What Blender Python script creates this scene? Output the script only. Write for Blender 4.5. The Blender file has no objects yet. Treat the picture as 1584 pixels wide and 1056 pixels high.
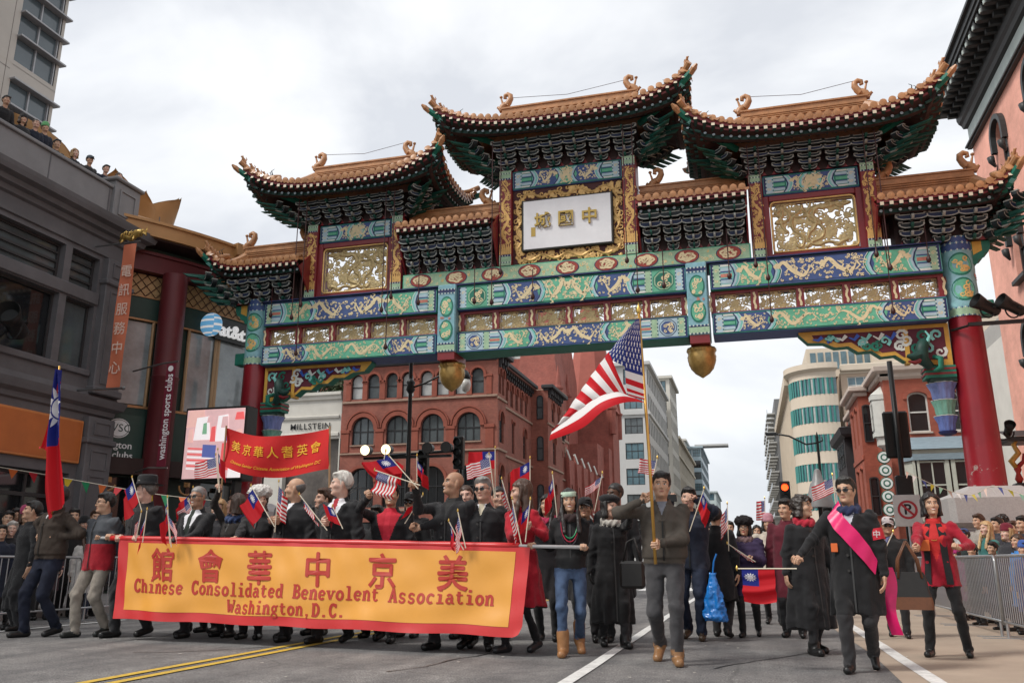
import bpy, math, random
import numpy as np
from mathutils import Vector, Matrix
random.seed(7)
SC = bpy.context.scene
COL = SC.collection
R = math.radians
# ------------------------------------------------------------------ camera
FPX, HOR, CAMH, STREET = 1302.0, 340.0, 0.95, R(15.41)
PITCH = math.atan(HOR / FPX)
cam = bpy.data.objects.new('camera', bpy.data.cameras.new('camera'))
COL.objects.link(cam)
cam.data.sensor_width = 36.0
cam.data.lens = FPX / 1584 * 36
cam.data.clip_end = 6000
cam.location = (0, 0, CAMH)
cam.rotation_euler = (R(90) + PITCH, 0, STREET)
SC.camera = cam
# ------------------------------------------------------------------ sky and light (bright overcast)
W = bpy.data.worlds.new('World'); SC.world = W; W.use_nodes = True
nt = W.node_tree; nt.nodes.clear()
def wn(t, **k):
	n = nt.nodes.new(t)
	for a, b in k.items(): setattr(n, a, b)
	return n
sky = wn('ShaderNodeTexSky', sky_type='NISHITA', sun_disc=False)
SUN_EL, SUN_AZ = R(50), R(232)
sky.sun_elevation = SUN_EL; sky.sun_rotation = SUN_AZ
tc = wn('ShaderNodeTexCoord'); mp = wn('ShaderNodeMapping'); mp.inputs['Scale'].default_value = (1, 1, 1.9)
n1 = wn('ShaderNodeTexNoise'); n1.inputs['Scale'].default_value = 2.1; n1.inputs['Detail'].default_value = 6; n1.inputs['Roughness'].default_value = .52
n1.inputs['Distortion'].default_value = .35
rp = wn('ShaderNodeValToRGB')
e = rp.color_ramp.elements
e[0].position = .40; e[0].color = (3.95, 4.08, 4.32, 1)
e[1].position = .62; e[1].color = (5.9, 5.92, 5.95, 1)
x = rp.color_ramp.elements.new(.5); x.color = (5.0, 5.08, 5.2, 1)
mx = wn('ShaderNodeMix', data_type='RGBA'); mx.inputs['Factor'].default_value = .93
bg = wn('ShaderNodeBackground'); bg.inputs['Strength'].default_value = .1
out = wn('ShaderNodeOutputWorld')
L = nt.links.new
L(tc.outputs['Generated'], mp.inputs['Vector']); L(mp.outputs['Vector'], n1.inputs['Vector']); L(n1.outputs['Fac'], rp.inputs['Fac'])
L(sky.outputs['Color'], mx.inputs['A']); L(rp.outputs['Color'], mx.inputs['B']); L(mx.outputs['Result'], bg.inputs['Color']); L(bg.outputs['Background'], out.inputs['Surface'])
sl = bpy.data.lights.new('sun', 'SUN'); sl.energy = 1.5; sl.angle = R(14); sl.color = (1, .96, .9)
so = bpy.data.objects.new('sun', sl); COL.objects.link(so)
sd = Vector((math.sin(SUN_AZ) * math.cos(SUN_EL), math.cos(SUN_AZ) * math.cos(SUN_EL), math.sin(SUN_EL)))
so.rotation_euler = sd.to_track_quat('Z', 'Y').to_euler()
vs = SC.view_settings
vs.view_transform = 'Standard'; vs.look = 'None'; vs.exposure = 1.0; vs.gamma = 1; vs.use_curve_mapping = False
SC.render.film_transparent = False
SC.cycles.max_bounces = 6; SC.cycles.diffuse_bounces = 3; SC.cycles.glossy_bounces = 3; SC.cycles.transparent_max_bounces = 8
SC.cycles.use_denoising = True
# ------------------------------------------------------------------ measuring the photograph's place
_c, _s, _ct, _st = math.cos(STREET), math.sin(STREET), math.cos(PITCH), math.sin(PITCH)
def ray(px, py):
	x, y = px - 792, 528 - py
	f = FPX * _ct - y * _st; u = FPX * _st + y * _ct
	return (x * _c - f * _s, x * _s + f * _c, u)
def onY(px, py, Y):
	r = ray(px, py); t = Y / r[1]; return Vector((r[0] * t, Y, CAMH + r[2] * t))
def onX(px, py, X):
	r = ray(px, py); t = X / r[0]; return Vector((X, r[1] * t, CAMH + r[2] * t))
def onG(px, py, z=0.0):
	r = ray(px, py); t = (z - CAMH) / r[2]; return Vector((r[0] * t, r[1] * t, z))
# ------------------------------------------------------------------ materials
MATS = {}
def mat(name, col, rough=.75, metal=0.0, var=.12, scale=6.0, bump=.0, bscale=40.0, dirt=0.0, spec=.4, emit=0, stretch=None, coat=0, dirtcol=(.03, .028, .025), trans=0):
	"""procedural material: base colour with two octaves of wear, optional dirt blotches and fine relief"""
	if name in MATS: return MATS[name]
	m = bpy.data.materials.new(name); m.use_nodes = True; MATS[name] = m
	t = m.node_tree; p = t.nodes['Principled BSDF']
	def nn(ty): return t.nodes.new(ty)
	p.inputs['Roughness'].default_value = rough; p.inputs['Metallic'].default_value = metal
	p.inputs['Specular IOR Level'].default_value = spec
	if coat: p.inputs['Coat Weight'].default_value = coat
	if trans: p.inputs['Transmission Weight'].default_value = trans
	c4 = (*col, 1)
	p.inputs['Base Color'].default_value = c4
	co = nn('ShaderNodeTexCoord'); vec = co.outputs['Object']
	if stretch:
		mpn = nn('ShaderNodeMapping'); mpn.inputs['Scale'].default_value = stretch; t.links.new(vec, mpn.inputs['Vector']); vec = mpn.outputs['Vector']
	if var:
		nz = nn('ShaderNodeTexNoise'); nz.inputs['Scale'].default_value = scale; nz.inputs['Detail'].default_value = 5; nz.inputs['Roughness'].default_value = .65
		t.links.new(vec, nz.inputs['Vector'])
		mr = nn('ShaderNodeMapRange'); mr.inputs[1].default_value = .25; mr.inputs[2].default_value = .75
		mr.inputs[3].default_value = 1 - var; mr.inputs[4].default_value = 1 + var
		t.links.new(nz.outputs['Fac'], mr.inputs[0])
		mu = nn('ShaderNodeMix'); mu.data_type = 'RGBA'; mu.blend_type = 'MULTIPLY'; mu.inputs['Factor'].default_value = 1
		mu.inputs['A'].default_value = c4; t.links.new(mr.outputs[0], mu.inputs['B'])
		src = mu.outputs['Result']
		if dirt:
			n2 = nn('ShaderNodeTexNoise'); n2.inputs['Scale'].default_value = scale * .35; n2.inputs['Detail'].default_value = 8; n2.inputs['Roughness'].default_value = .7
			t.links.new(vec, n2.inputs['Vector'])
			r2 = nn('ShaderNodeMapRange'); r2.inputs[1].default_value = .48; r2.inputs[2].default_value = .72; r2.inputs[3].default_value = 0; r2.inputs[4].default_value = dirt
			t.links.new(n2.outputs['Fac'], r2.inputs[0])
			m2 = nn('ShaderNodeMix'); m2.data_type = 'RGBA'; m2.inputs['B'].default_value = (*dirtcol, 1)
			t.links.new(r2.outputs[0], m2.inputs['Factor']); t.links.new(src, m2.inputs['A']); src = m2.outputs['Result']
		t.links.new(src, p.inputs['Base Color'])
	if bump:
		bz = nn('ShaderNodeTexNoise'); bz.inputs['Scale'].default_value = bscale; bz.inputs['Detail'].default_value = 3
		t.links.new(vec, bz.inputs['Vector'])
		bn = nn('ShaderNodeBump'); bn.inputs['Strength'].default_value = bump; bn.inputs['Distance'].default_value = .01
		t.links.new(bz.outputs['Fac'], bn.inputs['Height']); t.links.new(bn.outputs['Normal'], p.inputs['Normal'])
	if emit:
		p.inputs['Emission Color'].default_value = c4; p.inputs['Emission Strength'].default_value = emit
	return m
# ------------------------------------------------------------------ mesh builder
class MB:
	def __init__(s, T=None): s.v = []; s.f = []; s.m = []; s.T = T; s.j = 0
	def add(s, vs, fs, mi=0):
		o = len(s.v)
		s.v += [tuple(s.T(*v)) for v in vs] if s.T else [tuple(v) for v in vs]
		for f in fs: s.f.append([i + o for i in f]); s.m.append(mi)
	def box(s, x0, x1, y0, y1, z0, z1, mi=0):
		s.add([(x0,y0,z0),(x1,y0,z0),(x1,y1,z0),(x0,y1,z0),(x0,y0,z1),(x1,y0,z1),(x1,y1,z1),(x0,y1,z1)],
			  [(0,3,2,1),(4,5,6,7),(0,1,5,4),(1,2,6,5),(2,3,7,6),(3,0,4,7)], mi)
	def bbox(s, x0, x1, y0, y1, z0, z1, b=.01, mi=0):
		"""box with chamfered edges"""
		vs = []
		for (a, bb, c) in [(b,0,0),(0,b,0),(0,0,b)]:
			for x, sx in ((x0,1),(x1,-1)):
				for y, sy in ((y0,1),(y1,-1)):
					for z, sz in ((z0,1),(z1,-1)):
						vs.append((x + sx*(b - a), y + sy*(b - bb), z + sz*(b - c)))
		def i(k, x, y, z): return k*8 + x*4 + y*2 + z
		# k=0: inset in y,z (x-face verts have full x)
		F = []
		for x in (0,1):
			q = [i(0,x,0,0), i(0,x,1,0), i(0,x,1,1), i(0,x,0,1)]; F.append(q if x else q[::-1])
		for y in (0,1):
			q = [i(1,0,y,0), i(1,1,y,0), i(1,1,y,1), i(1,0,y,1)]; F.append(q if not y else q[::-1])
		for z in (0,1):
			q = [i(2,0,0,z), i(2,1,0,z), i(2,1,1,z), i(2,0,1,z)]; F.append(q if z else q[::-1])
		vs2 = []
		for x, sx in ((x0,1),(x1,-1)):
			for y, sy in ((y0,1),(y1,-1)):
				for z, sz in ((z0,1),(z1,-1)): vs2.append(((x, y+sy*b, z+sz*b), (x+sx*b, y, z+sz*b), (x+sx*b, y+sy*b, z)))
		vs = [p[0] for p in vs2] + [p[1] for p in vs2] + [p[2] for p in vs2]
		for y in (0,1):
			for z in (0,1): F.append([i(1,0,y,z), i(1,1,y,z), i(2,1,y,z), i(2,0,y,z)])
		for x in (0,1):
			for z in (0,1): F.append([i(0,x,0,z), i(0,x,1,z), i(2,x,1,z), i(2,x,0,z)])
		for x in (0,1):
			for y in (0,1): F.append([i(0,x,y,0), i(0,x,y,1), i(1,x,y,1), i(1,x,y,0)])
		for x in (0,1):
			for y in (0,1):
				for z in (0,1): F.append([i(0,x,y,z), i(1,x,y,z), i(2,x,y,z)])
		s.add(vs, F, mi)
	def poly(s, pts, mi=0): s.add(pts, [range(len(pts))], mi)
	def pxz(s, pts, y, mi=0):
		s.j = (s.j + 1) % 23; y -= s.j * .0001
		s.add([(a, y, b) for a, b in pts], [range(len(pts))], mi)
	def prism(s, pts, y0, y1, mi=0, mf=None):
		n = len(pts); vs = [(a, y0, b) for a, b in pts] + [(a, y1, b) for a, b in pts]
		s.add(vs, [(i, i + n, (i + 1) % n + n, (i + 1) % n) for i in range(n)] + [range(2*n - 1, n - 1, -1)], mi)
		s.add(vs[:n], [range(n)], mi if mf is None else mf)
	def ribbon(s, pts, wd, y, mi=0):
		n = len(pts)
		if n < 2: return
		s.j = (s.j + 1) % 23; y -= s.j * .0001
		vs = []
		for i, (a, b) in enumerate(pts):
			p, q = pts[max(i - 1, 0)], pts[min(i + 1, n - 1)]
			dx, dz = q[0] - p[0], q[1] - p[1]; l = math.hypot(dx, dz) or 1
			w = wd[i] if hasattr(wd, '__len__') else wd
			nx, nz = -dz / l * w / 2, dx / l * w / 2
			vs += [(a + nx, y, b + nz), (a - nx, y, b - nz)]
		s.add(vs, [(2*i, 2*i + 1, 2*i + 3, 2*i + 2) for i in range(n - 1)], mi)
	def tube(s, path, rad, n=6, mi=0, caps=True, closed=False, flat=None):
		P = [Vector(p) for p in path]; N = len(P); vs = []; up = None
		for i in range(N):
			if closed: t = P[(i + 1) % N] - P[i - 1]
			else: t = P[min(i + 1, N - 1)] - P[max(i - 1, 0)]
			t = t.normalized() if t.length > 1e-9 else Vector((0, 0, 1))
			if up is None:
				up = Vector((0, 0, 1)) if abs(t.z) < .9 else Vector((0, 1, 0))
			a = up - t * up.dot(t)
			if a.length < 1e-6: a = t.orthogonal()
			a.normalize(); b = t.cross(a); up = a
			r = rad[i] if hasattr(rad, '__len__') else rad
			for k in range(n):
				w = 2 * math.pi * k / n
				vs.append(P[i] + a * (math.cos(w) * r) + b * (math.sin(w) * r * (flat or 1)))
		M_ = N if closed else N - 1
		F = [(i*n + k, ((i + 1) % N)*n + k, ((i + 1) % N)*n + (k + 1) % n, i*n + (k + 1) % n) for i in range(M_) for k in range(n)]
		if caps and not closed: F += [list(range(n)), list(range(N*n - 1, (N - 1)*n - 1, -1))]
		s.add(vs, F, mi)
	def lathe(s, prof, c=(0, 0, 0), n=16, mi=0, rf=None, a0=0, sx=1, sy=1):
		N = len(prof); vs = []
		for j, (r, z) in enumerate(prof):
			for k in range(n):
				w = 2 * math.pi * k / n + a0
				q = r * (rf(w, j / (N - 1)) if rf else 1)
				vs.append((c[0] + math.cos(w) * q * sx, c[1] + math.sin(w) * q * sy, c[2] + z))
		F = [(j*n + k, j*n + (k + 1) % n, (j + 1)*n + (k + 1) % n, (j + 1)*n + k) for j in range(N - 1) for k in range(n)]
		F += [list(range(n))[::-1], list(range((N - 1)*n, N*n))]
		s.add(vs, F, mi)
	def grid(s, fn, nu, nv, mi=0):
		vs = [fn(i / nu, j / nv) for j in range(nv + 1) for i in range(nu + 1)]
		s.add(vs, [(j*(nu + 1) + i, j*(nu + 1) + i + 1, (j + 1)*(nu + 1) + i + 1, (j + 1)*(nu + 1) + i) for j in range(nv) for i in range(nu)], mi)
	def mesh(s, name, mats, smooth=False):
		me = bpy.data.meshes.new(name); me.from_pydata(s.v, [], s.f)
		for q in (mats if isinstance(mats, (list, tuple)) else [mats]): me.materials.append(q)
		me.polygons.foreach_set('material_index', s.m)
		if smooth is True: me.polygons.foreach_set('use_smooth', [True] * len(s.f))
		me.update()
		if isinstance(smooth, (int, float)) and smooth is not True and smooth:
			me.polygons.foreach_set('use_smooth', [True] * len(s.f)); me.set_sharp_from_angle(angle=R(smooth))
		return me
	def build(s, name, mats, parent=None, smooth=False, loc=None):
		return link(name, s.mesh(name, mats, smooth), parent, loc)
def link(name, me, parent=None, loc=None, rot=None, scale=None):
	o = bpy.data.objects.new(name, me); COL.objects.link(o)
	if parent is not None: o.parent = parent
	if loc is not None: o.location = loc
	if rot is not None: o.rotation_euler = rot
	if scale is not None: o.scale = scale if hasattr(scale, '__len__') else (scale,) * 3
	return o
def tag(o, label=None, cat=None, group=None, kind=None):
	if label: o['label'] = label
	if cat: o['category'] = cat
	if group: o['group'] = group
	if kind: o['kind'] = kind
	return o
def thing(name, label, cat, loc=(0, 0, 0), rz=0, group=None):
	o = bpy.data.objects.new(name, None); COL.objects.link(o); o.location = loc; o.rotation_euler = (0, 0, rz)
	o.empty_display_size = .3
	return tag(o, label, cat, group)
def text2d(body, size=1, bold=0, shear=0, spacing=1, align='CENTER', extrude=0, res=3):
	"""letters as a mesh lying in x,z, facing -y, centred on the origin (vertices, faces)"""
	c = bpy.data.curves.new('lettering', 'FONT'); c.body = body; c.size = size; c.offset = bold; c.shear = shear
	c.space_character = spacing; c.align_x = align; c.align_y = 'CENTER'; c.resolution_u = res; c.extrude = extrude
	o = bpy.data.objects.new('lettering', c); COL.objects.link(o)
	me = o.evaluated_get(bpy.context.evaluated_depsgraph_get()).to_mesh()
	vs = [(v.co.x, -v.co.z, v.co.y) for v in me.vertices]; fs = [tuple(p.vertices) for p in me.polygons]
	bpy.data.objects.remove(o); bpy.data.curves.remove(c)
	return vs, fs
def spiral(cx, cz, r, turns=1.4, a0=0, sgn=1, n=14):
	return [(cx + r * (1 - i / n * .85) * math.cos(a0 + sgn * i / n * turns * 6.283), cz + r * (1 - i / n * .85) * math.sin(a0 + sgn * i / n * turns * 6.283)) for i in range(n + 1)]
# ------------------------------------------------------------------ iso-surfaces (surface nets) for organic shapes
def surfnet(f, org, h):
	"""f: 3d array of signed distances, negative inside -> (verts Nx3, quads Mx4)"""
	ins = f < 0
	nx, ny, nz = f.shape
	cnt = np.zeros((nx-1, ny-1, nz-1), np.int8)
	for a in (0, 1):
		for b in (0, 1):
			for c in (0, 1): cnt += ins[a:nx-1+a, b:ny-1+b, c:nz-1+c]
	act = (cnt > 0) & (cnt < 8)
	idx = -np.ones(act.shape, np.int64); I = np.argwhere(act); idx[act] = np.arange(len(I))
	acc = np.zeros((len(I), 3)); num = np.zeros(len(I))
	E_ = [((0,0,0),(1,0,0)),((0,1,0),(1,1,0)),((0,0,1),(1,0,1)),((0,1,1),(1,1,1)),
		  ((0,0,0),(0,1,0)),((1,0,0),(1,1,0)),((0,0,1),(0,1,1)),((1,0,1),(1,1,1)),
		  ((0,0,0),(0,0,1)),((1,0,0),(1,0,1)),((0,1,0),(0,1,1)),((1,1,0),(1,1,1))]
	for a, b in E_:
		fa = f[I[:,0]+a[0], I[:,1]+a[1], I[:,2]+a[2]]; fb = f[I[:,0]+b[0], I[:,1]+b[1], I[:,2]+b[2]]
		k = (fa < 0) != (fb < 0)
		t = fa[k] / (fa[k] - fb[k])
		A = np.array(a, float); B = np.array(b, float)
		acc[k] += A + t[:, None] * (B - A); num[k] += 1
	V = (I + acc / num[:, None]) * h + np.array(org)
	Q = []
	for ax in range(3):
		s0 = [slice(1, -1)] * 3; s0[ax] = slice(0, -1); s1 = [slice(1, -1)] * 3; s1[ax] = slice(1, None)
		A = ins[tuple(s0)]; B = ins[tuple(s1)]
		P = np.argwhere(A != B)
		if not len(P): continue
		flip = A[tuple(P.T)]
		P = P.copy()
		u, w = [(1, 2), (2, 0), (0, 1)][ax]
		P[:, u] += 1; P[:, w] += 1
		def g(du, dw):
			q = P.copy(); q[:, u] -= du; q[:, w] -= dw
			return idx[q[:, 0], q[:, 1], q[:, 2]]
		q = np.stack([g(1, 1), g(0, 1), g(0, 0), g(1, 0)], 1)
		q[~flip] = q[~flip][:, ::-1]
		Q.append(q)
	return V, (np.concatenate(Q) if Q else np.zeros((0, 4), int))
def np_mesh(name, V, Q, mats, mi=None, smooth=True):
	me = bpy.data.meshes.new(name)
	n, m = len(V), len(Q)
	me.vertices.add(n); me.vertices.foreach_set('co', np.asarray(V, np.float32).ravel())
	me.loops.add(m * 4); me.loops.foreach_set('vertex_index', np.asarray(Q, np.int32).ravel())
	me.polygons.add(m); me.polygons.foreach_set('loop_start', np.arange(0, m * 4, 4, dtype=np.int32))
	for q in (mats if isinstance(mats, (list, tuple)) else [mats]): me.materials.append(q)
	if mi is not None: me.polygons.foreach_set('material_index', np.asarray(mi, np.int32))
	me.polygons.foreach_set('use_smooth', np.ones(m, bool) if smooth else np.zeros(m, bool))
	me.update(calc_edges=True); me.validate()
	return me
_nz = np.random.RandomState(3).rand(32, 32, 32)
def vnoise(P):
	"""value noise on points (...,3), range -1..1"""
	i = np.floor(P).astype(int); f = P - i; f = f * f * (3 - 2 * f)
	r = 0
	for a in (0, 1):
		for b in (0, 1):
			for c in (0, 1):
				w = (f[..., 0] if a else 1 - f[..., 0]) * (f[..., 1] if b else 1 - f[..., 1]) * (f[..., 2] if c else 1 - f[..., 2])
				r = r + w * _nz[(i[..., 0] + a) % 32, (i[..., 1] + b) % 32, (i[..., 2] + c) % 32]
	return r * 2 - 1
def relief_panel(name, w, hgt, curves, cell, r, depth, m, edge=0):
	"""openwork panel: rounded strands along 2d curves, holes between"""
	pts = []; rr = []
	for c, rad in curves:
		for i in range(len(c) - 1):
			d = math.hypot(c[i+1][0] - c[i][0], c[i+1][1] - c[i][1]); n = max(1, int(d / (cell * .8)))
			for k in range(n):
				pts.append((c[i][0] + (c[i+1][0] - c[i][0]) * k / n, c[i][1] + (c[i+1][1] - c[i][1]) * k / n)); rr.append(rad)
	pts = np.array(pts); rr = np.array(rr)
	gx = np.arange(-w/2, w/2 + cell, cell); gz = np.arange(-hgt/2, hgt/2 + cell, cell)
	X, Z = np.meshgrid(gx, gz, indexing='ij')
	D = np.full(X.shape, 9.); RR = np.full(X.shape, r)
	for k in range(0, len(pts), 64):
		d = np.sqrt((X[..., None] - pts[k:k+64, 0])**2 + (Z[..., None] - pts[k:k+64, 1])**2) - rr[k:k+64]
		D = np.minimum(D, d.min(-1))
	gy = np.linspace(-depth * 1.6, depth * 1.6, 7)
	hy = gy[1] - gy[0]
	body = np.minimum(-D, depth)                                    # thicker where strands are wide
	f = np.abs(gy)[None, :, None] - (np.clip(body, -9, depth) * 1.0)[:, None, :]
	f = np.pad(f, ((1, 1), (0, 0), (1, 1)), constant_values=1.)
	V, Q = surfnet(f, (0, 0, 0), 1.0)
	V = V * np.array([cell, hy, cell]) + np.array([gx[0] - cell, gy[0], gz[0] - cell])
	return np_mesh(name, V, Q, m)
# ------------------------------------------------------------------ lettering, made once while the scene is empty
TX = {}
for ch in '\u57ce\u570b\u4e2d': TX[ch] = text2d(ch, 1, .02, extrude=.04)
for ch in '\u96fb\u8a0a\u670d\u52d9\u4e2d\u5fc3': TX['O' + ch] = text2d(ch, 1, .008)
TX['at&t'] = text2d('at&t', 1, .02, extrude=.06); TX['WSC'] = text2d('WSC', 1, .0); TX['MILLSTEIN'] = text2d('MILLSTEIN', 1, .015, spacing=1.1)
for k in ('washington', 'sports clubs', 'washington sports clubs'): TX[k] = text2d(k, 1, .015)
for ch in '\u9928\u6703\u83ef\u4e2d\u4eac\u7f8e\u4eba\u8006\u82f1': TX['B' + ch] = text2d(ch, 1, .004)
TX['script'] = text2d('Chinese Senior Citizens Association of Washington DC', 1, .006, .35); TX['P'] = text2d('P', 1, .03)
# ================================================================== THE FRIENDSHIP ARCH
AX, AY = -4.16, 21.0
def AP(x, y, z): return (x + AX, y + AY, z)
TILE = mat('glazed_tile', (.35, .155, .062), .33, .0, .3, 9, .15, 30, .45, .6, coat=.25, dirtcol=(.16, .06, .022))
TILE2 = mat('glazed_tile_ridge', (.42, .21, .095), .42, .0, .32, 5, .2, 25, .5, dirtcol=(.2, .1, .05))
REDP = mat('arch_red_paint', (.20, .014, .018), .42, 0, .18, 2.2, .1, 20, .25, .5, dirtcol=(.14, .012, .014))
REDC = mat('arch_column_red', (.235, .010, .018), .34, 0, .16, 1.2, .06, 12, .3, .5, dirtcol=(.17, .012, .016))
GREEN = mat('arch_green', (.012, .17, .115), .55, 0, .22, 5, .1, 30, .35)
GREEND = mat('arch_green_dark', (.008, .045, .036), .6, 0, .3, 5, .1, 30, .4)
AQUA = mat('arch_aqua', (.20, .54, .50), .55, 0, .15, 6, 0, 30, .25, dirtcol=(.08, .2, .18))
PALE = mat('arch_pale_blue', (.40, .55, .62), .6, 0, .15, 6, 0, 30, .2, dirtcol=(.2, .25, .3))
BLUE = mat('arch_blue', (.05, .09, .24), .55, 0, .2, 6, 0, 30, .2)
NAVY = mat('arch_navy', (.016, .024, .10), .5, 0, .2, 6)
MINT = mat('arch_mint', (.12, .42, .27), .6, 0, .2, 8, 0, 30, .2, dirtcol=(.06, .22, .16))
MINTP = mat('arch_mint_pale', (.33, .50, .33), .6, 0, .22, 12, 0, 30, .25, dirtcol=(.16, .3, .2))
CREAM = mat('arch_cream', (.70, .59, .36), .5, .1, .15, 14)
WHITEL = mat('arch_white_line', (.62, .66, .62), .6, 0, .12, 10)
GOLD = mat('arch_gold', (.42, .27, .085), .36, .6, .25, 10, .2, 40, .35, .6, dirtcol=(.12, .07, .025))
GOLDP = mat('arch_gold_leaf', (.72, .47, .17), .4, .2, .2, 14, .1, 40)
ORNG = mat('arch_gilt_orange', (.62, .25, .045), .4, .1, .22, 10)
OUTL = mat('bracket_outline', (.34, .36, .33), .6, 0, .2, 9)
BRK = mat('bracket_dark', (.012, .020, .024), .6, 0, .3, 9)
YEL = mat('arch_yellow', (.58, .33, .055), .5, 0, .15, 6, 0, 30, .25)
PINKD = mat('arch_pink', (.52, .20, .15), .6, 0, .2, 10)
MARBLE = mat('plaque_marble', (.74, .75, .77), .35, 0, .06, 2.5, 0, 30, .1, dirtcol=(.5, .5, .53))
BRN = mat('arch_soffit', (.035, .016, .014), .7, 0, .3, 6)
GRANITE = mat('plinth_granite', (.36, .34, .33), .7, 0, .16, 40, .15, 90, .3, dirtcol=(.2, .19, .18))
ARCH = thing('friendship_arch', 'ornate Chinese gateway arch with seven tiled roofs spanning the street', 'archway', (AX, AY, 0))
def part(b, name, mats, parent=ARCH, smooth=False): return b.build(name, mats, parent, smooth)
def rng(seed): return random.Random(seed)
# ---- columns and plinths
def column_T(cx, r0, r1, z0, z1):
	"""maps (arc length, lift, z) onto the column's surface"""
	def T(a, y, z):
		r = r0 + (r1 - r0) * (z - z0) / (z1 - z0) - y
		w = -math.pi / 2 + a / r0
		return (cx + r * math.cos(w), r * math.sin(w), z)
	return T
def motif_curls(rg, w, h, n, r=(.05, .1)):
	out = []
	for _ in range(n):
		x, z = rg.uniform(-w/2, w/2), rg.uniform(-h/2, h/2); rr = rg.uniform(*r)
		x = max(-w/2 + rr, min(w/2 - rr, x)); z = max(-h/2 + rr, min(h/2 - rr, z))
		out.append(spiral(x, z, rr, rg.uniform(.8, 1.4), rg.uniform(0, 6.28), rg.choice((-1, 1)), 9))
	return out
def dragon_curves(w, h, seed, periods=2.0):
	"""a serpentine dragon in a w x h box: [(polyline, widths)]"""
	rg = rng(seed); fl = 1 if rg.random() < .5 else -1
	N = 40; body = []; wd = []
	for i in range(N + 1):
		t = i / N
		body.append(((t - .5) * w * .86 * fl, h * .30 * math.sin(t * periods * 6.283 + .6) * (1 - .25 * t) + h * .05 * math.sin(t * 17)))
		wd.append(h * (.145 * math.sin(math.pi * min(1, t * 1.15 + .12)) ** .6 + .025))
	res = [(body, wd)]
	hx, hz = body[0]
	res.append(([(hx + .05*h*fl, hz), (hx - .08*h*fl, hz + .04*h), (hx - .2*h*fl, hz - .02*h)], [.2*h, .24*h, .1*h]))
	for k in (.2, .42, .62, .82):
		i = int(k * N); x, z = body[i]; s = -1 if z > 0 else 1
		s = s if rg.random() < .7 else -s
		res.append(([(x, z), (x + .1*h*fl, z + s*.16*h), (x - .02*h*fl, z + s*.26*h)], [.08*h, .06*h, .05*h]))
		for q in (-1, 0, 1): res.append(([(x - .02*h*fl, z + s*.26*h), (x - (.05 - .07*q)*h, z + s*.33*h)], [.035*h, .02*h]))
	for _ in range(int(62 * w / h / 2.5) + 14):
		x, z = rg.uniform(-.46, .46) * w, rg.choice((-1, 1)) * rg.uniform(.04, .44) * h
		res.append((spiral(x, z, rg.uniform(.04, .075)*h, .9, rg.uniform(0, 6), rg.choice((-1, 1)), 7), .038*h))
	return res
def put_dragon(b, cx, cz, w, h, y, mi, seed, periods=2.0):
	for c, wd in dragon_curves(w, h, seed, periods): b.ribbon([(cx + p, cz + q) for p, q in c], wd, y, mi)
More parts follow.
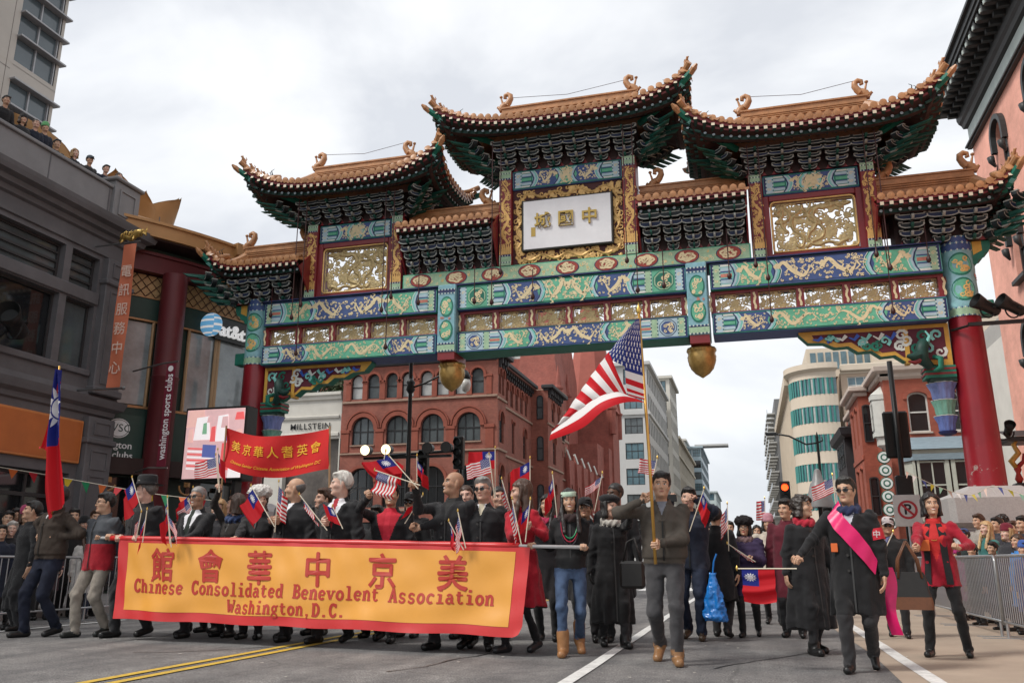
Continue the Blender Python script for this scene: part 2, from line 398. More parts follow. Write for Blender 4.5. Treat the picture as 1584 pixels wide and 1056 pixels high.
for sgn in (-1, 1):
	cx = 9.32 * sgn
	b = MB(); b.lathe([(.395, 2.52), (.39, 3), (.352, 6.42)], (cx, 0, 0), 32, 0)
	co = part(b, 'column', REDC, smooth=40)
	if sgn < 0:                                                     # flaking paint low on the shafts
		t = REDC.node_tree; pr_ = t.nodes['Principled BSDF']; src = pr_.inputs['Base Color'].links[0].from_socket; N = t.nodes.new
		tcx = N('ShaderNodeTexCoord'); nz = N('ShaderNodeTexNoise'); nz.inputs['Scale'].default_value = 3.2; nz.inputs['Detail'].default_value = 9; nz.inputs['Roughness'].default_value = .72; t.links.new(tcx.outputs['Object'], nz.inputs['Vector'])
		sz = N('ShaderNodeSeparateXYZ'); t.links.new(tcx.outputs['Object'], sz.inputs[0]); mz = N('ShaderNodeMapRange'); mz.inputs[1].default_value = 2.5; mz.inputs[2].default_value = 5.4; mz.inputs[3].default_value = .56; mz.inputs[4].default_value = .74; t.links.new(sz.outputs['Z'], mz.inputs[0])
		gt = N('ShaderNodeMath'); gt.operation = 'GREATER_THAN'; t.links.new(nz.outputs['Fac'], gt.inputs[0]); t.links.new(mz.outputs[0], gt.inputs[1]); mm = N('ShaderNodeMix'); mm.data_type = 'RGBA'; mm.inputs['B'].default_value = (.30, .22, .20, 1); t.links.new(gt.outputs[0], mm.inputs['Factor']); t.links.new(src, mm.inputs['A']); t.links.new(mm.outputs['Result'], pr_.inputs['Base Color'])
	b = MB(); b.lathe([(.365, 6.42), (.362, 8.36)], (cx, 0, 0), 32, 0)
	top = part(b, 'painted_band', mat('arch_column_paint', (.22, .44, .47), .55, 0, .3, 6, 0, 30, .35, dirtcol=(.3, .42, .6)), co, 40)
	b = MB(column_T(cx, .363, .363, 6, 8)); rg = rng(5 + sgn)
	MTS = [GREEN, MINT, GOLDP, WHITEL, BLUE, PINKD, MINTP]
	for z0, z1, mi in ((6.43, 6.62, 6), (8.02, 8.18, 4), (8.2, 8.34, 4)):
		b.grid(lambda u, v: (-1.14 + 2.28*u, -.004, z0 + (z1 - z0)*v), 40, 1, mi)
		for k in range(36):
			a = -1.1 + 2.2 * k / 35
			for zz in (z0, z1): b.grid(lambda u, v: (a - .014 + .028*u, -.008, zz - .02 + .04*v), 1, 1, 3 if k % 2 else 4)
	for a in (-.76, 0, .76):
		for zc in (7.05, 7.66):
			for rr, mi, yy in ((.27, 0, -.005), (.225, 1, -.009)):
				b.add([(a + rr*math.cos(i*.2618), yy, zc + rr*1.05*math.sin(i*.2618)) for i in range(24)] + [(a, yy, zc)], [(i, (i+1) % 24, 24) for i in range(24)], mi)
			for c in motif_curls(rg, .36, .4, 9, (.05, .09)): b.ribbon([(a + p, zc + q) for p, q in c], .03, -.014, 2)
	for a in (-.38, .38):
		for c in motif_curls(rg, .16, .16, 3, (.04, .07)): b.ribbon([(a + p, 7.36 + q) for p, q in c], .025, -.012, 5)
	part(b, 'medallions', MTS, top)
	# plinth, in courses
	b = MB()
	pr = [(1.16, 0), (1.16, .42), (1.08, .5), (1.08, 1.0), (.96, 1.06), (1.02, 1.18), (.98, 1.3), (.90, 1.42), (.88, 1.62), (1.02, 1.74), (1.04, 2.26), (.96, 2.33), (.72, 2.42), (.52, 2.53)]
	ch = .12
	vs = []
	for r, z in pr:
		c_ = ch if r > .6 else .02
		for (sx, sy) in ((1, 1), (-1, 1), (-1, -1), (1, -1)):
			q = [(cx + sx*r, sy*(r - c_), z), (cx + sx*(r - c_), sy*r, z)]
			vs += q if sx*sy > 0 else q[::-1]
	b.add(vs, [(j*8 + k, j*8 + (k+1) % 8, (j+1)*8 + (k+1) % 8, (j+1)*8 + k) for j in range(len(pr) - 1) for k in range(8)] + [range((len(pr)-1)*8, len(pr)*8)], 0)
	pl = part(b, 'plinth', GRANITE, smooth=0)
	b = MB(); rg = rng(3)
	for k in range(26):                                            # carved frieze on the plinth
		xx = cx - .9 + 1.8 * k / 25
		b.tube([(xx - .03, -1.045 + .13, 1.5), (xx, -1.05 + .13, 1.56), (xx + .03, -1.045 + .13, 1.5)], .018, 5, 0)
	b.box(cx - .93, cx + .93, -.905, -.88, 1.60, 1.63)
	part(b, 'frieze', GRANITE, pl)
# ---- painted beams
BM = [BLUE, AQUA, PALE, GREEN, MINT, CREAM, NAVY, WHITEL, MINTP, PINKD, GREEND, REDP]
def bands(b, x, s, z0, z1, y, cols, wd, amp):
	"""nested chevron bands starting at x going in direction s"""
	zm = (z0 + z1) / 2; h = z1 - z0; yy = y
	for mi, w in zip(cols, wd):
		L = [(x, z0), (x + s*amp*.6, z0 + .2*h), (x + s*amp, zm), (x + s*amp*.6, z1 - .2*h), (x, z1)]
		for i in range(4):
			(a, p), (c, q) = L[i], L[i+1]
			b.pxz([(a, p), (a + s*w, p), (c + s*w, q), (c, q)] if s > 0 else [(a, p), (c, q), (c + s*w, q), (a + s*w, p)], yy, mi)
		x += s * w
	return x
def beam(x0, x1, z0, z1, y, scheme, ends=(1, 1), medal=False, seed=0, depth=.8, name='painted_beam'):
	b = MB(); h = z1 - z0; w = x1 - x0
	b.bbox(x0, x1, y, y + depth, z0, z1, .02, 3 if scheme == 'A' else 0)
	fl = y - .004
	# border lines
	e = h * .085
	A = scheme == 'A'
	b.pxz([(x0 + .02, z0 + .02), (x1 - .02, z0 + .02), (x1 - .02, z0 + e), (x0 + .02, z0 + e)], fl, 0 if A else 3)
	b.pxz([(x0 + .02, z1 - e), (x1 - .02, z1 - e), (x1 - .02, z1 - .02), (x0 + .02, z1 - .02)], fl, 6 if A else 3)
	za, zb = z0 + e + .006, z1 - e - .006; hh = zb - za
	b.pxz([(x0 + .02, za), (x1 - .02, za), (x1 - .02, zb), (x0 + .02, zb)], fl, 1)
	lim = []
	for s, X in ((1, x0 + .03), (-1, x1 - .03)):
		x = X
		# end strips with beads
		b.pxz([(x, za), (x + s*.05, za), (x + s*.05, zb), (x, zb)][::s], fl - .003, 6); x += s*.06
		sw = .16
		b.pxz([(x, za), (x + s*sw, za), (x + s*sw, zb), (x, zb)][::s], fl - .003, 8 if A else 2)
		n = max(6, int(hh / .045))
		for k in range(n):
			zz = za + hh * (k + .5) / n
			for dx in (0, sw):
				b.pxz([(x + s*dx - .014, zz - .013), (x + s*dx + .014, zz - .013), (x + s*dx + .014, zz + .013), (x + s*dx - .014, zz + .013)], fl - .006, (7, 6)[k % 2])
		for q in (.28, .72): b.ribbon(spiral(x + s*sw/2, za + hh*q, .05, 1, q*9, 1, 8), .02, fl - .006, 5)
		x += s*(sw + .02)
		if medal:
			mw = hh * 1.0; cxm = x + s*mw/2
			b.pxz([(x, za), (x + s*mw, za), (x + s*mw, zb), (x, zb)][::s], fl - .003, 2 if A else 4)
			for rr, mi, yy in ((.46, 6 if A else 3, .005), (.42, 2 if A else 8, .007), (.36, 0 if A else 3, .009)):
				b.pxz([(cxm + hh*rr*math.cos(i*.3927)*(1 + .05*(i % 2)), (za + zb)/2 + hh*rr*math.sin(i*.3927)*(1 + .05*(i % 2))) for i in range(16)], fl - yy, mi)
			for c in motif_curls(rng(seed + 7), hh*.6, hh*.6, 9, (.06*hh, .14*hh)): b.ribbon([(cxm + p, (za + zb)/2 + q) for p, q in c], .05*hh, fl - .013, 5)
			x += s*(mw + .02)
			b.pxz([(x, za), (x + s*sw, za), (x + s*sw, zb), (x, zb)][::s], fl - .003, 8)
			for k in range(n):
				zz = za + hh * (k + .5) / n
				for dx in (0, sw): b.pxz([(x + s*dx - .014, zz - .013), (x + s*dx + .014, zz - .013), (x + s*dx + .014, zz + .013), (x + s*dx - .014, zz + .013)], fl - .006, (7, 6)[k % 2])
			x += s*(sw + .01)
		# fishtail field
		fw = .30
		b.pxz([(x, za), (x + s*fw, za), (x + s*fw, zb), (x, zb)][::s], fl - .003, 1 if A else 3)
		for q0, q1, mi in ((.0, .10, 7), (.14, .3, 2), (.3, .36, 0), (.42, .58, 9 if A else 4), (.64, .7, 0), (.7, .86, 2), (.9, 1., 7)):
			b.pxz([(x, za + hh*q0), (x + s*fw*.9, za + hh*q0), (x + s*fw*.9, za + hh*q1), (x, za + hh*q1)][::s], fl - .006, mi)
		x += s*fw*.72
		x = bands(b, x, s, za, zb, fl - .010, [6, 2, 1, 7][:4], [.035, .05, .05, .02], .11)
		# small dragon field
		sf = hh * 1.15
		if w > 5: sf = hh * 1.35
		x1_ = x + s*sf
		b.pxz([(x - s*.02, za), (x1_ + s*.1, za), (x1_ + s*.1, zb), (x - s*.02, zb)][::s], fl - .0015 - .003, 4 if A else 0)
		put_dragon(b, x + s*(sf*.5 + .06), (za + zb)/2, sf*.98, hh*.95, fl - .012, 5, seed + s*11 + 40, 1.2)
		x = x1_
		x = bands(b, x, s, za, zb, fl - .012, [6, 2, 1, 3, 7], [.03, .05, .05, .03, .018], .13)
		lim.append(x)
	xa, xb = sorted(lim); cxm = (xa + xb)/2; zm = (za + zb)/2; a = .13
	b.pxz([(xa - .05, za), (xb + .05, za), (xb + a*.6, za + .2*hh), (xb + a, zm), (xb + a*.6, zb - .2*hh), (xb, zb), (xa, zb), (xa - a*.6, zb - .2*hh), (xa - a, zm), (xa - a*.6, za + .2*hh)], fl - .007, 0 if A else 4)
	n = 2; ww = (xb - xa)
	for i in range(n):
		put_dragon(b, xa + ww*(i + .5)/n, zm, ww/n*1.02, hh*1.05, fl - .014, 5, seed + i*3, max(1.2, ww/n/hh*.62))
	b.ribbon(spiral(cxm, zm, hh*.1, 1, 0, 1, 9), .04, fl - .015, 5)
	return part(b, name, BM)
YF = -.45
for s in (-1, 1):
	a, c = sorted((3.62*s, 8.92*s))
	beam(a, c, 7.47, 8.18, YF, 'A', seed=3 if s < 0 else 4)
	beam(a, c, 6.32, 6.88, YF, 'B', seed=13 if s < 0 else 14)
	a, c = sorted((5.06*s, 7.34*s))
	b_ = beam(a, c, 9.87, 10.42, YF + .1, 'C' if 0 else 'B', seed=20, depth=.6)
beam(-3.04, 3.04, 7.48, 8.19, YF, 'B', medal=True, seed=5)
beam(-3.04, 3.04, 6.30, 6.88, YF, 'A', medal=True, seed=6)
beam(-1.52, 1.52, 10.83, 11.40, YF + .1, 'B', seed=33, depth=.6)
# thin slab over the beams
b = MB(); b.box(-8.95, 8.95, -.5, .5, 8.183, 8.215); part(b, 'cap_rail', NAVY)
# ---- medallion band
b = MB(); x0, x1, z0, z1 = -4.66, 4.66, 8.217, 8.64; y = YF + .03
b.bbox(x0, x1, y, y + .7, z0, z1, .015, 0)
b.pxz([(x0 + .04, z0 + .035), (x1 - .04, z0 + .035), (x1 - .04, z1 - .035), (x0 + .04, z1 - .035)], y - .004, 1)
rg = rng(9)
for k in range(150):
	x = rg.uniform(x0 + .1, x1 - .1); z = rg.uniform(z0 + .08, z1 - .08)
	b.ribbon(spiral(x, z, rg.uniform(.03, .06), 1, rg.uniform(0, 6), rg.choice((-1, 1)), 7), .018, y - .007, rg.choice((2, 2, 3)))
for k in range(9):
	cxm = -4.12 + 1.03*k; zm = (z0 + z1)/2
	for rr, mi, yy in ((1.08, 5, .010), (1, 4, .013)):
		b.pxz([(cxm + .29*rr*math.cos(i*.2618), zm + .175*rr*math.sin(i*.2618)) for i in range(24)], y - yy, mi)
	rg2 = rng(k)
	for rr in (.7, .42):
		a0 = rg2.uniform(0, 6)
		b.ribbon([(cxm + .27*(rr + .1*math.sin(5*t))*math.cos(a0 + t), zm + .16*(rr + .1*math.sin(5*t))*math.sin(a0 + t)) for t in [i*.3 for i in range(18)]], .05, y - .019, 2)
	put_dragon(b, cxm, zm, .36, .22, y - .021, 2, k, 1)
part(b, 'medallion_band', [MINT, MINTP, CREAM, GOLDP, mat('oval_red', (.30, .045, .03), .5), NAVY])
# ---- hanging posts and gold acorn ends
for s in (-1, 1):
	cx = 3.3*s; b = MB()
	b.bbox(cx - .255, cx + .255, YF - .12, .45, 6.32, 8.21, .03, 0)
	y = YF - .124
	b.box(cx - .235, cx + .235, YF - .1, .4, 6.12, 6.325, 1)
	rg = rng(77 + s)
	for z0, z1, mi in ((6.36, 6.52, 8), (6.52, 6.56, 6), (7.98, 8.05, 6), (8.07, 8.18, 0)):
		b.pxz([(cx - .245, z0), (cx + .245, z0), (cx + .245, z1), (cx - .245, z1)], y - .002, mi)
	for k in range(11):
		xx = cx - .22 + .044*k
		for zz in (6.36, 6.56, 7.95, 8.06): b.pxz([(xx - .012, zz - .02), (xx + .012, zz - .02), (xx + .012, zz + .02), (xx - .012, zz + .02)], y - .006, (7, 6)[k % 2])
	for zc in (6.92, 7.58):
		for rr, mi, yy in ((1, 3, .004), (.82, 4, .008)):
			b.pxz([(cx + .19*rr*math.cos(i*.3142), zc + .29*rr*math.sin(i*.3142)) for i in range(20)], y - yy, mi)
		for c in motif_curls(rg, .26, .44, 9, (.04, .08)): b.ribbon([(cx + p, zc + q) for p, q in c], .028, y - .013, 5)
	for dz in (-.62, 0, .62):
		for c in motif_curls(rg, .4, .1, 3, (.03, .05)): b.ribbon([(cx + p, 7.25 + dz*.5 + q) for p, q in c], .02, y - .006, 9)
	M2 = list(BM); M2[0] = mat('arch_post_paint', (.2, .40, .46), .55, 0, .25, 6); M2[1] = REDP
	hp = part(b, 'hanging_post', M2)
	b = MB(); prof = [(.30, 6.12), (.35, 6.10), (.36, 6.03), (.33, 5.99), (.335, 5.94), (.345, 5.88), (.34, 5.80), (.32, 5.70), (.27, 5.58), (.18, 5.47), (.07, 5.39), (.01, 5.35)][::-1]
	b.lathe([(r, z) for r, z in prof], (cx, -.03, 0), 48, 0, lambda w, t: 1 + (.035*math.sin(12*w + 26*t) if .1 < t < .62 else (.03*math.cos(16*w) if t > .7 else .0)))
	part(b, 'acorn_finial', GOLD, hp, True)
# ---- module posts, frames, plaque, dragon panels
def gold_post(cx, z0, z1, w=.34, seed=0, name='gilded_post'):
	b = MB(); y = YF + .02
	b.bbox(cx - w/2, cx + w/2, y, y + .7, z0, z1, .02, 0)
	rg = rng(seed)
	h = z1 - z0
	for q0, q1, mi in ((0, .09, 2), (.09, .11, 3), (.9, .92, 3), (.92, 1, 2)):
		b.pxz([(cx - w*.46, z0 + h*q0), (cx + w*.46, z0 + h*q0), (cx + w*.46, z0 + h*q1), (cx - w*.46, z0 + h*q1)], y - .004, mi)
	for k in range(9):
		for zz in (z0 + h*.1, z0 + h*.91, z0 + h*.03, z0 + h*.97):
			xx = cx - w*.42 + w*.84*k/8; b.pxz([(xx - .01, zz - .02), (xx + .01, zz - .02), (xx + .01, zz + .02), (xx - .01, zz + .02)], y - .008, (4, 3)[k % 2])
	zb = z0 + h*.12; ze = z0 + h*.89
	n = 34; body = [(cx + w*.24*math.sin(i/n*15 + seed), zb + h*.1 + (ze - zb - h*.1)*i/n) for i in range(n + 1)]
	b.ribbon(body, [w*.2*(.5 + math.sin(math.pi*min(1, i/n + .15))*.6) for i in range(n + 1)], y - .012, 1)
	for k in range(int(40*h)):
		b.ribbon(spiral(cx + rg.uniform(-.38, .38)*w, rg.uniform(zb, ze), rg.uniform(.03, .05), .9, rg.uniform(0, 6), 1, 6), .022, y - .010, 1)
	for i in range(6):                                              # wave crests at the foot
		b.ribbon([(cx - w*.4 + w*.16*i, zb - .02), (cx - w*.36 + w*.15*i, zb + h*.05), (cx - w*.42 + w*.17*i, zb + h*.1)], [.05, .05, .02], y - .009, 1)
	return part(b, name, [REDP, mat('gilt_post', (.66, .40, .13), .42, .15, .2, 12), MINTP, NAVY, WHITEL])
for s in (-1, 1):
	gold_post(1.70*s, 8.645, 11.41, .36, 3 + s)
	gold_post(4.88*s, 8.645 if 0 else 8.217, 10.44, .34, 6 + s)
	gold_post(7.53*s, 8.217, 10.44, .34, 9 + s)
def pan_curves(w, h, seed, n):
	rg = rng(seed); C = []
	for dr in range(5):                                             # coiling dragons
		x, z, a = [(-.9, .5), (.8, -.5), (.1, .1), (-.5, -.45), (.75, .45)][dr] + (rg.uniform(0, 6),); pts = []; turn = rg.choice((-1, 1))*2.6
		for i in range(46):
			pts.append((x, z)); a += turn*.07 + rg.uniform(-.12, .12)
			if i % 13 == 12: turn = -turn*rg.uniform(.8, 1.3)
			x += math.cos(a)*.055; z += math.sin(a)*.055
			if abs(x) > w*.45: a = math.pi - a; x = math.copysign(w*.45, x)
			if abs(z) > h*.43: a = -a; z = math.copysign(h*.43, z)
		C.append((pts, .05))
	for k in range(n):
		x, z = rg.uniform(-.47, .47)*w, rg.uniform(-.46, .46)*h; r = rg.uniform(.06, .13)
		C.append((spiral(x, z, r, rg.uniform(.8, 1.5), rg.uniform(0, 6.3), rg.choice((-1, 1)), 10), .022))
		C.append(([(x, z), (x + rg.uniform(-.2, .2), z + rg.uniform(-.16, .16))], .02))
	for e in (-1, 1):
		C.append(([(-w/2, e*h/2), (w/2, e*h/2)], .03)); C.append(([(e*w/2, -h/2), (e*w/2, h/2)], .03))
	return C
pan = relief_panel('openwork', 2.16, 1.44, pan_curves(2.12, 1.40, 4, 185), .016, .03, .05, GOLD)
GOLD_B = mat('arch_gold_pale', (.50, .39, .19), .42, .3, .3, 12, .2, 40, .4, .5, dirtcol=(.15, .10, .04))
pan.materials[0] = GOLD_B
for s in (-1, 1):
	cx = 6.2*s; y = YF + .12
	b = MB(); xa, xb, z0, z1 = cx - 1.18, cx + 1.18, 8.217, 9.868
	for q in ((xa, cx - 1.02, z0, z1), (cx + 1.02, xb, z0, z1), (cx - 1.018, cx + 1.018, z0, 8.33), (cx - 1.018, cx + 1.018, 9.72, z1)): b.bbox(q[0], q[1], y, y + .4, q[2], q[3], .015, 0)
	fr = part(b, 'panel_frame', REDP)
	b = MB(); rr = .1; loop = []
	for (px_, pz_, a0) in ((cx + .99 - rr, 9.69 - rr, 0), (cx - .99 + rr, 9.69 - rr, 90), (cx - .99 + rr, 8.36 + rr, 180), (cx + .99 - rr, 8.36 + rr, 270)):
		for k in range(5): loop.append((px_ + rr*math.cos(R(a0 + k*22.5)), y + .02, pz_ + rr*math.sin(R(a0 + k*22.5))))
	b.tube(loop, .022, 6, 0, closed=True); part(b, 'gilt_bead', GOLDP, fr, True)
	link('dragon_openwork', pan, fr, (cx, y + .12, 9.025), None, (.92*s, 1, .92))
# plaque
y = YF + .1
b = MB(); b.box(-1.52, 1.52, y + .06, y + .3, 8.645, 10.83, 0); pb = part(b, 'plaque_back', mat('plaque_field', (.06, .012, .012), .6))
fr_c = []
rg = rng(21)
for k in range(230):
	while True:
		x, z = rg.uniform(-1.46, 1.46), rg.uniform(-1.03, 1.03)
		if abs(x) > 1.2 or abs(z) > .75: break
	fr_c.append((spiral(x, z, rg.uniform(.05, .11), rg.uniform(.8, 1.4), rg.uniform(0, 6), rg.choice((-1, 1)), 9), .022))
for t0 in range(4):                                                # long dragons around the frame
	pts = []
	for i in range(50):
		t = i / 49
		if t0 < 2: pts.append((-1.2 + 2.4*t, (1 if t0 else -1)*(.90 + .07*math.sin(t*22))))
		else: pts.append(((1 if t0 == 2 else -1)*(1.34 + .07*math.sin(t*18)), -.85 + 1.7*t))
	fr_c.append((pts, .04))
GF = mat('plaque_gilt', (.60, .38, .14), .42, .3, .25, 14, .2, 40, .4, dirtcol=(.12, .06, .02))
me = relief_panel('carved_frame', 3.0, 2.14, fr_c, .017, .03, .05, GF)
link('carved_frame', me, pb, (0, y + .05, 9.735))
b = MB(); b.bbox(-1.25, 1.25, y - .05, y + .1, 9.00, 10.48, .02, 0); b.box(-1.19, 1.19, y - .06, y - .03, 9.05, 10.43, 1)
plq = part(b, 'plaque', [mat('plaque_edge', (.03, .028, .022), .4), MARBLE])
PGD = mat('plaque_gold', (.42, .29, .08), .35, .6, .1)
for ch, cx in (('\u57ce', -.66), ('\u570b', -.02), ('\u4e2d', .62)):
	b = MB(); vs, fs = TX[ch]; b.add([(v[0]*.46 + cx, y - .066 + v[1], v[2]*.46 + 9.80) for v in vs], fs, 0); part(b, 'character', PGD, plq)
b = MB(); b.box(-.98, -.86, y - .068, y - .06, 9.40, 9.66, 0); part(b, 'seal', PGD, plq)
# ---- openwork row between the beams
sm = relief_panel('openwork_small', .92, .52, [(spiral(rng(k).uniform(-.42, .42), rng(k*7+1).uniform(-.23, .23), rng(k+99).uniform(.05, .09), 1.2, k, (-1)**k, 9), .013) for k in range(74)] +
	[([(rng(k+5).uniform(-.46, .46), rng(k+50).uniform(-.26, .26)), (rng(k+15).uniform(-.46, .46), rng(k+60).uniform(-.26, .26))], .012) for k in range(16)] +
	[([(-.46, e*.26), (.46, e*.26)], .02) for e in (-1, 1)] + [([(e*.46, -.26), (e*.46, .26)], .02) for e in (-1, 1)], .011, .02, .03, GOLD_B)
for (xa, xb, n) in ((-8.92, -3.6, 5), (-3.0, 3.0, 6), (3.6, 8.92, 5)):
	st = (xb - xa) / n
	b = MB(); y = YF + .14
	b.box(xa, xb, y, y + .3, 6.885, 6.93, 0); b.box(xa, xb, y, y + .3, 7.40, 7.468, 0)
	fr = part(b, 'openwork_frame', REDP)
	for k in range(n + 1):
		xx = xa + st*k; b = MB(); w = .09 if 0 < k < n else .12
		b.box(max(xa, xx - w), min(xb, xx + w), y - .002, y + .298, 6.932, 7.398, 0)
		b.pxz([(max(xa, xx - .035), 6.95), (min(xb, xx + .035), 6.95), (min(xb, xx + .035), 7.38), (max(xa, xx - .035), 7.38)], y - .006, 0)
		b.ribbon([(xx + .018*math.sin(i*1.1), 6.95 + .43*i/10) for i in range(11)], .05, y - .010, 1)
		for i in range(4): b.ribbon(spiral(xx, 7.0 + .11*i, .03, 1, i, 1, 6), .014, y - .012, 1)
		b.build('stile', [REDP, CREAM], fr)
	for k in range(n): link('openwork_panel', sm, fr, (xa + st*(k + .5), y + .12, 7.165), None, ((st - .16)/.94, 1, .90))
# ---- bracket sets
def bracket_mesh(tiers=5, spread=1.0, name='bracket_set', beak=False):
	b = MB(); dy, dz = .125, .155
	for k in range(tiers):
		y = -.05 - dy*k; z = k*dz
		w = (.17 + .05*k + (.03 if k % 2 else 0)) * spread; h = .13
		out = [(-w, z + h), (-w, z + h*.5), (-w*.82, z + h*.2), (-w*.55, z), (w*.55, z), (w*.82, z + h*.2), (w, z + h*.5), (w, z + h)]
		inn = [(a*.86, z + h*.5 + (c - z - h*.5)*.66) for a, c in out]
		n = len(out)
		b.prism(out, y, y + .08, 1)
		for i in range(n): b.pxz([out[i], out[(i+1) % n], inn[(i+1) % n], inn[i]], y - .003, 0)
		b.pxz(inn, y - .003, 2 if k % 2 else 1)
		for sx in (-1, 0, 1):                                        # bearing blocks
			bx = sx*w*.84
			b.box(bx - .045, bx + .045, y - .02, y + .09, z + h + .002, z + h + .03, 0 if sx else 1)
			b.box(bx - .03, bx + .03, y - .01, y + .08, z + h - .02, z + h + .001, 1)
		# out-reaching arm, rounded nose
		prof = [(y - .13, z + .09), (y - .13, z + .04), (y - .08, z), (y + .3, z), (y + .3, z + .09)]
		vs = [(-.028, p, q) for p, q in prof] + [(.028, p, q) for p, q in prof]
		m = len(prof)
		b.add(vs, [(i, (i+1) % m, (i+1) % m + m, i + m) for i in range(m)] + [range(m - 1, -1, -1), range(m, 2*m)], 0 if k % 2 else 3)
	if beak:
		for k in range(tiers):
			y = -.2 - dy*k; z = .05 + k*dz
			b.add([(-.05, y + .3, z), (.05, y + .3, z), (.05, y - .16, z - .02), (-.05, y - .16, z - .02), (-.05, y + .3, z + .1), (.05, y + .3, z + .1), (0, y - .24, z + .05)],
				  [(0, 3, 2, 1), (4, 5, 6), (0, 4, 6, 3), (1, 2, 6, 5), (3, 6, 2)], 3)
	return b.mesh(name, [OUTL, BRK, mat('bracket_blue', (.015, .028, .075), .6), mat('bracket_green', (.010, .085, .062), .6, 0, .25, 7)])
BR5 = bracket_mesh(5); BR4 = bracket_mesh(4); BRC = bracket_mesh(5, .8, beak=True)
# ---- roofs
def beast(kind, name='ridge_dragon'):
	b = MB()
	if kind == 'chiwen':
		b.tube([(-.2, 0, 0), (-.14, 0, .12), (-.02, 0, .2), (.1, 0, .24)], [.12, .13, .12, .08], 8, 0)
		c = [(.0 + .0, 0, .16), (.10, 0, .28), (.17, 0, .42), (.16, 0, .55), (.06, 0, .62), (-.05, 0, .58), (-.06, 0, .49), (.01, 0, .46)]
		b.tube(c, [.13, .12, .11, .10, .09, .075, .06, .04], 8, 0)
		b.tube([(-.25, 0, .06), (-.33, 0, .14), (-.36, 0, .1)], [.07, .05, .02], 6, 0)
		b.tube([(-.12, 0, .2), (-.16, 0, .36), (-.2, 0, .50)], [.05, .04, .03], 6, 0); b.lathe([(.035, 0), (.06, .03), (.06, .07), (.02, .1)], (-.2, 0, .49), 8, 0)
		b.box(-.26, .26, -.1, .1, -.06, .04, 0)
	elif kind == 'chuishou':
		b.tube([(-.2, 0, .05), (-.05, 0, .12), (.12, 0, .2), (.2, 0, .26)], [.1, .12, .1, .06], 8, 0)
		b.tube([(-.18, 0, .1), (-.3, 0, .14), (-.36, 0, .1)], [.08, .06, .03], 6, 0)
		for s in (-.05, .05): b.tube([(-.1, s, .2), (-.16, s*1.6, .33), (-.07, s*2, .42)], [.02, .014, .006], 5, 1)
		b.tube([(.1, 0, .15), (.22, 0, .1)], [.09, .05], 6, 0)
	else:
		b.tube([(.05, 0, 0), (.03, 0, .09), (-.02, 0, .15)], [.055, .05, .04], 7, 0)
		b.tube([(-.02, 0, .14), (-.04, 0, .2), (-.09, 0, .19)], [.035, .04, .015], 6, 0)
		b.tube([(-.05, -.02, .1), (-.06, -.02, 0)], .018, 5, 0); b.tube([(.06, 0, .05), (.1, 0, .14), (.07, 0, .2)], [.02, .018, .008], 5, 0)
	return b.mesh(name, [TILE2, mat('beast_horn', (.02, .018, .015), .5)], 75)
CHI, CHU, SML = beast('chiwen'), beast('chuishou', 'eave_beast'), beast('small', 'roof_figure')
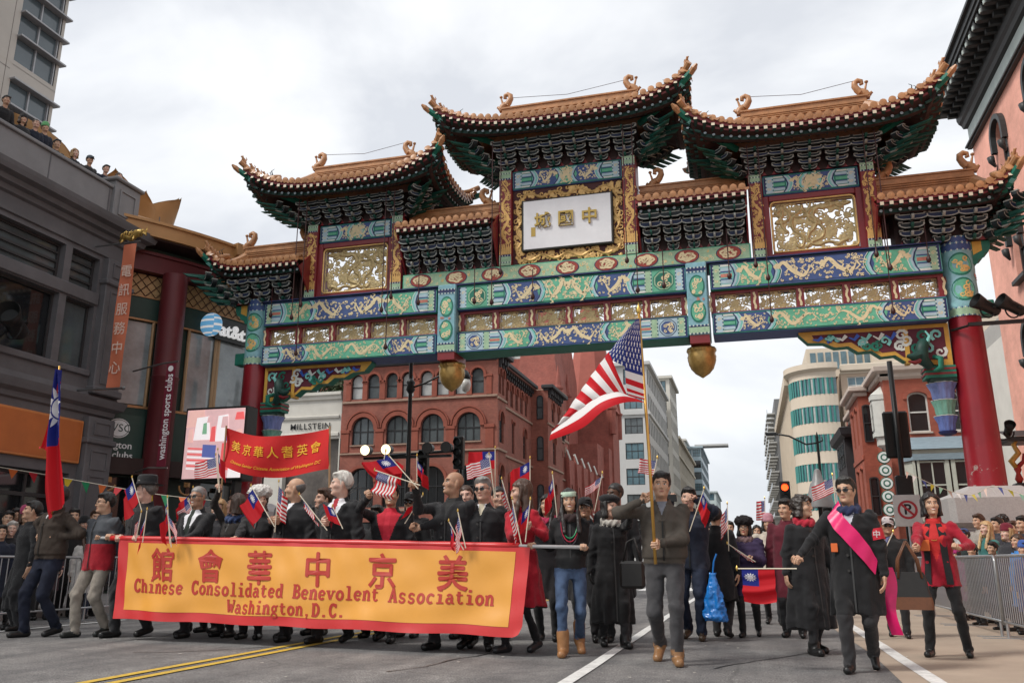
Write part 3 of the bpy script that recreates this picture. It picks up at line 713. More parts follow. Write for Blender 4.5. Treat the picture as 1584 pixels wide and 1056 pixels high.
def roof(x0, hw, ze, up, zr, rl, hd=1.55, ends=(1, 1), zb=None, half=2.0, nb=6, br=None, rh=.3):
	"""hipped roof with upswept corners. ends: 1 = hipped end, 0 = cut against a post"""
	def eave(x): return up * min(1.15, abs(x / hw)) ** 3.4 if (ends[0] if x < 0 else ends[1]) else 0
	def S(x, t):                                                    # front slope surface, t: 0 eave .. 1 ridge
		q = eave(x)
		return (x, -(hd + q*.22) * (1 - t), ze + (zr - ze) * t ** 1.7 + q * (1 - t) ** 2)
	def tmax(x):
		e_ = ends[0] if x < 0 else ends[1]
		return 1 if not e_ or abs(x) <= rl else max(.08, (hw - abs(x)) / (hw - rl))
	rf = MB()
	nx = 36
	for sy in (-1, 1):
		rf.grid(lambda u, v: (lambda x: (lambda p: (x0 + p[0], -sy*p[1] if sy > 0 else p[1], p[2] - .03))(S(x, v * tmax(x))))(-hw + 2*hw*u), nx, 6, 0)
	def E(sgn, y, t):                                               # end slopes
		q = up * min(1.15, abs(y / hd)) ** 3.4
		return (sgn * ((hw + q*.12) * (1 - t) + rl * t), y, ze + (zr - ze) * t ** 1.7 + q * (1 - t) ** 2)
	for sgn, e_ in ((-1, ends[0]), (1, ends[1])):
		if e_: rf.grid(lambda u, v: (lambda y: (lambda p: (x0 + p[0], p[1], p[2] - .03))(E(sgn, y, v * (1 - abs(y / hd)) if abs(y) < hd else 0)))(-hd + 2*hd*u), 16, 6, 0)
	ro = part(rf, 'roof', TILE, ARCH, 40)
	# barrel tile rows of the front and of the hipped ends
	n = int(round(2*hw / .205));
	def row(fn, T, width=.062):
		b = MB(); K = 5 if T > .3 else 3
		ring = []
		for j in range(K + 1):
			p = Vector(fn(T * j / K)); ring.append(p)
		d0 = (ring[1] - ring[0]).normalized()
		side = Vector((1, 0, 0)) if abs(d0.y) > abs(d0.x) else Vector((0, 1, 0))
		upv = side.cross(d0); upv = upv if upv.z > 0 else -upv
		vs = []
		for p in ring:
			for k in range(6):
				w = math.pi * k / 5; vs.append(p + side*(math.cos(w)*width) + upv*(math.sin(w)*width*1.05 - .02))
		b.add(vs, [(j*6 + k, j*6 + k + 1, (j+1)*6 + k + 1, (j+1)*6 + k) for j in range(K) for k in range(5)], 0)
		c = ring[0] - d0*.012 + upv*.012; rr = .086
		disc = [c + side*(math.cos(i*.5236)*rr) + upv*(math.sin(i*.5236)*rr) for i in range(12)]
		b.add(disc + [q + d0*.05 for q in disc] + [c - d0*.02], [(i, (i+1) % 12, (i+1) % 12 + 12, i + 12) for i in range(12)] + [(i, 24, (i+1) % 12) for i in range(12)], 1)
		h = side * .1025
		b.add([c + h - side*.07 - upv*.03, c + h + side*.07 - upv*.03, c + h + side*.045 - upv*.085, c + h - upv*.115, c + h - side*.045 - upv*.085], [(0, 1, 2, 3, 4)], 0)
		return b.build('tile_row', [TILE, TILE2], ro, 50)
	for i in range(n):
		x = -hw + (i + .5) * 2*hw/n
		row(lambda t: (lambda p: (x0 + p[0], p[1], p[2]))(S(x, t)), tmax(x)*.99)
	for sgn, e_ in ((-1, ends[0]), (1, ends[1])):
		if not e_: continue
		m = int(round(2*hd / .21))
		for i in range(m):
			yy = -hd + (i + .5) * 2*hd/m
			row(lambda t: (lambda p: (x0 + p[0], p[1], p[2]))(E(sgn, yy, t)), max(.06, (1 - abs(yy/hd))*.99))
	# eave boards, rafter ends and soffit, all following the eave curve
	eb = MB(); rt = MB()
	def along(f, xs): return [f(x) for x in xs]
	xs = [-hw + 2*hw*i/40 for i in range(41)]
	def pt(x, back, down):
		if ends[0] if x < 0 else ends[1]: back = min(back, max(.02, hw - abs(x)) + .0*back + .25)
		p = S(x, 0); q = p[2] - ze; return (x0 + x, p[1] + back, ze + q * (1 - min(1, back/hd)) ** 2.2 - down)
	def ptE(sgn, y, back, down):
		back = min(back, max(.02, hd - abs(y)) + .25)
		p = E(sgn, y, 0); q = p[2] - ze; return (x0 + p[0] - sgn*back, p[1], ze + q * (1 - min(1, back/hd)) ** 2.2 - down)
	lines = [[lambda x, b_, d_: pt(x, b_, d_), xs]]
	ysE = [-hd + 2*hd*i/20 for i in range(21)]
	for sgn, e_ in ((-1, ends[0]), (1, ends[1])):
		if e_: lines.append([lambda y, b_, d_, sg=sgn: ptE(sg, y, b_, d_), ysE])
	bk = [lambda x, b_, d_: (lambda p: (p[0], -p[1], p[2]))(pt(x, b_, d_)), xs]
	for fn, ss in lines + [bk]:
		prof = [(.02, .03), (.03, .13), (.10, .14), (.11, .19), (.30, .21), (.31, .30), (.40, .31), (hd*.62, .02)]
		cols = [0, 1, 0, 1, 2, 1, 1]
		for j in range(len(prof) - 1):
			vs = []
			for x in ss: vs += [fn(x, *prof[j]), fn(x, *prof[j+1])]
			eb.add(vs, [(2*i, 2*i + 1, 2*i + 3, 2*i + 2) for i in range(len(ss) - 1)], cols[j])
	for fn, ss in lines:
		L_ = ss[-1] - ss[0]; m = int(L_ / .205)
		for i in range(m):
			x = ss[0] + (i + .5) * L_ / m
			for (b_, d_, rr, mi, n_) in ((.0, .165, .045, 0, 4), (.22, .265, .038, 1, 8)):
				c = Vector(fn(x, b_, d_)); c2 = Vector(fn(x, b_ + .28, d_ - .02)); d = (c2 - c).normalized()
				s_ = Vector((d.y, -d.x, 0)).normalized(); u_ = s_.cross(d); u_ = u_ if u_.z > 0 else -u_
				a0 = math.pi/4 if n_ == 4 else 0; q = rr * (1.3 if n_ == 4 else 1)
				rg_ = [c + s_*(q*math.cos(a0 + 6.2832*k/n_)) + u_*(q*math.sin(a0 + 6.2832*k/n_)) for k in range(n_)]
				rt.add(rg_ + [p + d*.28 for p in rg_], [(k, (k+1) % n_, (k+1) % n_ + n_, k + n_) for k in range(n_)], 2)
				rt.add(rg_, [range(n_)], mi)
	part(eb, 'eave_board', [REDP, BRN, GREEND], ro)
	tag(part(rt, 'rafter_ends', [mat('rafter_cream', (.62, .55, .42), .6), mat('rafter_blue', (.34, .42, .46), .6), GREEND], ro), kind='stuff')
	# ridges with figures
	rd = MB(); zt = zr + .02
	RT = rh
	zt += RT
	rd.box(x0 - rl - (.0 if ends[0] else hw - rl), x0 + rl + (0 if ends[1] else hw - rl), -.1, .1, zr - .1, zt + .16, 0)
	rd.box(x0 - rl - (.0 if ends[0] else hw - rl) - .02, x0 + rl + (0 if ends[1] else hw - rl) + .02, -.13, .13, zt + .165, zt + .21, 0)
	rd.box(x0 - rl - (.0 if ends[0] else hw - rl) - .01, x0 + rl + (0 if ends[1] else hw - rl) + .01, -.12, .12, zt + .02, zt + .06, 0)
	for kz in (.0, .09, .18): rd.tube([(x0 - rl - (.0 if ends[0] else hw - rl), -.115, zr + .08 + kz*RT*4), (x0 + rl + (0 if ends[1] else hw - rl), -.115, zr + .08 + kz*RT*4)], .022, 6, 0)
	hips = []
	for sgn, e_ in ((-1, ends[0]), (1, ends[1])):
		if not e_: continue
		for sy in (-1, 1):
			path = []
			for j in range(11):
				t = j / 10; x = (hw * (1 - t) + rl * t)
				p = S(x, t); q = up * 1.0 * (1 - t) ** 3
				path.append((x0 + sgn*x, sy*abs(p[1]), ze + (zr - ze)*t**1.7 + q + .06))
			path[0] = (path[0][0] + sgn*.06, path[0][1] + sy*.06, path[0][2] + .05)
			rd.tube(path, [.08 + .11*(j/10)**2 for j in range(11)], 8, 0)
			hips.append((sgn, sy, path))
	rp_ = part(rd, 'ridge', TILE2, ro, 40)
	for sgn, e_ in ((-1, ends[0]), (1, ends[1])):
		xx = x0 + sgn*(rl - .1) if e_ else x0 + sgn*(hw - .45)
		link('ridge_dragon', CHI, rp_, (xx, 0, zt + .2), (0, 0, 0 if sgn < 0 else math.pi), .78)
	for sgn, sy, path in hips:
		if sy > 0: continue
		def on(t):
			j = t*10; i = min(9, int(j)); f = j - i
			return [path[i][k]*(1 - f) + path[i+1][k]*f for k in range(3)]
		q = on(.42); dirx = math.atan2(path[0][1] - path[5][1], path[0][0] - path[5][0])
		link('eave_beast', CHU, rp_, (q[0], q[1], q[2] + .05), (0, 0, dirx + math.pi), .85)
		for k in range(4):
			q = on(.03 + .085*k); link('roof_figure', SML, rp_, (q[0], q[1], q[2] + .05), (0, 0, dirx + math.pi), .95)
	# corner beam tips
	for sgn, e_ in ((-1, ends[0]), (1, ends[1])):
		if not e_: continue
		for sy in (-1, 1):
			cb = MB(); p = Vector((x0 + sgn*hw, sy*hd*1.06, ze + up - .22)); q = Vector((x0 + sgn*(half + .1), sy*.5, ze - .12))
			d = (p - q).normalized()
			cb.tube([q, q.lerp(p, .5) - Vector((0, 0, .12)), p, p + d*.2 + Vector((0, 0, .05))], [.09, .1, .09, .07], 6, 0)
			cb.tube([p + d*.1, p + d*.24 + Vector((0, 0, .06)), p + d*.34 + Vector((0, 0, .1))], [.075, .08, .03], 6, 1)
			cb.tube([q.lerp(p, .55) - Vector((0, 0, .1)), q.lerp(p, .9) - Vector((0, 0, .06))], [.06, .085], 6, 2)
			part(cb, 'corner_beam', [GREEN, TILE2, AQUA], ro)
	# bracket sets under the eaves
	if zb is not None:
		br = br or BR5
		k5 = (ze - .3 - zb) / (.155 * (5 if br is BR5 else 4))
		yb = -.34
		span = 2*half
		for i in range(nb):
			x = -half + span * (i + .5) / nb
			link('bracket_set', br, ro, (x0 + x, yb, zb), None, (span/nb/.62*.98, 1.0, k5))
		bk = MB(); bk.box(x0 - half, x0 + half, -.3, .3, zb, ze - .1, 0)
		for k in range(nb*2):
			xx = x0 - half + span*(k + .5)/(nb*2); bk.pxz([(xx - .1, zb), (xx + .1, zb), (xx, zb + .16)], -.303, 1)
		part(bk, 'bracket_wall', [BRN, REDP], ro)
		for sgn, e_ in ((-1, ends[0]), (1, ends[1])):
			if not e_: continue
			for sy in (-1, 1):
				link('corner_bracket', BRC, ro, (x0 + sgn*(half + .06), sy*.34, zb), (0, 0, sgn*R(45) if sy < 0 else sgn*R(135)), (1, 1.55, k5))
			for yy in (-.02,):
				link('bracket_set', br, ro, (x0 + sgn*(half), yy, zb), (0, 0, sgn*R(90)), (.8, 1.25, k5))
			link('corner_bracket', BRC, ro, (x0 + sgn*half, -.2, zb), (0, 0, sgn*R(70)), (.9, 1.5, k5))
	return ro
roof(0, 3.42, 12.40, .60, 13.14, 1.9, rh=.2, zb=11.42, half=1.95, nb=6)
for s in (-1, 1): roof(6.22*s, 2.98, 11.30, .66, 12.10, 1.55, rh=.14, zb=10.46, half=1.62, nb=5)
for s in (-1, 1): roof(3.29*s, 1.36, 9.84, 0, 10.3, 1.3, rh=.12, hd=1.15, ends=(0, 0), zb=8.66, half=1.3, nb=5)
roof(-9.0, 1.46, 9.18, .46, 9.74, .95, rh=.16, hd=1.2, ends=(1, 0), zb=8.23, half=1.0, nb=3, br=BR4)
roof(9.0, 1.46, 9.18, .46, 9.74, .95, rh=.16, hd=1.2, ends=(0, 1), zb=8.23, half=1.0, nb=3, br=BR4)
for s in (-1, 1):                                                   # dark red cheek boards closing the cut roof ends
	for xx, z0, z1 in ((1.93, 8.66, 10.2), (4.62, 8.66, 10.2)):
		b = MB(); b.prism([(-.3, z0), (.3, z0), (1.0, z1 - .6), (.3, z1), (-.3, z1), (-1.0, z1 - .6)], -.02, .02); o = part(b, 'cheek_board', REDP); o.location = (s*xx, 0, 0); o.rotation_euler = (0, 0, R(90))
	b = MB(); b.prism([(-.3, 8.25), (.3, 8.25), (1.05, 8.98), (.1, 9.85), (-.1, 9.85), (-1.05, 8.98)], -.02, .02); o = part(b, 'cheek_board', REDP); o.location = (s*7.56, 0, 0); o.rotation_euler = (0, 0, R(90))
# stub brackets outside the columns
for s in (-1, 1):
	b = MB(); pts = [(9.62*s, 8.33), (10.02*s, 8.33), (10.04*s, 8.1), (9.98*s, 7.95), (9.9*s, 7.93), (9.85*s, 7.82), (9.75*s, 7.78), (9.7*s, 7.68), (9.62*s, 7.68)]
	b.prism(pts if s < 0 else pts[::-1], -.2, .2, 0)
	q = [(9.65*s, 8.25), (9.85*s, 8.25), (9.85*s, 8.0), (9.65*s, 7.9)]; b.pxz(q if s < 0 else q[::-1], -.204, 1)
	part(b, 'beam_nose', [GREEN, YEL]); b = MB(); b.bbox(*sorted((9.6*s, 9.95*s)), -.18, .18, 6.45, 6.8, .02, 0); part(b, 'beam_end', GREEN)
# ---- scalloped corner wings and the dragon-head consoles under them
for s in (-1, 1):
	b = MB(); X = lambda d: s*(8.92 - d)
	low = [(0, 5.30), (.55, 5.36), (.75, 5.50), (1.0, 5.46), (1.2, 5.62), (1.5, 5.60), (1.7, 5.76), (2.0, 5.75), (2.2, 5.90), (2.5, 5.89), (2.75, 6.02), (3.1, 6.04), (3.3, 6.26)]
	outl = [(X(d), z) for d, z in low] + [(X(3.3), 6.31), (X(0), 6.31)]
	inl = [(X(.1), 5.46)] + [(X(min(3.0, d*.93 + .08)), z + .09) for d, z in low[1:-1]] + [(X(3.0), 6.22), (X(.1), 6.22)]
	if s > 0: outl, inl = outl[::-1], inl[::-1]
	b.prism(outl, -.16, .16, 1); b.pxz(outl, -.165, 0)
	b.pxz(inl, -.170, 2)
	b.box(*sorted((X(.88), X(.98))), -.19, .1, 5.4, 6.3, 0)
	rg = rng(31)
	for k in range(20):
		d = rg.uniform(.2, 2.7); top = 6.16; bot = 5.52 + d*.19; z = rg.uniform(bot, top)
		r = min(.14, (top - bot)*.33)
		mi = rg.choice((3, 4, 5, 6))
		b.ribbon(spiral(X(d), z, r, 1.2, rg.uniform(0, 6), rg.choice((-1, 1)), 10), [.075 - .004*i for i in range(11)], -.178 - .0015*k, mi)
	for k in range(7):
		d = 1.15 + .27*k; b.ribbon([(X(d), 6.15), (X(d + .1), 6.0 + .012*k), (X(d + .22), 6.1)], [.09, .07, .03], -.212 - .001*k, (4, 6, 5)[k % 3])
	part(b, 'corner_wing', [YEL, GREEN, mat('wing_field', (.10, .012, .025), .6), GREEN, mat('wing_blue', (.03, .09, .42), .5), AQUA, WHITEL])
	# console: dragon head on tiers above ribbed drums
	b = MB(); cx = s*8.66
	b.box(*sorted((s*8.3, s*8.95)), -.24, .2, 5.02, 5.3, 1)
	b.box(*sorted((s*8.28, s*8.95)), -.245, .2, 5.09, 5.14, 2); b.box(*sorted((s*8.28, s*8.95)), -.246, .2, 5.2, 5.25, 2)
	b.box(*sorted((s*8.4, s*8.95)), -.22, .18, 4.93, 5.018, 0)
	b.tube([(s*8.45, -.25, 5.95), (s*8.3, -.4, 5.8), (s*8.22, -.5, 5.6), (s*8.25, -.45, 5.4), (s*8.4, -.35, 5.25)], [.06, .13, .15, .13, .1], 8, 0)
	b.tube([(s*8.2, -.5, 5.55), (s*8.02, -.55, 5.46), (s*7.9, -.55, 5.5)], [.12, .09, .04], 7, 0)
	b.tube([(s*8.22, -.48, 5.42), (s*8.05, -.52, 5.34), (s*7.92, -.5, 5.38)], [.08, .06, .02], 7, 2)
	b.tube([(s*8.34, -.42, 5.75), (s*8.44, -.46, 5.95), (s*8.36, -.46, 6.08)], [.06, .04, .015], 6, 3)
	b.tube([(s*8.5, -.3, 5.5), (s*8.62, -.42, 5.42), (s*8.6, -.44, 5.2), (s*8.45, -.42, 5.14)], [.05, .07, .07, .03], 7, 1)
	cons = part(b, 'dragon_console', [GREEND, GREEN, REDP, AQUA], ARCH, 50)
	z = 4.93
	for i, (r0, r1, hh, c) in enumerate(((.30, .23, .40, (.17, .22, .46)), (.25, .20, .36, (.17, .38, .30)), (.23, .17, .36, (.12, .17, .42)))):
		b = MB(); b.lathe([(r1*.9, z - hh), (r1, z - hh + .05), (r1*1.05, z - hh*.5), (r0*1.0, z - .07), (r0*1.06, z - .03), (r0*.9, z)], (cx, 0, 0), 48, 0, lambda w, t: 1 + .05*math.cos(12*w))
		b.lathe([(r0*.98, z - .045), (r0*1.1, z - .02), (r0*.98, z + .0)], (cx, 0, 0), 24, 1, lambda w, t: 1 + .06*math.cos(12*w))
		b.build('ribbed_drum', [mat('drum_%d' % i, c, .5, 0, .3, 18, 0, 30, .3, stretch=(1, 1, .2)), OUTL], cons, 60); z -= hh
	b = MB(); b.lathe([(.06, z - .1), (.17, z - .06), (.2, z)], (cx, 0, 0), 20, 0); b.build('drum_foot', NAVY, cons)
# ---- hanging stay rods with weights
def stay(x, y, z0, z1):
	b = MB(); b.tube([(x, y, z0), (x, y, z1)], .014, 5, 0, False)
	b.lathe([(.01, z1 - .14), (.05, z1 - .1), (.055, z1 - .04), (.02, z1 + .04), (.012, z1 + .12)], (x, y, 0), 8, 0)
	part(b, 'stay_rod', mat('stay_dark', (.045, .012, .012), .5), ARCH, 40)
for s in (-1, 1):
	for c, z0 in ((6.2 - 1.35, 11.0), (6.2 + 1.35, 11.0)):
		for d in (-.12, .14):
			x_ = s*(c + d)
			stay(x_, -1.02, z0, 7.55 if d > 0 else 7.9)
			if d > 0: stay(x_ + .02*s, -.62, 9.0, 6.62)
	for d in (-.1, .14): stay(s*(1.75 + d), -1.05, 12.0, 8.3 if d < 0 else 7.5)
	stay(s*2.5, -.62, 8.6, 7.7); stay(s*4.1, -.62, 9.0, 7.8); stay(s*8.6, -.62, 8.6, 7.8)
stay(-.9, -.6, 8.4, 7.7)
b = MB()
for x0, rl, z in ((0, 1.7, 13.75), (6.22, 1.4, 12.75), (-6.22, 1.4, 12.75)):
	b.tube([(x0 - rl + .1, 0, z + .16), (x0, 0, z + .02), (x0 + rl - .1, 0, z + .2)], .008, 4, 0)
part(b, 'ridge_wire', mat('stay_dark', (.045, .012, .012)))
# ================================================================== GROUND
def node_mat(name, rough=.8):
	m = bpy.data.materials.new(name); m.use_nodes = True; MATS[name] = m
	t = m.node_tree; p = t.nodes['Principled BSDF']; p.inputs['Roughness'].default_value = rough
	return m, t, p
def asphalt():
	m, t, p = node_mat('asphalt', .82)
	N = t.nodes.new; Lk = t.links.new
	co = N('ShaderNodeTexCoord')
	def noise(s, d=4, r=.6):
		n = N('ShaderNodeTexNoise'); n.inputs['Scale'].default_value = s; n.inputs['Detail'].default_value = d; n.inputs['Roughness'].default_value = r
		Lk(co.outputs['Object'], n.inputs['Vector']); return n.outputs['Fac']
	def ramp(src, a, b, c0, c1):
		r = N('ShaderNodeValToRGB'); r.color_ramp.elements[0].position = a; r.color_ramp.elements[1].position = b
		r.color_ramp.elements[0].color = (*c0, 1); r.color_ramp.elements[1].color = (*c1, 1); Lk(src, r.inputs['Fac']); return r.outputs['Color']
	def mul(a, b, f=1, bt='MULTIPLY'):
		x = N('ShaderNodeMix'); x.data_type = 'RGBA'; x.blend_type = bt; x.inputs['Factor'].default_value = f
		Lk(a, x.inputs['A']); Lk(b, x.inputs['B']); return x.outputs['Result']
	base = ramp(noise(.5, 6), .3, .7, (.12, .12, .122), (.175, .173, .172))
	speck = mul(ramp(noise(62, 3, .85), .38, .64, (.3, .3, .3), (2.0, 1.97, 1.93)), ramp(noise(14, 4, .7), .35, .65, (.82, .82, .82), (1.18, 1.18, 1.17)))
	blot = ramp(noise(1.7, 8, .75), .38, .64, (.68, .68, .69), (1.14, 1.13, 1.12))
	ms = N('ShaderNodeMapping'); ms.inputs['Scale'].default_value = (2.6, .16, 1); sn = N('ShaderNodeTexNoise'); sn.inputs['Scale'].default_value = 1.0; sn.inputs['Detail'].default_value = 6; Lk(co.outputs['Object'], ms.inputs['Vector']); Lk(ms.outputs['Vector'], sn.inputs['Vector'])
	c = mul(mul(mul(base, speck), blot), ramp(sn.outputs['Fac'], .36, .66, (.74, .74, .75), (1.16, 1.15, 1.13)))
	vo = N('ShaderNodeTexVoronoi'); vo.feature = 'DISTANCE_TO_EDGE'; vo.inputs['Scale'].default_value = .42
	wn_ = N('ShaderNodeTexNoise'); wn_.inputs['Scale'].default_value = 1.6; wn_.inputs['Detail'].default_value = 6
	Lk(co.outputs['Object'], wn_.inputs['Vector'])
	va = N('ShaderNodeMix'); va.data_type = 'VECTOR'; va.inputs['Factor'].default_value = .22
	Lk(co.outputs['Object'], va.inputs['A']); Lk(wn_.outputs['Color'], va.inputs['B']); Lk(va.outputs['Result'], vo.inputs['Vector'])
	crack = ramp(vo.outputs['Distance'], .0, .008, (.45, .45, .45), (1, 1, 1))
	c = mul(c, crack, .55)
	Lk(c, p.inputs['Base Color'])
	bn = N('ShaderNodeBump'); bn.inputs['Strength'].default_value = .5; bn.inputs['Distance'].default_value = .006; Lk(noise(140, 3, .7), bn.inputs['Height']); Lk(bn.outputs['Normal'], p.inputs['Normal'])
	return m
ASPH = asphalt()
PAVE = mat('pavement_concrete', (.33, .265, .205), .85, 0, .16, 1.3, .3, 90, .35, dirtcol=(.2, .165, .13))
KERB = mat('kerb_stone', (.30, .29, .28), .8, 0, .15, 3, .2, 50, .3)
WALKM = mat('sidewalk_concrete', (.27, .26, .25), .85, 0, .14, 1.5, .2, 60, .3)
def structure(b, name, mats): return tag(b.build(name, mats), kind='structure')
b = MB(); b.grid(lambda u, v: (-1500 + 3000*u, -200 + 2700*v, 0), 6, 6); structure(b, 'road', ASPH)
b = MB(); b.grid(lambda u, v: (1.12 + .03*math.sin(v*31)*(1 - u) + 10.9*u, -6 + 35.3*v, .004), 2, 60); structure(b, 'pavement', PAVE)
b = MB(); b.bbox(-17.5, -12.0, -6, 33, -.2, .13, .03); structure(b, 'sidewalk', WALKM)
b = MB(); b.bbox(5.6, 30, 52, 140, -.2, .13, .03); structure(b, 'sidewalk_far_right', WALKM)
b = MB(); b.bbox(-60, -13.4, 53.2, 330, -.2, .13, .03); structure(b, 'sidewalk_far_left', WALKM)
LW = mat('road_paint_white', (.62, .62, .60), .7, 0, .2, 18, .2, 80, .55, dirtcol=(.17, .17, .17))
LY = mat('road_paint_yellow', (.55, .36, .045), .7, 0, .2, 18, .2, 80, .5, dirtcol=(.18, .15, .1))
def line(name, x0, x1, y0, y1, m, z=.008):
	b = MB(); n = 60
	for i in range(n):
		ya, yb = y0 + (y1 - y0)*i/n, y0 + (y1 - y0)*(i + 1)/n
		w = [.004*math.sin(i*7.3), .004*math.sin(i*7.3 + 7.3)]
		b.add([(x0 + w[0], ya, z), (x1 + w[0], ya, z), (x1 + w[1], yb, z), (x0 + w[1], yb, z)], [(0, 1, 2, 3)], 0)
	return structure(b, name, m)
line('lane_line', -1.57, -1.45, 2, 30, LW); line('edge_line', 1.32, 1.45, 2, 29, LW)
line('centre_line', -5.31, -5.21, 2, 29, LY); line('centre_line_double', -5.08, -4.98, 2, 29, LY); line('parking_line', -10.26, -10.15, 9.3, 12.6, LW)
for k in range(9): line('crosswalk_bar', -11.3 + 1.5*k, -10.7 + 1.5*k, 29.6, 33, LW)
# ================================================================== BUILDING KIT
GLS = [mat('glass_dark', (.012, .014, .016), .06, 0, 0, spec=.6), mat('glass_grey', (.085, .10, .105), .08, 0, .5, .6, spec=.6), mat('glass_blind', (.42, .43, .42), .25, 0, .2, 1.5, spec=.5),
	   mat('glass_blue', (.10, .17, .20), .06, 0, .5, .5, spec=.7)]
def glass_any(rg, w=(5, 3, 2, 0)): return rg.choices(GLS, w)[0]
def arc_pts(xc, w, zt, arch, n=12):
	"""opening head from left spring to right spring"""
	if not arch: return [(xc - w/2, zt), (xc + w/2, zt)]
	rise = w/2 * arch; zs = zt - rise
	return [(xc - w/2*math.cos(math.pi*i/n), zs + rise*math.sin(math.pi*i/n)) for i in range(n + 1)]
def storey(b, x0, x1, z0, z1, ops, d=.25, mi=0, y=0, mr=None):
	mr = mi if mr is None else mr
	cur = x0
	for (xc, w, zb, zt, arch) in sorted(ops):
		xl, xr = xc - w/2, xc + w/2
		if xl > cur + 1e-4: b.add([(cur, y, z0), (xl, y, z0), (xl, y, z1), (cur, y, z1)], [(0, 1, 2, 3)], mi)
		if zb > z0 + 1e-4: b.add([(xl, y, z0), (xr, y, z0), (xr, y, zb), (xl, y, zb)], [(0, 1, 2, 3)], mi)
		H_ = arc_pts(xc, w, zt, arch)
		for (p, q), (r, s_) in zip(H_[:-1], H_[1:]): b.add([(p, y, q), (r, y, s_), (r, y, z1), (p, y, z1)], [(0, 1, 2, 3)], mi)
		loop = [(xl, zb)] + H_ + [(xr, zb)]
		for (p, q), (r, s_) in zip(loop, loop[1:] + loop[:1]): b.add([(p, y, q), (r, y, s_), (r, y + d, s_), (p, y + d, q)], [(3, 2, 1, 0)], mr)
		cur = xr
	if cur < x1 - 1e-4: b.add([(cur, y, z0), (x1, y, z0), (x1, y, z1), (cur, y, z1)], [(0, 1, 2, 3)], mi)
WCACHE = {}
def window(par, xc, w, zb, zt, arch=0, y=.15, fm=None, gm=None, fw=.06, mull=1, trans=(.5,), name='window', rot=None, at=None):
	key = (round(w, 3), round(zt - zb, 3), arch, fm.name, fw, mull, trans)
	h = zt - zb
	if key not in WCACHE:
		b = MB(); H_ = arc_pts(0, w, h, arch); loop = [(-w/2, 0)] + H_ + [(w/2, 0)]
		if arch: loop = loop[:1] + loop[1:-1] + loop[-1:]
		cxm, czm = 0, h/2
		inn = [((p)*(1 - 2*fw/w), fw + (q)*(1 - 2*fw/h)) for p, q in loop]
		n = len(loop)
		for i in range(n):
			j = (i + 1) % n
			b.add([(loop[i][0], -.05, loop[i][1]), (loop[j][0], -.05, loop[j][1]), (inn[j][0], -.05, inn[j][1]), (inn[i][0], -.05, inn[i][1])], [(0, 1, 2, 3)], 0)
			b.add([(inn[i][0], -.05, inn[i][1]), (inn[j][0], -.05, inn[j][1]), (inn[j][0], .0, inn[j][1]), (inn[i][0], .0, inn[i][1])], [(0, 1, 2, 3)], 0)
		for k in range(1, mull):
			x = -w/2 + w*k/mull; zt_ = h - fw if not arch else h - w/2*arch*(1 - math.sqrt(max(0, 1 - (2*x/w)**2))) - fw
			b.box(x - fw*.4, x + fw*.4, -.045, 0, fw, zt_, 0)
		for tq in trans: b.box(-w/2 + fw, w/2 - fw, -.047, 0, h*tq - fw*.45, h*tq + fw*.45, 0)
		g = MB(); g.poly([(p, 0, q) for p, q in loop], 0)
		WCACHE[key] = (b.mesh(name, fm), loop)
	fmesh, loop = WCACHE[key]
	gk = key + (gm.name,)
	if gk not in WCACHE:
		g = MB(); g.poly([(p, 0, q) for p, q in loop][::-1], 0); WCACHE[gk] = g.mesh('pane', gm)
	o = link(name, fmesh, par, at if at is not None else (xc, y, zb), rot)
	link('pane', WCACHE[gk], o, (0, .01, 0))
	return o
def hood(par, xc, w, zt, arch, t=.14, out=.08, m=None, name='hood_mould', y=0, drop=0):
	b = MB(); H_ = arc_pts(xc, w, zt, arch); O_ = arc_pts(xc, w + 2*t, zt + t, (w/2*arch + t)/(w/2 + t) if arch else 0)
	if drop: H_ = [(H_[0][0], H_[0][1] - drop)] + H_ + [(H_[-1][0], H_[-1][1] - drop)]; O_ = [(O_[0][0], O_[0][1] - drop - (0 if arch else t))] + O_ + [(O_[-1][0], O_[-1][1] - drop - (0 if arch else t))]
	for i in range(len(H_) - 1):
		a, c, d, e = H_[i], H_[i+1], O_[i+1], O_[i]
		b.add([(a[0], y - out, a[1]), (c[0], y - out, c[1]), (d[0], y - out, d[1]), (e[0], y - out, e[1])], [(0, 1, 2, 3)], 0)
		b.add([(e[0], y - out, e[1]), (d[0], y - out, d[1]), (d[0], y, d[1]), (e[0], y, e[1])], [(0, 1, 2, 3)], 0)
		b.add([(a[0], y - out, a[1]), (a[0], y, a[1]), (c[0], y, c[1]), (c[0], y - out, c[1])], [(0, 1, 2, 3)], 0)
	return b.build(name, m, par)
def sill(par, xc, w, z, m, out=.1, h=.1, name='sill', y=0):
	b = MB(); b.bbox(xc - w/2 - .08, xc + w/2 + .08, y - out, y + .1, z - h, z, .015); return b.build(name, m, par)
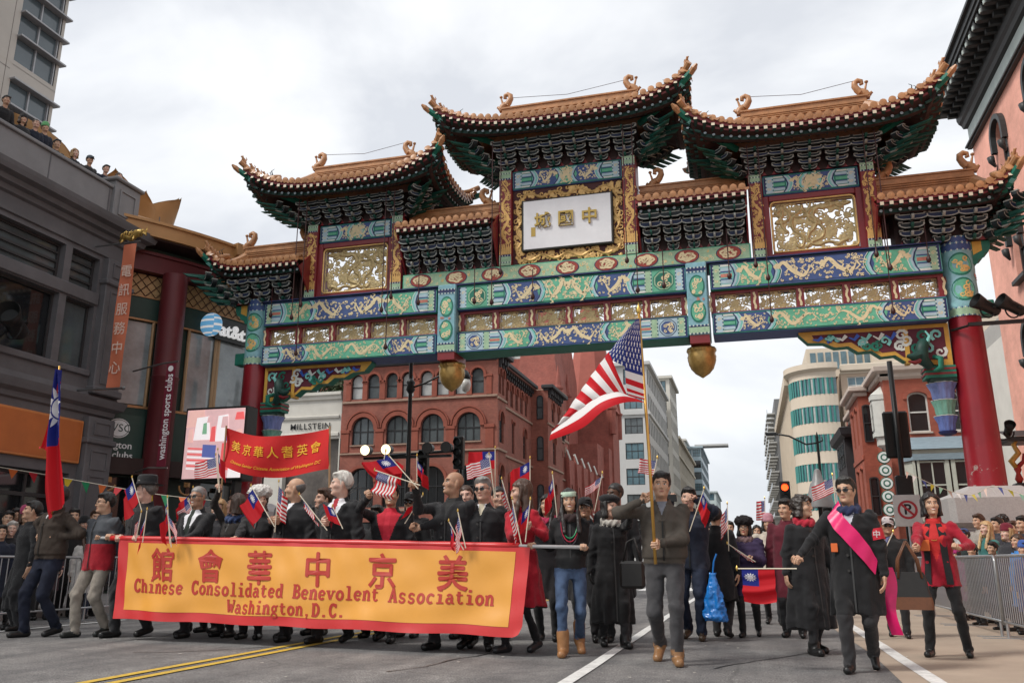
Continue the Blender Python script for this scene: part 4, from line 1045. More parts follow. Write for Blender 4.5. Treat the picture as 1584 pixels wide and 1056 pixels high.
def cornice(par, x0, x1, prof, m, name='cornice', ends=True):
	"""profile [(out, z)] swept along x; mitred returns at both ends"""
	b = MB(); n = len(prof)
	vs = []
	for (o_, z) in prof: vs += [(x0 - (o_ if ends else 0), -o_, z), (x1 + (o_ if ends else 0), -o_, z)]
	b.add(vs, [(2*i, 2*i + 1, 2*i + 3, 2*i + 2) for i in range(n - 1)], 0)
	if ends:
		for e, sgn in ((x0, -1), (x1, 1)):
			vv = []
			for (o_, z) in prof: vv += [(e + sgn*o_, -o_, z), (e + sgn*o_, .6, z)]
			b.add(vv, [(2*i, 2*i + 1, 2*i + 3, 2*i + 2) for i in range(n - 1)], 0)
	else:
		for e in (x0, x1): b.add([(e, -o_, z) for o_, z in prof] + [(e, .2, prof[-1][1]), (e, .2, prof[0][1])], [range(n + 2)], 0)
	(o0, z0), (o1, z1) = prof[0], prof[-1]
	b.add([(x0 - o1, -o1, z1), (x1 + o1, -o1, z1), (x1 + o1, .6, z1), (x0 - o1, .6, z1)] if ends else [(x0, -o1, z1), (x1, -o1, z1), (x1, .2, z1), (x0, .2, z1)], [(0, 1, 2, 3)], 0)
	return b.build(name, m, par)
def brickmat(name, c1, c2, mortar, sx=4.4, rough=.85):
	m, t, p = node_mat(name, rough); N = t.nodes.new; Lk = t.links.new
	co = N('ShaderNodeTexCoord'); sp = N('ShaderNodeSeparateXYZ'); cb = N('ShaderNodeCombineXYZ'); ad = N('ShaderNodeMath'); ad.operation = 'ADD'
	Lk(co.outputs['Object'], sp.inputs[0]); Lk(sp.outputs['X'], ad.inputs[0]); Lk(sp.outputs['Y'], ad.inputs[1]); Lk(ad.outputs[0], cb.inputs['X']); Lk(sp.outputs['Z'], cb.inputs['Y'])
	br = N('ShaderNodeTexBrick'); br.inputs['Scale'].default_value = sx; br.inputs['Color1'].default_value = (*c1, 1); br.inputs['Color2'].default_value = (*c2, 1); br.inputs['Mortar'].default_value = (*mortar, 1)
	br.inputs['Mortar Size'].default_value = .012; br.inputs['Brick Width'].default_value = .95; br.inputs['Row Height'].default_value = .33
	Lk(cb.outputs[0], br.inputs['Vector'])
	nz = N('ShaderNodeTexNoise'); nz.inputs['Scale'].default_value = .9; nz.inputs['Detail'].default_value = 9; nz.inputs['Roughness'].default_value = .7; Lk(co.outputs['Object'], nz.inputs['Vector'])
	mr = N('ShaderNodeMapRange'); mr.inputs[1].default_value = .3; mr.inputs[2].default_value = .7; mr.inputs[3].default_value = .72; mr.inputs[4].default_value = 1.22; Lk(nz.outputs['Fac'], mr.inputs[0])
	mx_ = N('ShaderNodeMix'); mx_.data_type = 'RGBA'; mx_.blend_type = 'MULTIPLY'; mx_.inputs['Factor'].default_value = 1; Lk(br.outputs['Color'], mx_.inputs['A']); Lk(mr.outputs[0], mx_.inputs['B'])
	Lk(mx_.outputs['Result'], p.inputs['Base Color'])
	bn = N('ShaderNodeBump'); bn.inputs['Strength'].default_value = .3; bn.inputs['Distance'].default_value = .01; Lk(br.outputs['Fac'], bn.inputs['Height']); bn.invert = True; Lk(bn.outputs['Normal'], p.inputs['Normal'])
	return m
FB = mat('frame_black', (.018, .018, .02), .5, 0, .1); FD = mat('frame_dark', (.035, .033, .034), .5, 0, .15)
FW = mat('frame_white', (.6, .59, .55), .5, 0, .1)
# ================================================================== LEFT: GREY STOREFRONT BUILDING (street face X=-16.5, local x = world Y)
GREY = mat('grey_painted_stone', (.115, .111, .117), .62, 0, .2, 1.6, .15, 40, .45, dirtcol=(.07, .067, .067))
GREYL = mat('grey_parapet', (.19, .187, .19), .6, 0, .16, 1.2, .1, 40, .4, dirtcol=(.12, .118, .118))
GB = thing('grey_shop_building', 'charcoal grey painted shop building with tall upper windows and deep cornice', 'building', (-16.5, 0, 0), R(90))
b = MB()
ups = [(10.2, 3.6, 5.82, 7.55, 0), (14.5, 4.2, 5.82, 7.55, 0), (17.32, .98, 5.82, 7.55, 0)]
top = [(q[0], q[1], 7.92, 8.86, 0) for q in ups]
storey(b, 4, 18.85, 3.3, 5.75, [], .3); storey(b, 4, 18.85, 5.75, 7.72, ups, .35); storey(b, 4, 18.85, 7.72, 9.6, top, .35)
storey(b, 4, 18.85, 0, 3.3, [(12, 3.4, .2, 3.1, 0), (16.1, 3.2, .2, 3.1, 0)], .5)
storey(b, 4, 18.85, 9.6, 10.0, [])
b.box(4, 18.849, .5, 12, 9.9, 10.0); b.add([(4, 0, 0), (4, 12, 0), (4, 12, 10), (4, 0, 10)], [(0, 1, 2, 3)]); b.add([(18.85, 0, 0), (18.85, 12, 0), (18.85, 12, 10), (18.85, 0, 10)], [(3, 2, 1, 0)])
b.build('wall', GREY, GB)
rg = rng(2)
for q in ups:
	window(GB, q[0], q[1], q[2], q[3], 0, .22, FD, GLS[1] if q[1] < 1 else GLS[0], .06, 1, ())
	window(GB, q[0], q[1], 7.92, 8.86, 0, .22, FD, GLS[1], .07, 2 if q[1] > 1 else 1, (.25, .5, .75))
for q in ((12, 3.4), (16.1, 3.2)): window(GB, q[0], q[1], .2, 3.1, 0, .3, FD, GLS[0], .1, 3, (.8,), name='shop_window')
cornice(GB, 4, 18.85, [(0, 8.98), (.06, 9.0), (.06, 9.1), (.02, 9.12), (.02, 9.42), (.10, 9.46), (.14, 9.58), (.26, 9.62), (.30, 9.74), (.46, 9.80), (.50, 9.92), (.52, 10.02), (.1, 10.06)], GREY)
cornice(GB, 4, 18.85, [(0, 4.66), (.08, 4.7), (.1, 4.82), (.24, 4.9), (.28, 5.02), (.3, 5.1), (.12, 5.14), (.05, 5.3)], GREY, 'lower_cornice')
b = MB(); b.box(4, 17.9, .0, .3, 10.05, 11.0); b.bbox(4, 17.9, -.07, .37, 11.0, 11.1, .02)
for k in range(8): b.box(5.2 + 2.1*k, 5.23 + 2.1*k, -.012, 0, 10.1, 10.98, 1)
b.build('parapet', [GREYL, GREY], GB)
b = MB(); b.bbox(17.9, 18.9, -.12, .9, 10.05, 11.25, .02); b.bbox(17.82, 18.98, -.2, 1, 11.25, 11.36, .03)
for q in ((18.08, 18.72, 10.3, 11.05),):
	for (xa, xb, za, zb_) in ((q[0], q[1], q[2], q[2] + .05), (q[0], q[1], q[3] - .05, q[3]), (q[0], q[0] + .05, q[2] + .05, q[3] - .05), (q[1] - .05, q[1], q[2] + .05, q[3] - .05)): b.box(xa, xb, -.15, -.11, za, zb_)
b.build('corner_pier', GREYL, GB)
b = MB(); b.bbox(17.92, 18.86, -.2, .1, 5.3, 8.95, .02); b.bbox(17.92, 18.86, -.22, .1, .0, 4.6, .02); b.bbox(17.86, 18.92, -.28, .1, 8.2, 8.35, .03); b.bbox(17.86, 18.92, -.3, .1, 3.9, 4.05, .03); b.bbox(17.86, 18.92, -.28, .1, 5.2, 5.4, .03)
for z0, z1, y in ((5.5, 8.05, -.2), (8.45, 8.85, -.2), (.4, 3.1, -.22), (3.25, 3.75, -.22), (4.15, 4.5, -.22)):
	for (xa, xb, za, zb_) in ((18.1, 18.7, z0, z0 + .04), (18.1, 18.7, z1 - .04, z1), (18.1, 18.14, z0 + .04, z1 - .04), (18.66, 18.7, z0 + .04, z1 - .04)): b.box(xa, xb, y - .025, y + .01, za, zb_)
b.build('pilaster', GREY, GB)
b = MB(); b.bbox(4, 17.88, -.08, .1, 5.64, 5.8, .02); b.build('sill', GREY, GB)
b = MB(); b.bbox(4, 17.88, -.06, .1, 7.58, 7.9, .02); b.build('transom_rail', GREY, GB)
b = MB(); b.bbox(9.5, 17.88, -.10, .02, 3.36, 4.46, .02, 1); b.box(9.56, 17.82, -.108, -.09, 3.42, 4.4, 0)
b.build('shop_sign_board', [mat('orange_board', (.46, .13, .03), .55, 0, .14, 1.5, 0, 30, .25, dirtcol=(.3, .07, .02)), mat('board_edge', (.55, .2, .06), .5)], GB)
b = MB(); b.box(17.0, 17.75, .35, .37, 5.9, 7.5); b.build('blind', mat('pale_blind', (.5, .5, .48), .7), GB)
b = MB(); b.box(15.6, 16.2, .35, .37, 5.9, 7.5); b.build('curtain', mat('pale_curtain', (.34, .36, .34), .7), GB)
# ================================================================== LEFT: CURVED RED AND GREEN CORNER BUILDING
CC, CR = (-25.2, 25.0), 10.0
def onarc(s, y, z):
	"""s: arc length from the point nearest the street; y: distance in front (negative) of the wall"""
	a = s / CR; r = CR - y; return (CC[0] + r*math.cos(a), CC[1] + r*math.sin(a), z)
def arc_s(px, py):
	r = ray(px, py); a_ = r[0]**2 + r[1]**2; bb = -2*(r[0]*CC[0] + r[1]*CC[1]); c_ = CC[0]**2 + CC[1]**2 - CR**2
	t = (-bb - math.sqrt(max(0, bb*bb - 4*a_*c_))) / (2*a_); return CR*math.atan2(r[1]*t - CC[1], r[0]*t - CC[0]), CAMH + r[2]*t
AB = thing('curved_corner_building', 'curved corner building with maroon columns, green bands and gilded lotus roof', 'building')
MAROON = mat('maroon_paint', (.115, .016, .020), .5, 0, .15, 1.5, .05, 30, .3, dirtcol=(.06, .012, .014)); DGREEN = mat('bottle_green', (.022, .048, .038), .55, 0, .2, 2)
TAN = mat('tan_gilt', (.40, .215, .085), .5, .1, .14, 1.2, .05, 30, .25, dirtcol=(.27, .14, .055)); LATT = mat('lattice_back', (.42, .26, .12), .6, 0, .15, 3)
S0, S1 = -6.6, -1.05
def band(b, z0, z1, y, mi=0, s0=S0, s1=S1, n=40, thick=None):
	b.add([onarc(s0 + (s1 - s0)*i/n, y, z) for i in range(n + 1) for z in (z0, z1)], [(2*i, 2*i + 2, 2*i + 3, 2*i + 1) for i in range(n)], mi)
	if thick:
		for zz, o_ in ((z0, 1), (z1, -1)): b.add([onarc(s0 + (s1 - s0)*i/n, yy, zz) for i in range(n + 1) for yy in (y, y + thick)], [(2*i, 2*i + 1, 2*i + 3, 2*i + 2)[::o_] for i in range(n)], mi)
b = MB(); band(b, 0, 10.3, 0, 0); e_ = onarc(S1, 0, 0); b.add([(e_[0], e_[1], 0), (-30, e_[1] + 1.5, 0), (-30, e_[1] + 1.5, 10.3), (e_[0], e_[1], 10.3)], [(0, 1, 2, 3)]); b.build('wall', DGREEN, AB)
b = MB(); band(b, 9.13, 9.63, -.35, 0, thick=.35); band(b, 9.63, 9.72, -.42, 0, thick=.4); b.build('fascia', MAROON, AB)
b = MB(); band(b, 9.98, 10.36, -1.0, 0, thick=1.0); band(b, 10.36, 10.44, -1.06, 0, thick=1.0); band(b, 9.93, 9.975, -.9, 1, thick=.9); band(b, 9.73, 9.93, -.1, 2)
nn = 40
b.add([onarc(S0 + (S1 - S0)*i/nn, yy, zz) for i in range(nn + 1) for yy, zz in ((-1.0, 10.44), (.6, 11.0), (2.5, 11.9), (4, 12.2))], [(4*i + j, 4*i + 4 + j, 4*i + 5 + j, 4*i + 1 + j) for i in range(nn) for j in range(3)], 0)
b.build('eave', [TAN, BRN, DGREEN], AB, 40)
b = MB(); band(b, 8.42, 9.1, -.05, 0, thick=.05); b.build('lattice_panel', LATT, AB)
b = MB()
n = 19
for k in range(n):
	for d in (-1, 1):
		s = S0 + (S1 - S0)*k/n
		b.tube([onarc(s + d*.34*(t - .5)*1.9, -.07, 8.42 + .68*t) for t in (0, .5, 1)], .013, 4, 0, False)
b.build('lattice', mat('lattice_bar', (.10, .05, .03), .5), AB)
for q0, q1 in ((7.75, 8.4), (3.75, 5.15)): b = MB(); band(b, q0, q1, -.08, 0, thick=.08); b.build('sign_band', DGREEN, AB)
b = MB(); band(b, 7.70, 7.75, -.12, 0, thick=.12); band(b, 5.15, 5.22, -.1, 0, thick=.1); band(b, 8.4, 8.43, -.11, 0, thick=.1); b.build('gilt_strip', mat('gilt_strip', (.42, .22, .10), .4, .2), AB)
for k, (sa, sb) in enumerate([(-6.4, -5.1), (-4.0, -3.05), (-2.95, -1.35)]):
	b = MB(); band(b, 5.26, 7.66, -.03, 0, sa, sb, 6); pn = b.build('window', mat('glass_painted_reflection', (.24, .28, .29), .06, 0, .6, .7, spec=.8), AB)  # reflected surroundings painted into the panes as a pale mottled grey
	b = MB()
	for s in (sa, sb): b.tube([onarc(s, -.06, 5.22), onarc(s, -.06, 7.7)], .055, 6, 0)
	if sb - sa > 1.5:
		pass
	b.build('frame', mat('gilt_frame', (.33, .2, .1), .4, .3), pn)
b = MB()
for (sa, sb) in ((-6.4, -4.6), (-3.6, -1.4)): band(b, .2, 3.2, -.02, 0, sa, sb, 8)
b.build('shop_front', GLS[0], AB)
b = MB(); band(b, 3.25, 3.7, -.5, 0, thick=.5); b.build('awning_beam', mat('dark_awning', (.03, .014, .012), .6), AB)
for s, z1 in ((-4.78, 9.12),):
	b = MB(); p = onarc(s, -.45, 0); b.lathe([(.46, 0), (.46, .4), (.37, .5), (.37, 6.0), (.385, 6.02), (.385, 6.06), (.36, 6.08), (.36, 9.13)], p, 28); b.build('column', MAROON, AB, 40)
for s in (-3.2,):                                              # scrolled corbels under the eave
	b = MB()
	prof = [(-.36, 9.2), (-.52, 9.15), (-.62, 9.25), (-.58, 9.38), (-.46, 9.42), (-.48, 9.75), (-.6, 9.85), (-.85, 10.0), (-1.15, 10.12), (-1.15, 10.5), (-.36, 10.5)]
	m_ = len(prof); vs = [onarc(s - .16, p, q) for p, q in prof] + [onarc(s + .16, p, q) for p, q in prof]
	b.add(vs, [(i, (i + 1) % m_, (i + 1) % m_ + m_, i + m_) for i in range(m_)] + [range(m_ - 1, -1, -1), range(m_, 2*m_)], 0)
	b.tube([onarc(s - .2, -.52, 9.28), onarc(s + .2, -.52, 9.28)], .14, 10); b.build('corbel', TAN, AB)
b = MB()
for s in (-6.0, -3.9, -2.2): # curled brackets below the awning
	b.tube([onarc(s + .22*math.cos(t*.5), -.55, 3.0 + .22*math.sin(t*.5)) for t in range(6, 13)], .03, 5); b.box(*[q for q in (onarc(s, -.6, 0)[0] - .07, onarc(s, -.6, 0)[0] + .07, onarc(s, -.6, 0)[1] - .07, onarc(s, -.6, 0)[1] + .07, 3.0, 3.14)])
b.build('awning_scroll', TAN, AB)
def petal(px_, py_, L_, w, lean, rz, name='lotus_petal'):
	b = MB()
	def f(u, v):
		t = v; ww = w * max(0, math.sin(math.pi * (.22 + .78*t))) ** .8 + .01
		a = (u - .5) * 2
		return (a*ww, -lean*t*t*L_ + .35*ww*a*a, L_*t - .1*t*abs(a))
	b.grid(f, 8, 12)
	n0 = len(b.v)
	b.v += [(x_, y_ + .09, z_) for x_, y_, z_ in b.v]; b.f += [[i + n0 for i in q][::-1] for q in list(b.f)]; b.m += [0]*(len(b.f) - len(b.m))
	o = b.build(name, TAN, AB, True); o.location = (px_, py_, 11.7); o.rotation_euler = (0, 0, rz); return o
for k, (rz, L_, w) in enumerate(((-10, 2.7, 1.5), (35, 2.2, 1.15), (62, 1.7, .95), (-55, 2.9, 1.6), (100, 2.0, 1.2))):
	petal(-21.3 + 1.6*math.sin(R(rz)), 23.6 - 1.6*math.cos(R(rz)), L_, w, .35, R(rz))
petal(-20.6, 18.6, 2.5, 1.6, .3, R(-10))
# at&t sign
WHT = mat('sign_white', (.8, .8, .8), .4, 0, .03); WHL = mat('sign_white_glow', (.8, .8, .8), .4, 0, .03, emit=.22); SGNB = mat('sign_back', (.03, .035, .035), .5)  # faint glow added to the phone sign's letters and globe to brighten them
sg = thing('phone_shop_sign', 'white letters and blue striped globe on the curved green band', 'sign')
s_a, z_a = arc_s(317, 503); s_b, _ = arc_s(372, 525)
zc = 7.95
b = MB(); band(b, zc - .34, zc + .34, -.2, 0, s_a + .25, s_b + .25, 10, .12); b.build('backing', SGNB, sg)
vs, fs = TX['at&t']; wid = max(v[0] for v in vs) - min(v[0] for v in vs)
k_ = (s_b - s_a - .42) / wid
b = MB(); b.add([onarc(s_a + .38 + (v[0] - min(q[0] for q in vs))*k_, -.22 + v[1]*.6, zc - .02 + v[2]*k_*1.02) for v in vs], fs, 0); b.build('lettering', WHL, sg)
b = MB(); r_ = .37; cx_ = onarc(s_a, -.32, zc + .02)
T_ = Matrix.Rotation(math.atan2(cx_[1], cx_[0]) + R(90) - R(0), 3, 'Z')
vs = []
NU, NV = 26, 16
for j in range(NV + 1):
	for i in range(NU):
		th = math.pi*j/NV; ph = 2*math.pi*i/NU
		vs.append(Vector((r_*math.sin(th)*math.cos(ph), r_*.55*math.sin(th)*math.sin(ph), r_*math.cos(th))) + Vector(cx_))
o_ = len(b.v); b.v += [tuple(v) for v in vs]
for j in range(NV):
	for i in range(NU):
		b.f.append([j*NU + i, (j+1)*NU + i, (j+1)*NU + (i+1) % NU, j*NU + (i+1) % NU])
		w = math.sin(i/NU*6.283 + .6)*1.1
		b.m.append(0 if (j + (1 if math.cos(2*math.pi*i/NU) > .45 else 0)) % 3 else 1)
b.build('globe', [mat('globe_blue', (.16, .45, .75), .35, 0, .05, emit=.2), WHL], sg, True)
# sports club sign and banners
sc_ = thing('sports_club_sign', 'dark green panel sign with white oval logo beside the grey pilaster', 'sign')
b = MB(); band(b, 3.5, 4.92, -.2, 0, -6.6, -5.1, 12, .1); b.build('panel', mat('club_green', (.03, .062, .05), .5), sc_)
b = MB(); s_c = -5.78
for rr, yy, mi in ((1, -.215, 0), (.9, -.222, 1), (.84, -.228, 0)): b.add([onarc(s_c + .3*rr*math.cos(i*.2618), yy, 4.52 + .27*rr*math.sin(i*.2618)) for i in range(24)], [range(24)[::1]], mi)
for key, z, k_, mi, dx, yy in (('WSC', 4.52, .30, 1, 0, -.236), ('washington', 4.05, .265, 0, -.2, -.215), ('sports clubs', 3.78, .265, 0, -.2, -.215)):
	vs, fs = TX[key]; b.add([onarc(s_c + dx + v[0]*k_, yy, z + v[2]*k_) for v in vs], fs, mi)
b.build('lettering', [WHT, mat('club_green', (.03, .062, .05))], sc_)
rb = thing('maroon_club_banner', 'narrow maroon vertical banner with white lettering hung before the curved building', 'banner', (-14.43, 18.5, 0))
b = MB(); b.box(-.13, .13, -.01, .01, 3.3, 6.0); b.build('cloth', mat('maroon_cloth', (.15, .012, .03), .6), rb)
b = MB(); vs, fs = TX['washington sports clubs']; wid = max(v[0] for v in vs) - min(v[0] for v in vs); k_ = 2.25/wid
b.add([(-v[2]*k_*1.25, -.014, 4.6 + v[0]*k_) for v in vs], fs); b.add([(.08*math.cos(i*.4), -.014, 5.87 + .08*math.sin(i*.4)) for i in range(16)], [range(16)])
b.build('lettering', WHT, rb)
b = MB(); b.tube([(-1.6, .5, 6.0), (-.25, 0, 6.03), (.2, 0, 6.05)], .025, 6); b.build('bracket', mat('steel_grey', (.25, .25, .25), .35, .8), rb); b = MB(); b.tube([(-1.5, .9, 3.28), (-.38, 0, 3.28), (.2, 0, 3.26)], .025, 6); b.build('lower_bracket', mat('steel_grey', (.25, .25, .25), .35, .8), rb)
ob = thing('orange_shop_banner', 'long orange vertical banner with pale Chinese characters under a gilded dragon', 'banner', (-15.32, 17.5, 0))
ORB = mat('orange_cloth', (.58, .17, .09), .6, 0, .1, 2.5, .1, 20)
b = MB(); b.grid(lambda u, v: (-.21 + .42*u, .02*math.sin(v*9 + u*3), 5.22 + 3.86*v), 6, 30); b.build('cloth', ORB, ob, True)
b = MB()
for i, ch in enumerate('\u96fb\u8a0a\u670d\u52d9\u4e2d\u5fc3'):
	vs, fs = TX['O' + ch]; b.add([(v[0]*.36, -.028, 8.3 - i*.52 + v[2]*.36) for v in vs], fs)
b.build('characters', mat('banner_pale', (.75, .55, .45), .6), ob)
b = MB(); b.tube([(-1.1, 0, 9.12), (.3, 0, 9.14)], .025, 6); b.tube([(-1.1, 0, 5.2), (.3, 0, 5.18)], .03, 6); b.lathe([(.02, -.05), (.06, 0), (.02, .05)], (.32, 0, 5.18), 8); b.build('pole', mat('steel_grey', (.25, .25, .25)), ob)
b = MB()
b.tube([(-.35, 0, 9.2), (-.15, 0, 9.3), (0, 0, 9.22), (.12, 0, 9.32), (.26, 0, 9.4), (.42, 0, 9.38)], [.04, .07, .08, .08, .09, .03], 8)
for k in range(9): b.tube([(-.3 + .08*k, -.02, 9.25), (-.28 + .08*k, -.05, 9.36 + .03*(k % 3)), (-.22 + .085*k, -.03, 9.42 + .05*(k % 2))], [.03, .025, .006], 5)
for k in range(5): b.tube([(.3, 0, 9.4), (.4 + .03*k, -.03*(k - 2), 9.46 - .05*k), (.48, 0, 9.52 - .06*k)], [.03, .025, .006], 5)
b.tube([(-.2, -.05, 9.2), (-.24, -.1, 9.1)], [.04, .02], 5); b.tube([(.14, -.05, 9.26), (.12, -.1, 9.14)], [.04, .02], 5)
b.build('gilded_dragon', mat('dragon_gold', (.5, .33, .1), .3, .7, .3, 14), ob, True)
# ================================================================== LEFT BACK: PALE TOWER
TW = thing('stone_tower', 'tall pale stone office tower with dark strip windows behind the rooftop crowd', 'building', (-26, 0, 0), R(90))
LIME = mat('tower_limestone', (.44, .41, .37), .75, 0, .1, .5, .1, 20, .25, dirtcol=(.33, .3, .27))
b = MB(); fl = 4.62
ops_all = []
z = 1.0
tops = [16.0 - fl*3, 16.0 - fl*2, 16.0 - fl, 16.0, 19.15, 23.8]
zs = [(9.4, 13.2), (14.4, 18.75), (19.55, 25.9)]
storey(b, 0, 24.5, 0, 14.2, [], .3)
for (z0, z1) in ((14.4, 18.75), (19.55, 25.9)):
	storey(b, 0, 24.5, z0 - .2, z1 + (.62 if z1 < 19 else 1.2), [(23.35, 1.9, z0, z1, 0), (18.2, 1.9, z0, z1, 0), (13, 1.9, z0, z1, 0)], .12)
b.add([(24.5, 0, 0), (24.5, 14, 0), (24.5, 14, 27.1), (24.5, 0, 27.1)], [(3, 2, 1, 0)])
for zz in (14.0, 19.1, 22.4, 26.2): b.box(0, 22.3, -.006, 0, zz, zz + .03, 1)
for xx in (15.9, 17.0, 20.6, 22.1): b.box(xx, xx + .025, -.006, 0, 10, 27, 1)
b.build('wall', [LIME, mat('stone_joint', (.2, .18, .165), .8)], TW)
TG = mat('tower_glass', (.09, .115, .13), .08, 0, .2, .4, spec=.6)
LEDGE = mat('tower_ledge', (.33, .33, .34), .4, .3)
for xc in (23.35, 18.2, 13):
	for (z0, z1, n) in ((14.4, 18.75, 4), (19.55, 25.9, 6)):
		for k in range(n):
			h_ = (z1 - z0)/n
			for e in (0, 1):
				b = MB(); xa = xc - .95 + .95*e
				b.add([(xa + .02, .1, z0 + h_*k), (xa + .93, .1, z0 + h_*k), (xa + .93, .1, z0 + h_*(k+1)), (xa + .02, .1, z0 + h_*(k+1))], [(0, 1, 2, 3)])
				b.build('pane', TG, TW)
			b = MB(); b.bbox(xc - .98, xc + 1.28, -.24, .1, z0 + h_*(k+1) - .05, z0 + h_*(k+1) + .03, .01); b.build('ledge', LEDGE, TW)
		b = MB(); b.box(xc - .03, xc + .03, .02, .12, z0, z1); b.box(xc + .9, xc + 1.0, .0, .12, z0, z1); b.build('mullion', LEDGE, TW)
# ================================================================== FAR LEFT: WHITE SHOP AND BRICK CHURCH HOUSE (front faces at Y=55)
MS = thing('white_shop_building', 'low white stone shop building with recessed front between curved building and brickwork', 'building', (0, 55.3, 0))
WS = mat('white_stone', (.56, .54, .49), .7, 0, .1, .8, .1, 30, .3, dirtcol=(.42, .39, .34))
b = MB(); storey(b, -36, -28.15, 0, 12.9, [(-30.45, 4.4, .2, 9.6, 0)], .5); b.box(-36, -28.16, .01, 8, 12.9, 12.95)
b.build('wall', WS, MS)
cornice(MS, -36, -28.15, [(0, 12.4), (.15, 12.5), (.18, 12.7), (.3, 12.8), (.3, 13.0), (.1, 13.05)], WS, ends=False); cornice(MS, -33, -28.3, [(0, 11.05), (.12, 11.1), (.16, 11.25), (.05, 11.3)], WS, 'band_course', False); cornice(MS, -33, -28.3, [(0, 9.75), (.1, 9.8), (.1, 10.0), (0, 10.05)], WS, 'lintel', False)
b = MB(); b.box(-32.65, -28.25, .5, .6, .2, 9.6); b.build('shop_glass', mat('dark_stone', (.1, .085, .075), .3, 0, .5, 1.2), MS)
b = MB(); vs, fs = TX['MILLSTEIN']; b.add([(-30.6 + v[0]*.66, -.06, 10.52 + v[2]*.62) for v in vs], fs); b.build('lettering', FB, MS)
BRICK = brickmat('red_brick', (.275, .09, .062), (.225, .07, .048), (.21, .12, .095))
BRICKD = mat('red_brick_trim', (.25, .07, .045), .85, 0, .2, 2, .3, 40, .35, dirtcol=(.15, .05, .035)); STONEB = mat('brown_stone', (.30, .2, .15), .8, 0, .15, 3)
BC = thing('brick_church_house', 'four storey red brick building with arched windows and dark bracketed cornice', 'building', (0, 55, 0))
xa, xb = -27.95, -16.3
b = MB()
tx = [-26.85, -25.55, -24.1, -22.9, -21.45, -20.25, -18.85, -17.66]; bx_ = [-26.25, -23.6, -20.95, -18.28]
t_ops = [(x_, .92, 12.30, 14.12, 1) for x_ in tx]; b_ops = [(x_, 1.72, 8.98, 11.0, 1) for x_ in bx_]; g_ops = [(x_, 2.0, 4.6, 7.35, 1) for x_ in bx_]
storey(b, xa, xb, 11.9, 14.75, t_ops, .3); storey(b, xa, xb, 8.2, 11.9, b_ops, .35); storey(b, xa, xb, 4.2, 8.2, g_ops, .35); storey(b, xa, xb, 0, 4.2, [(x_, 2.0, .3, 3.6, 0) for x_ in bx_], .4)
b.box(xa, xb - .01, .9, 12, 14.7, 14.75); b.build('wall', BRICK, BC)
rg = rng(12)
for (x_, w, zb_, zt, a_) in t_ops:
	window(BC, x_, w, zb_, zt, 1, .2, FB, GLS[2] if rg.random() < .55 else GLS[1], .07, 1, (.5,)); hood(BC, x_, w, zt, 1, .18, .1, BRICKD, drop=.25)
for (x_, w, zb_, zt, a_) in b_ops:
	window(BC, x_, w, zb_, zt, 1, .22, FB, glass_any(rg, (2, 5, 1, 0)), .08, 3, (.48,)); hood(BC, x_, w, zt, 1, .3, .12, BRICKD, drop=.1); hood(BC, x_, w + .7, zt + .35, 1, .09, .16, BRICKD, 'arch_rim'); sill(BC, x_, w, zb_, STONEB)
for (x_, w, zb_, zt, a_) in g_ops: window(BC, x_, w, zb_, zt, 1, .22, FB, GLS[0], .08, 3, (.5,)); hood(BC, x_, w, zt, 1, .2, .1, BRICKD)
for x_ in bx_: window(BC, x_, 2.0, .3, 3.6, 0, .25, FB, GLS[0], .08, 2, (.7,), name='shop_window')
for z, h_ in ((12.0, .16), (8.3, .12), (4.3, .2), (10.0, .1)):
	if z == 10.0: continue
	b = MB(); b.bbox(xa, xb + .1, -.12, .05, z, z + h_, .02); b.build('string_course', STONEB, BC)
for x_ in [-27.6, -24.93, -22.28, -19.6, -16.75]:
	b = MB(); b.bbox(x_ - .3, x_ + .3, -.08, .02, 8.45, 9.85, .02); b.bbox(x_ - .36, x_ + .36, -.13, .02, 9.85, 10.1, .02); b.build('pier', BRICKD, BC)
for x_ in [-27.5] + [(tx[i] + tx[i+1])/2 for i in range(7)] + [-16.8]:
	b = MB(); b.bbox(x_ - .2, x_ + .2, -.07, .02, 12.2, 13.45, .02); b.bbox(x_ - .24, x_ + .24, -.1, .02, 13.45, 13.6, .02); b.build('pier', BRICKD, BC)
DC = mat('dark_cornice', (.028, .026, .028), .6, 0, .2, 2)
cornice(BC, xa, xb, [(0, 14.6), (.1, 14.65), (.1, 14.85), (.25, 14.9), (.28, 15.1), (.55, 15.15), (.6, 15.35), (.1, 15.4)], DC)
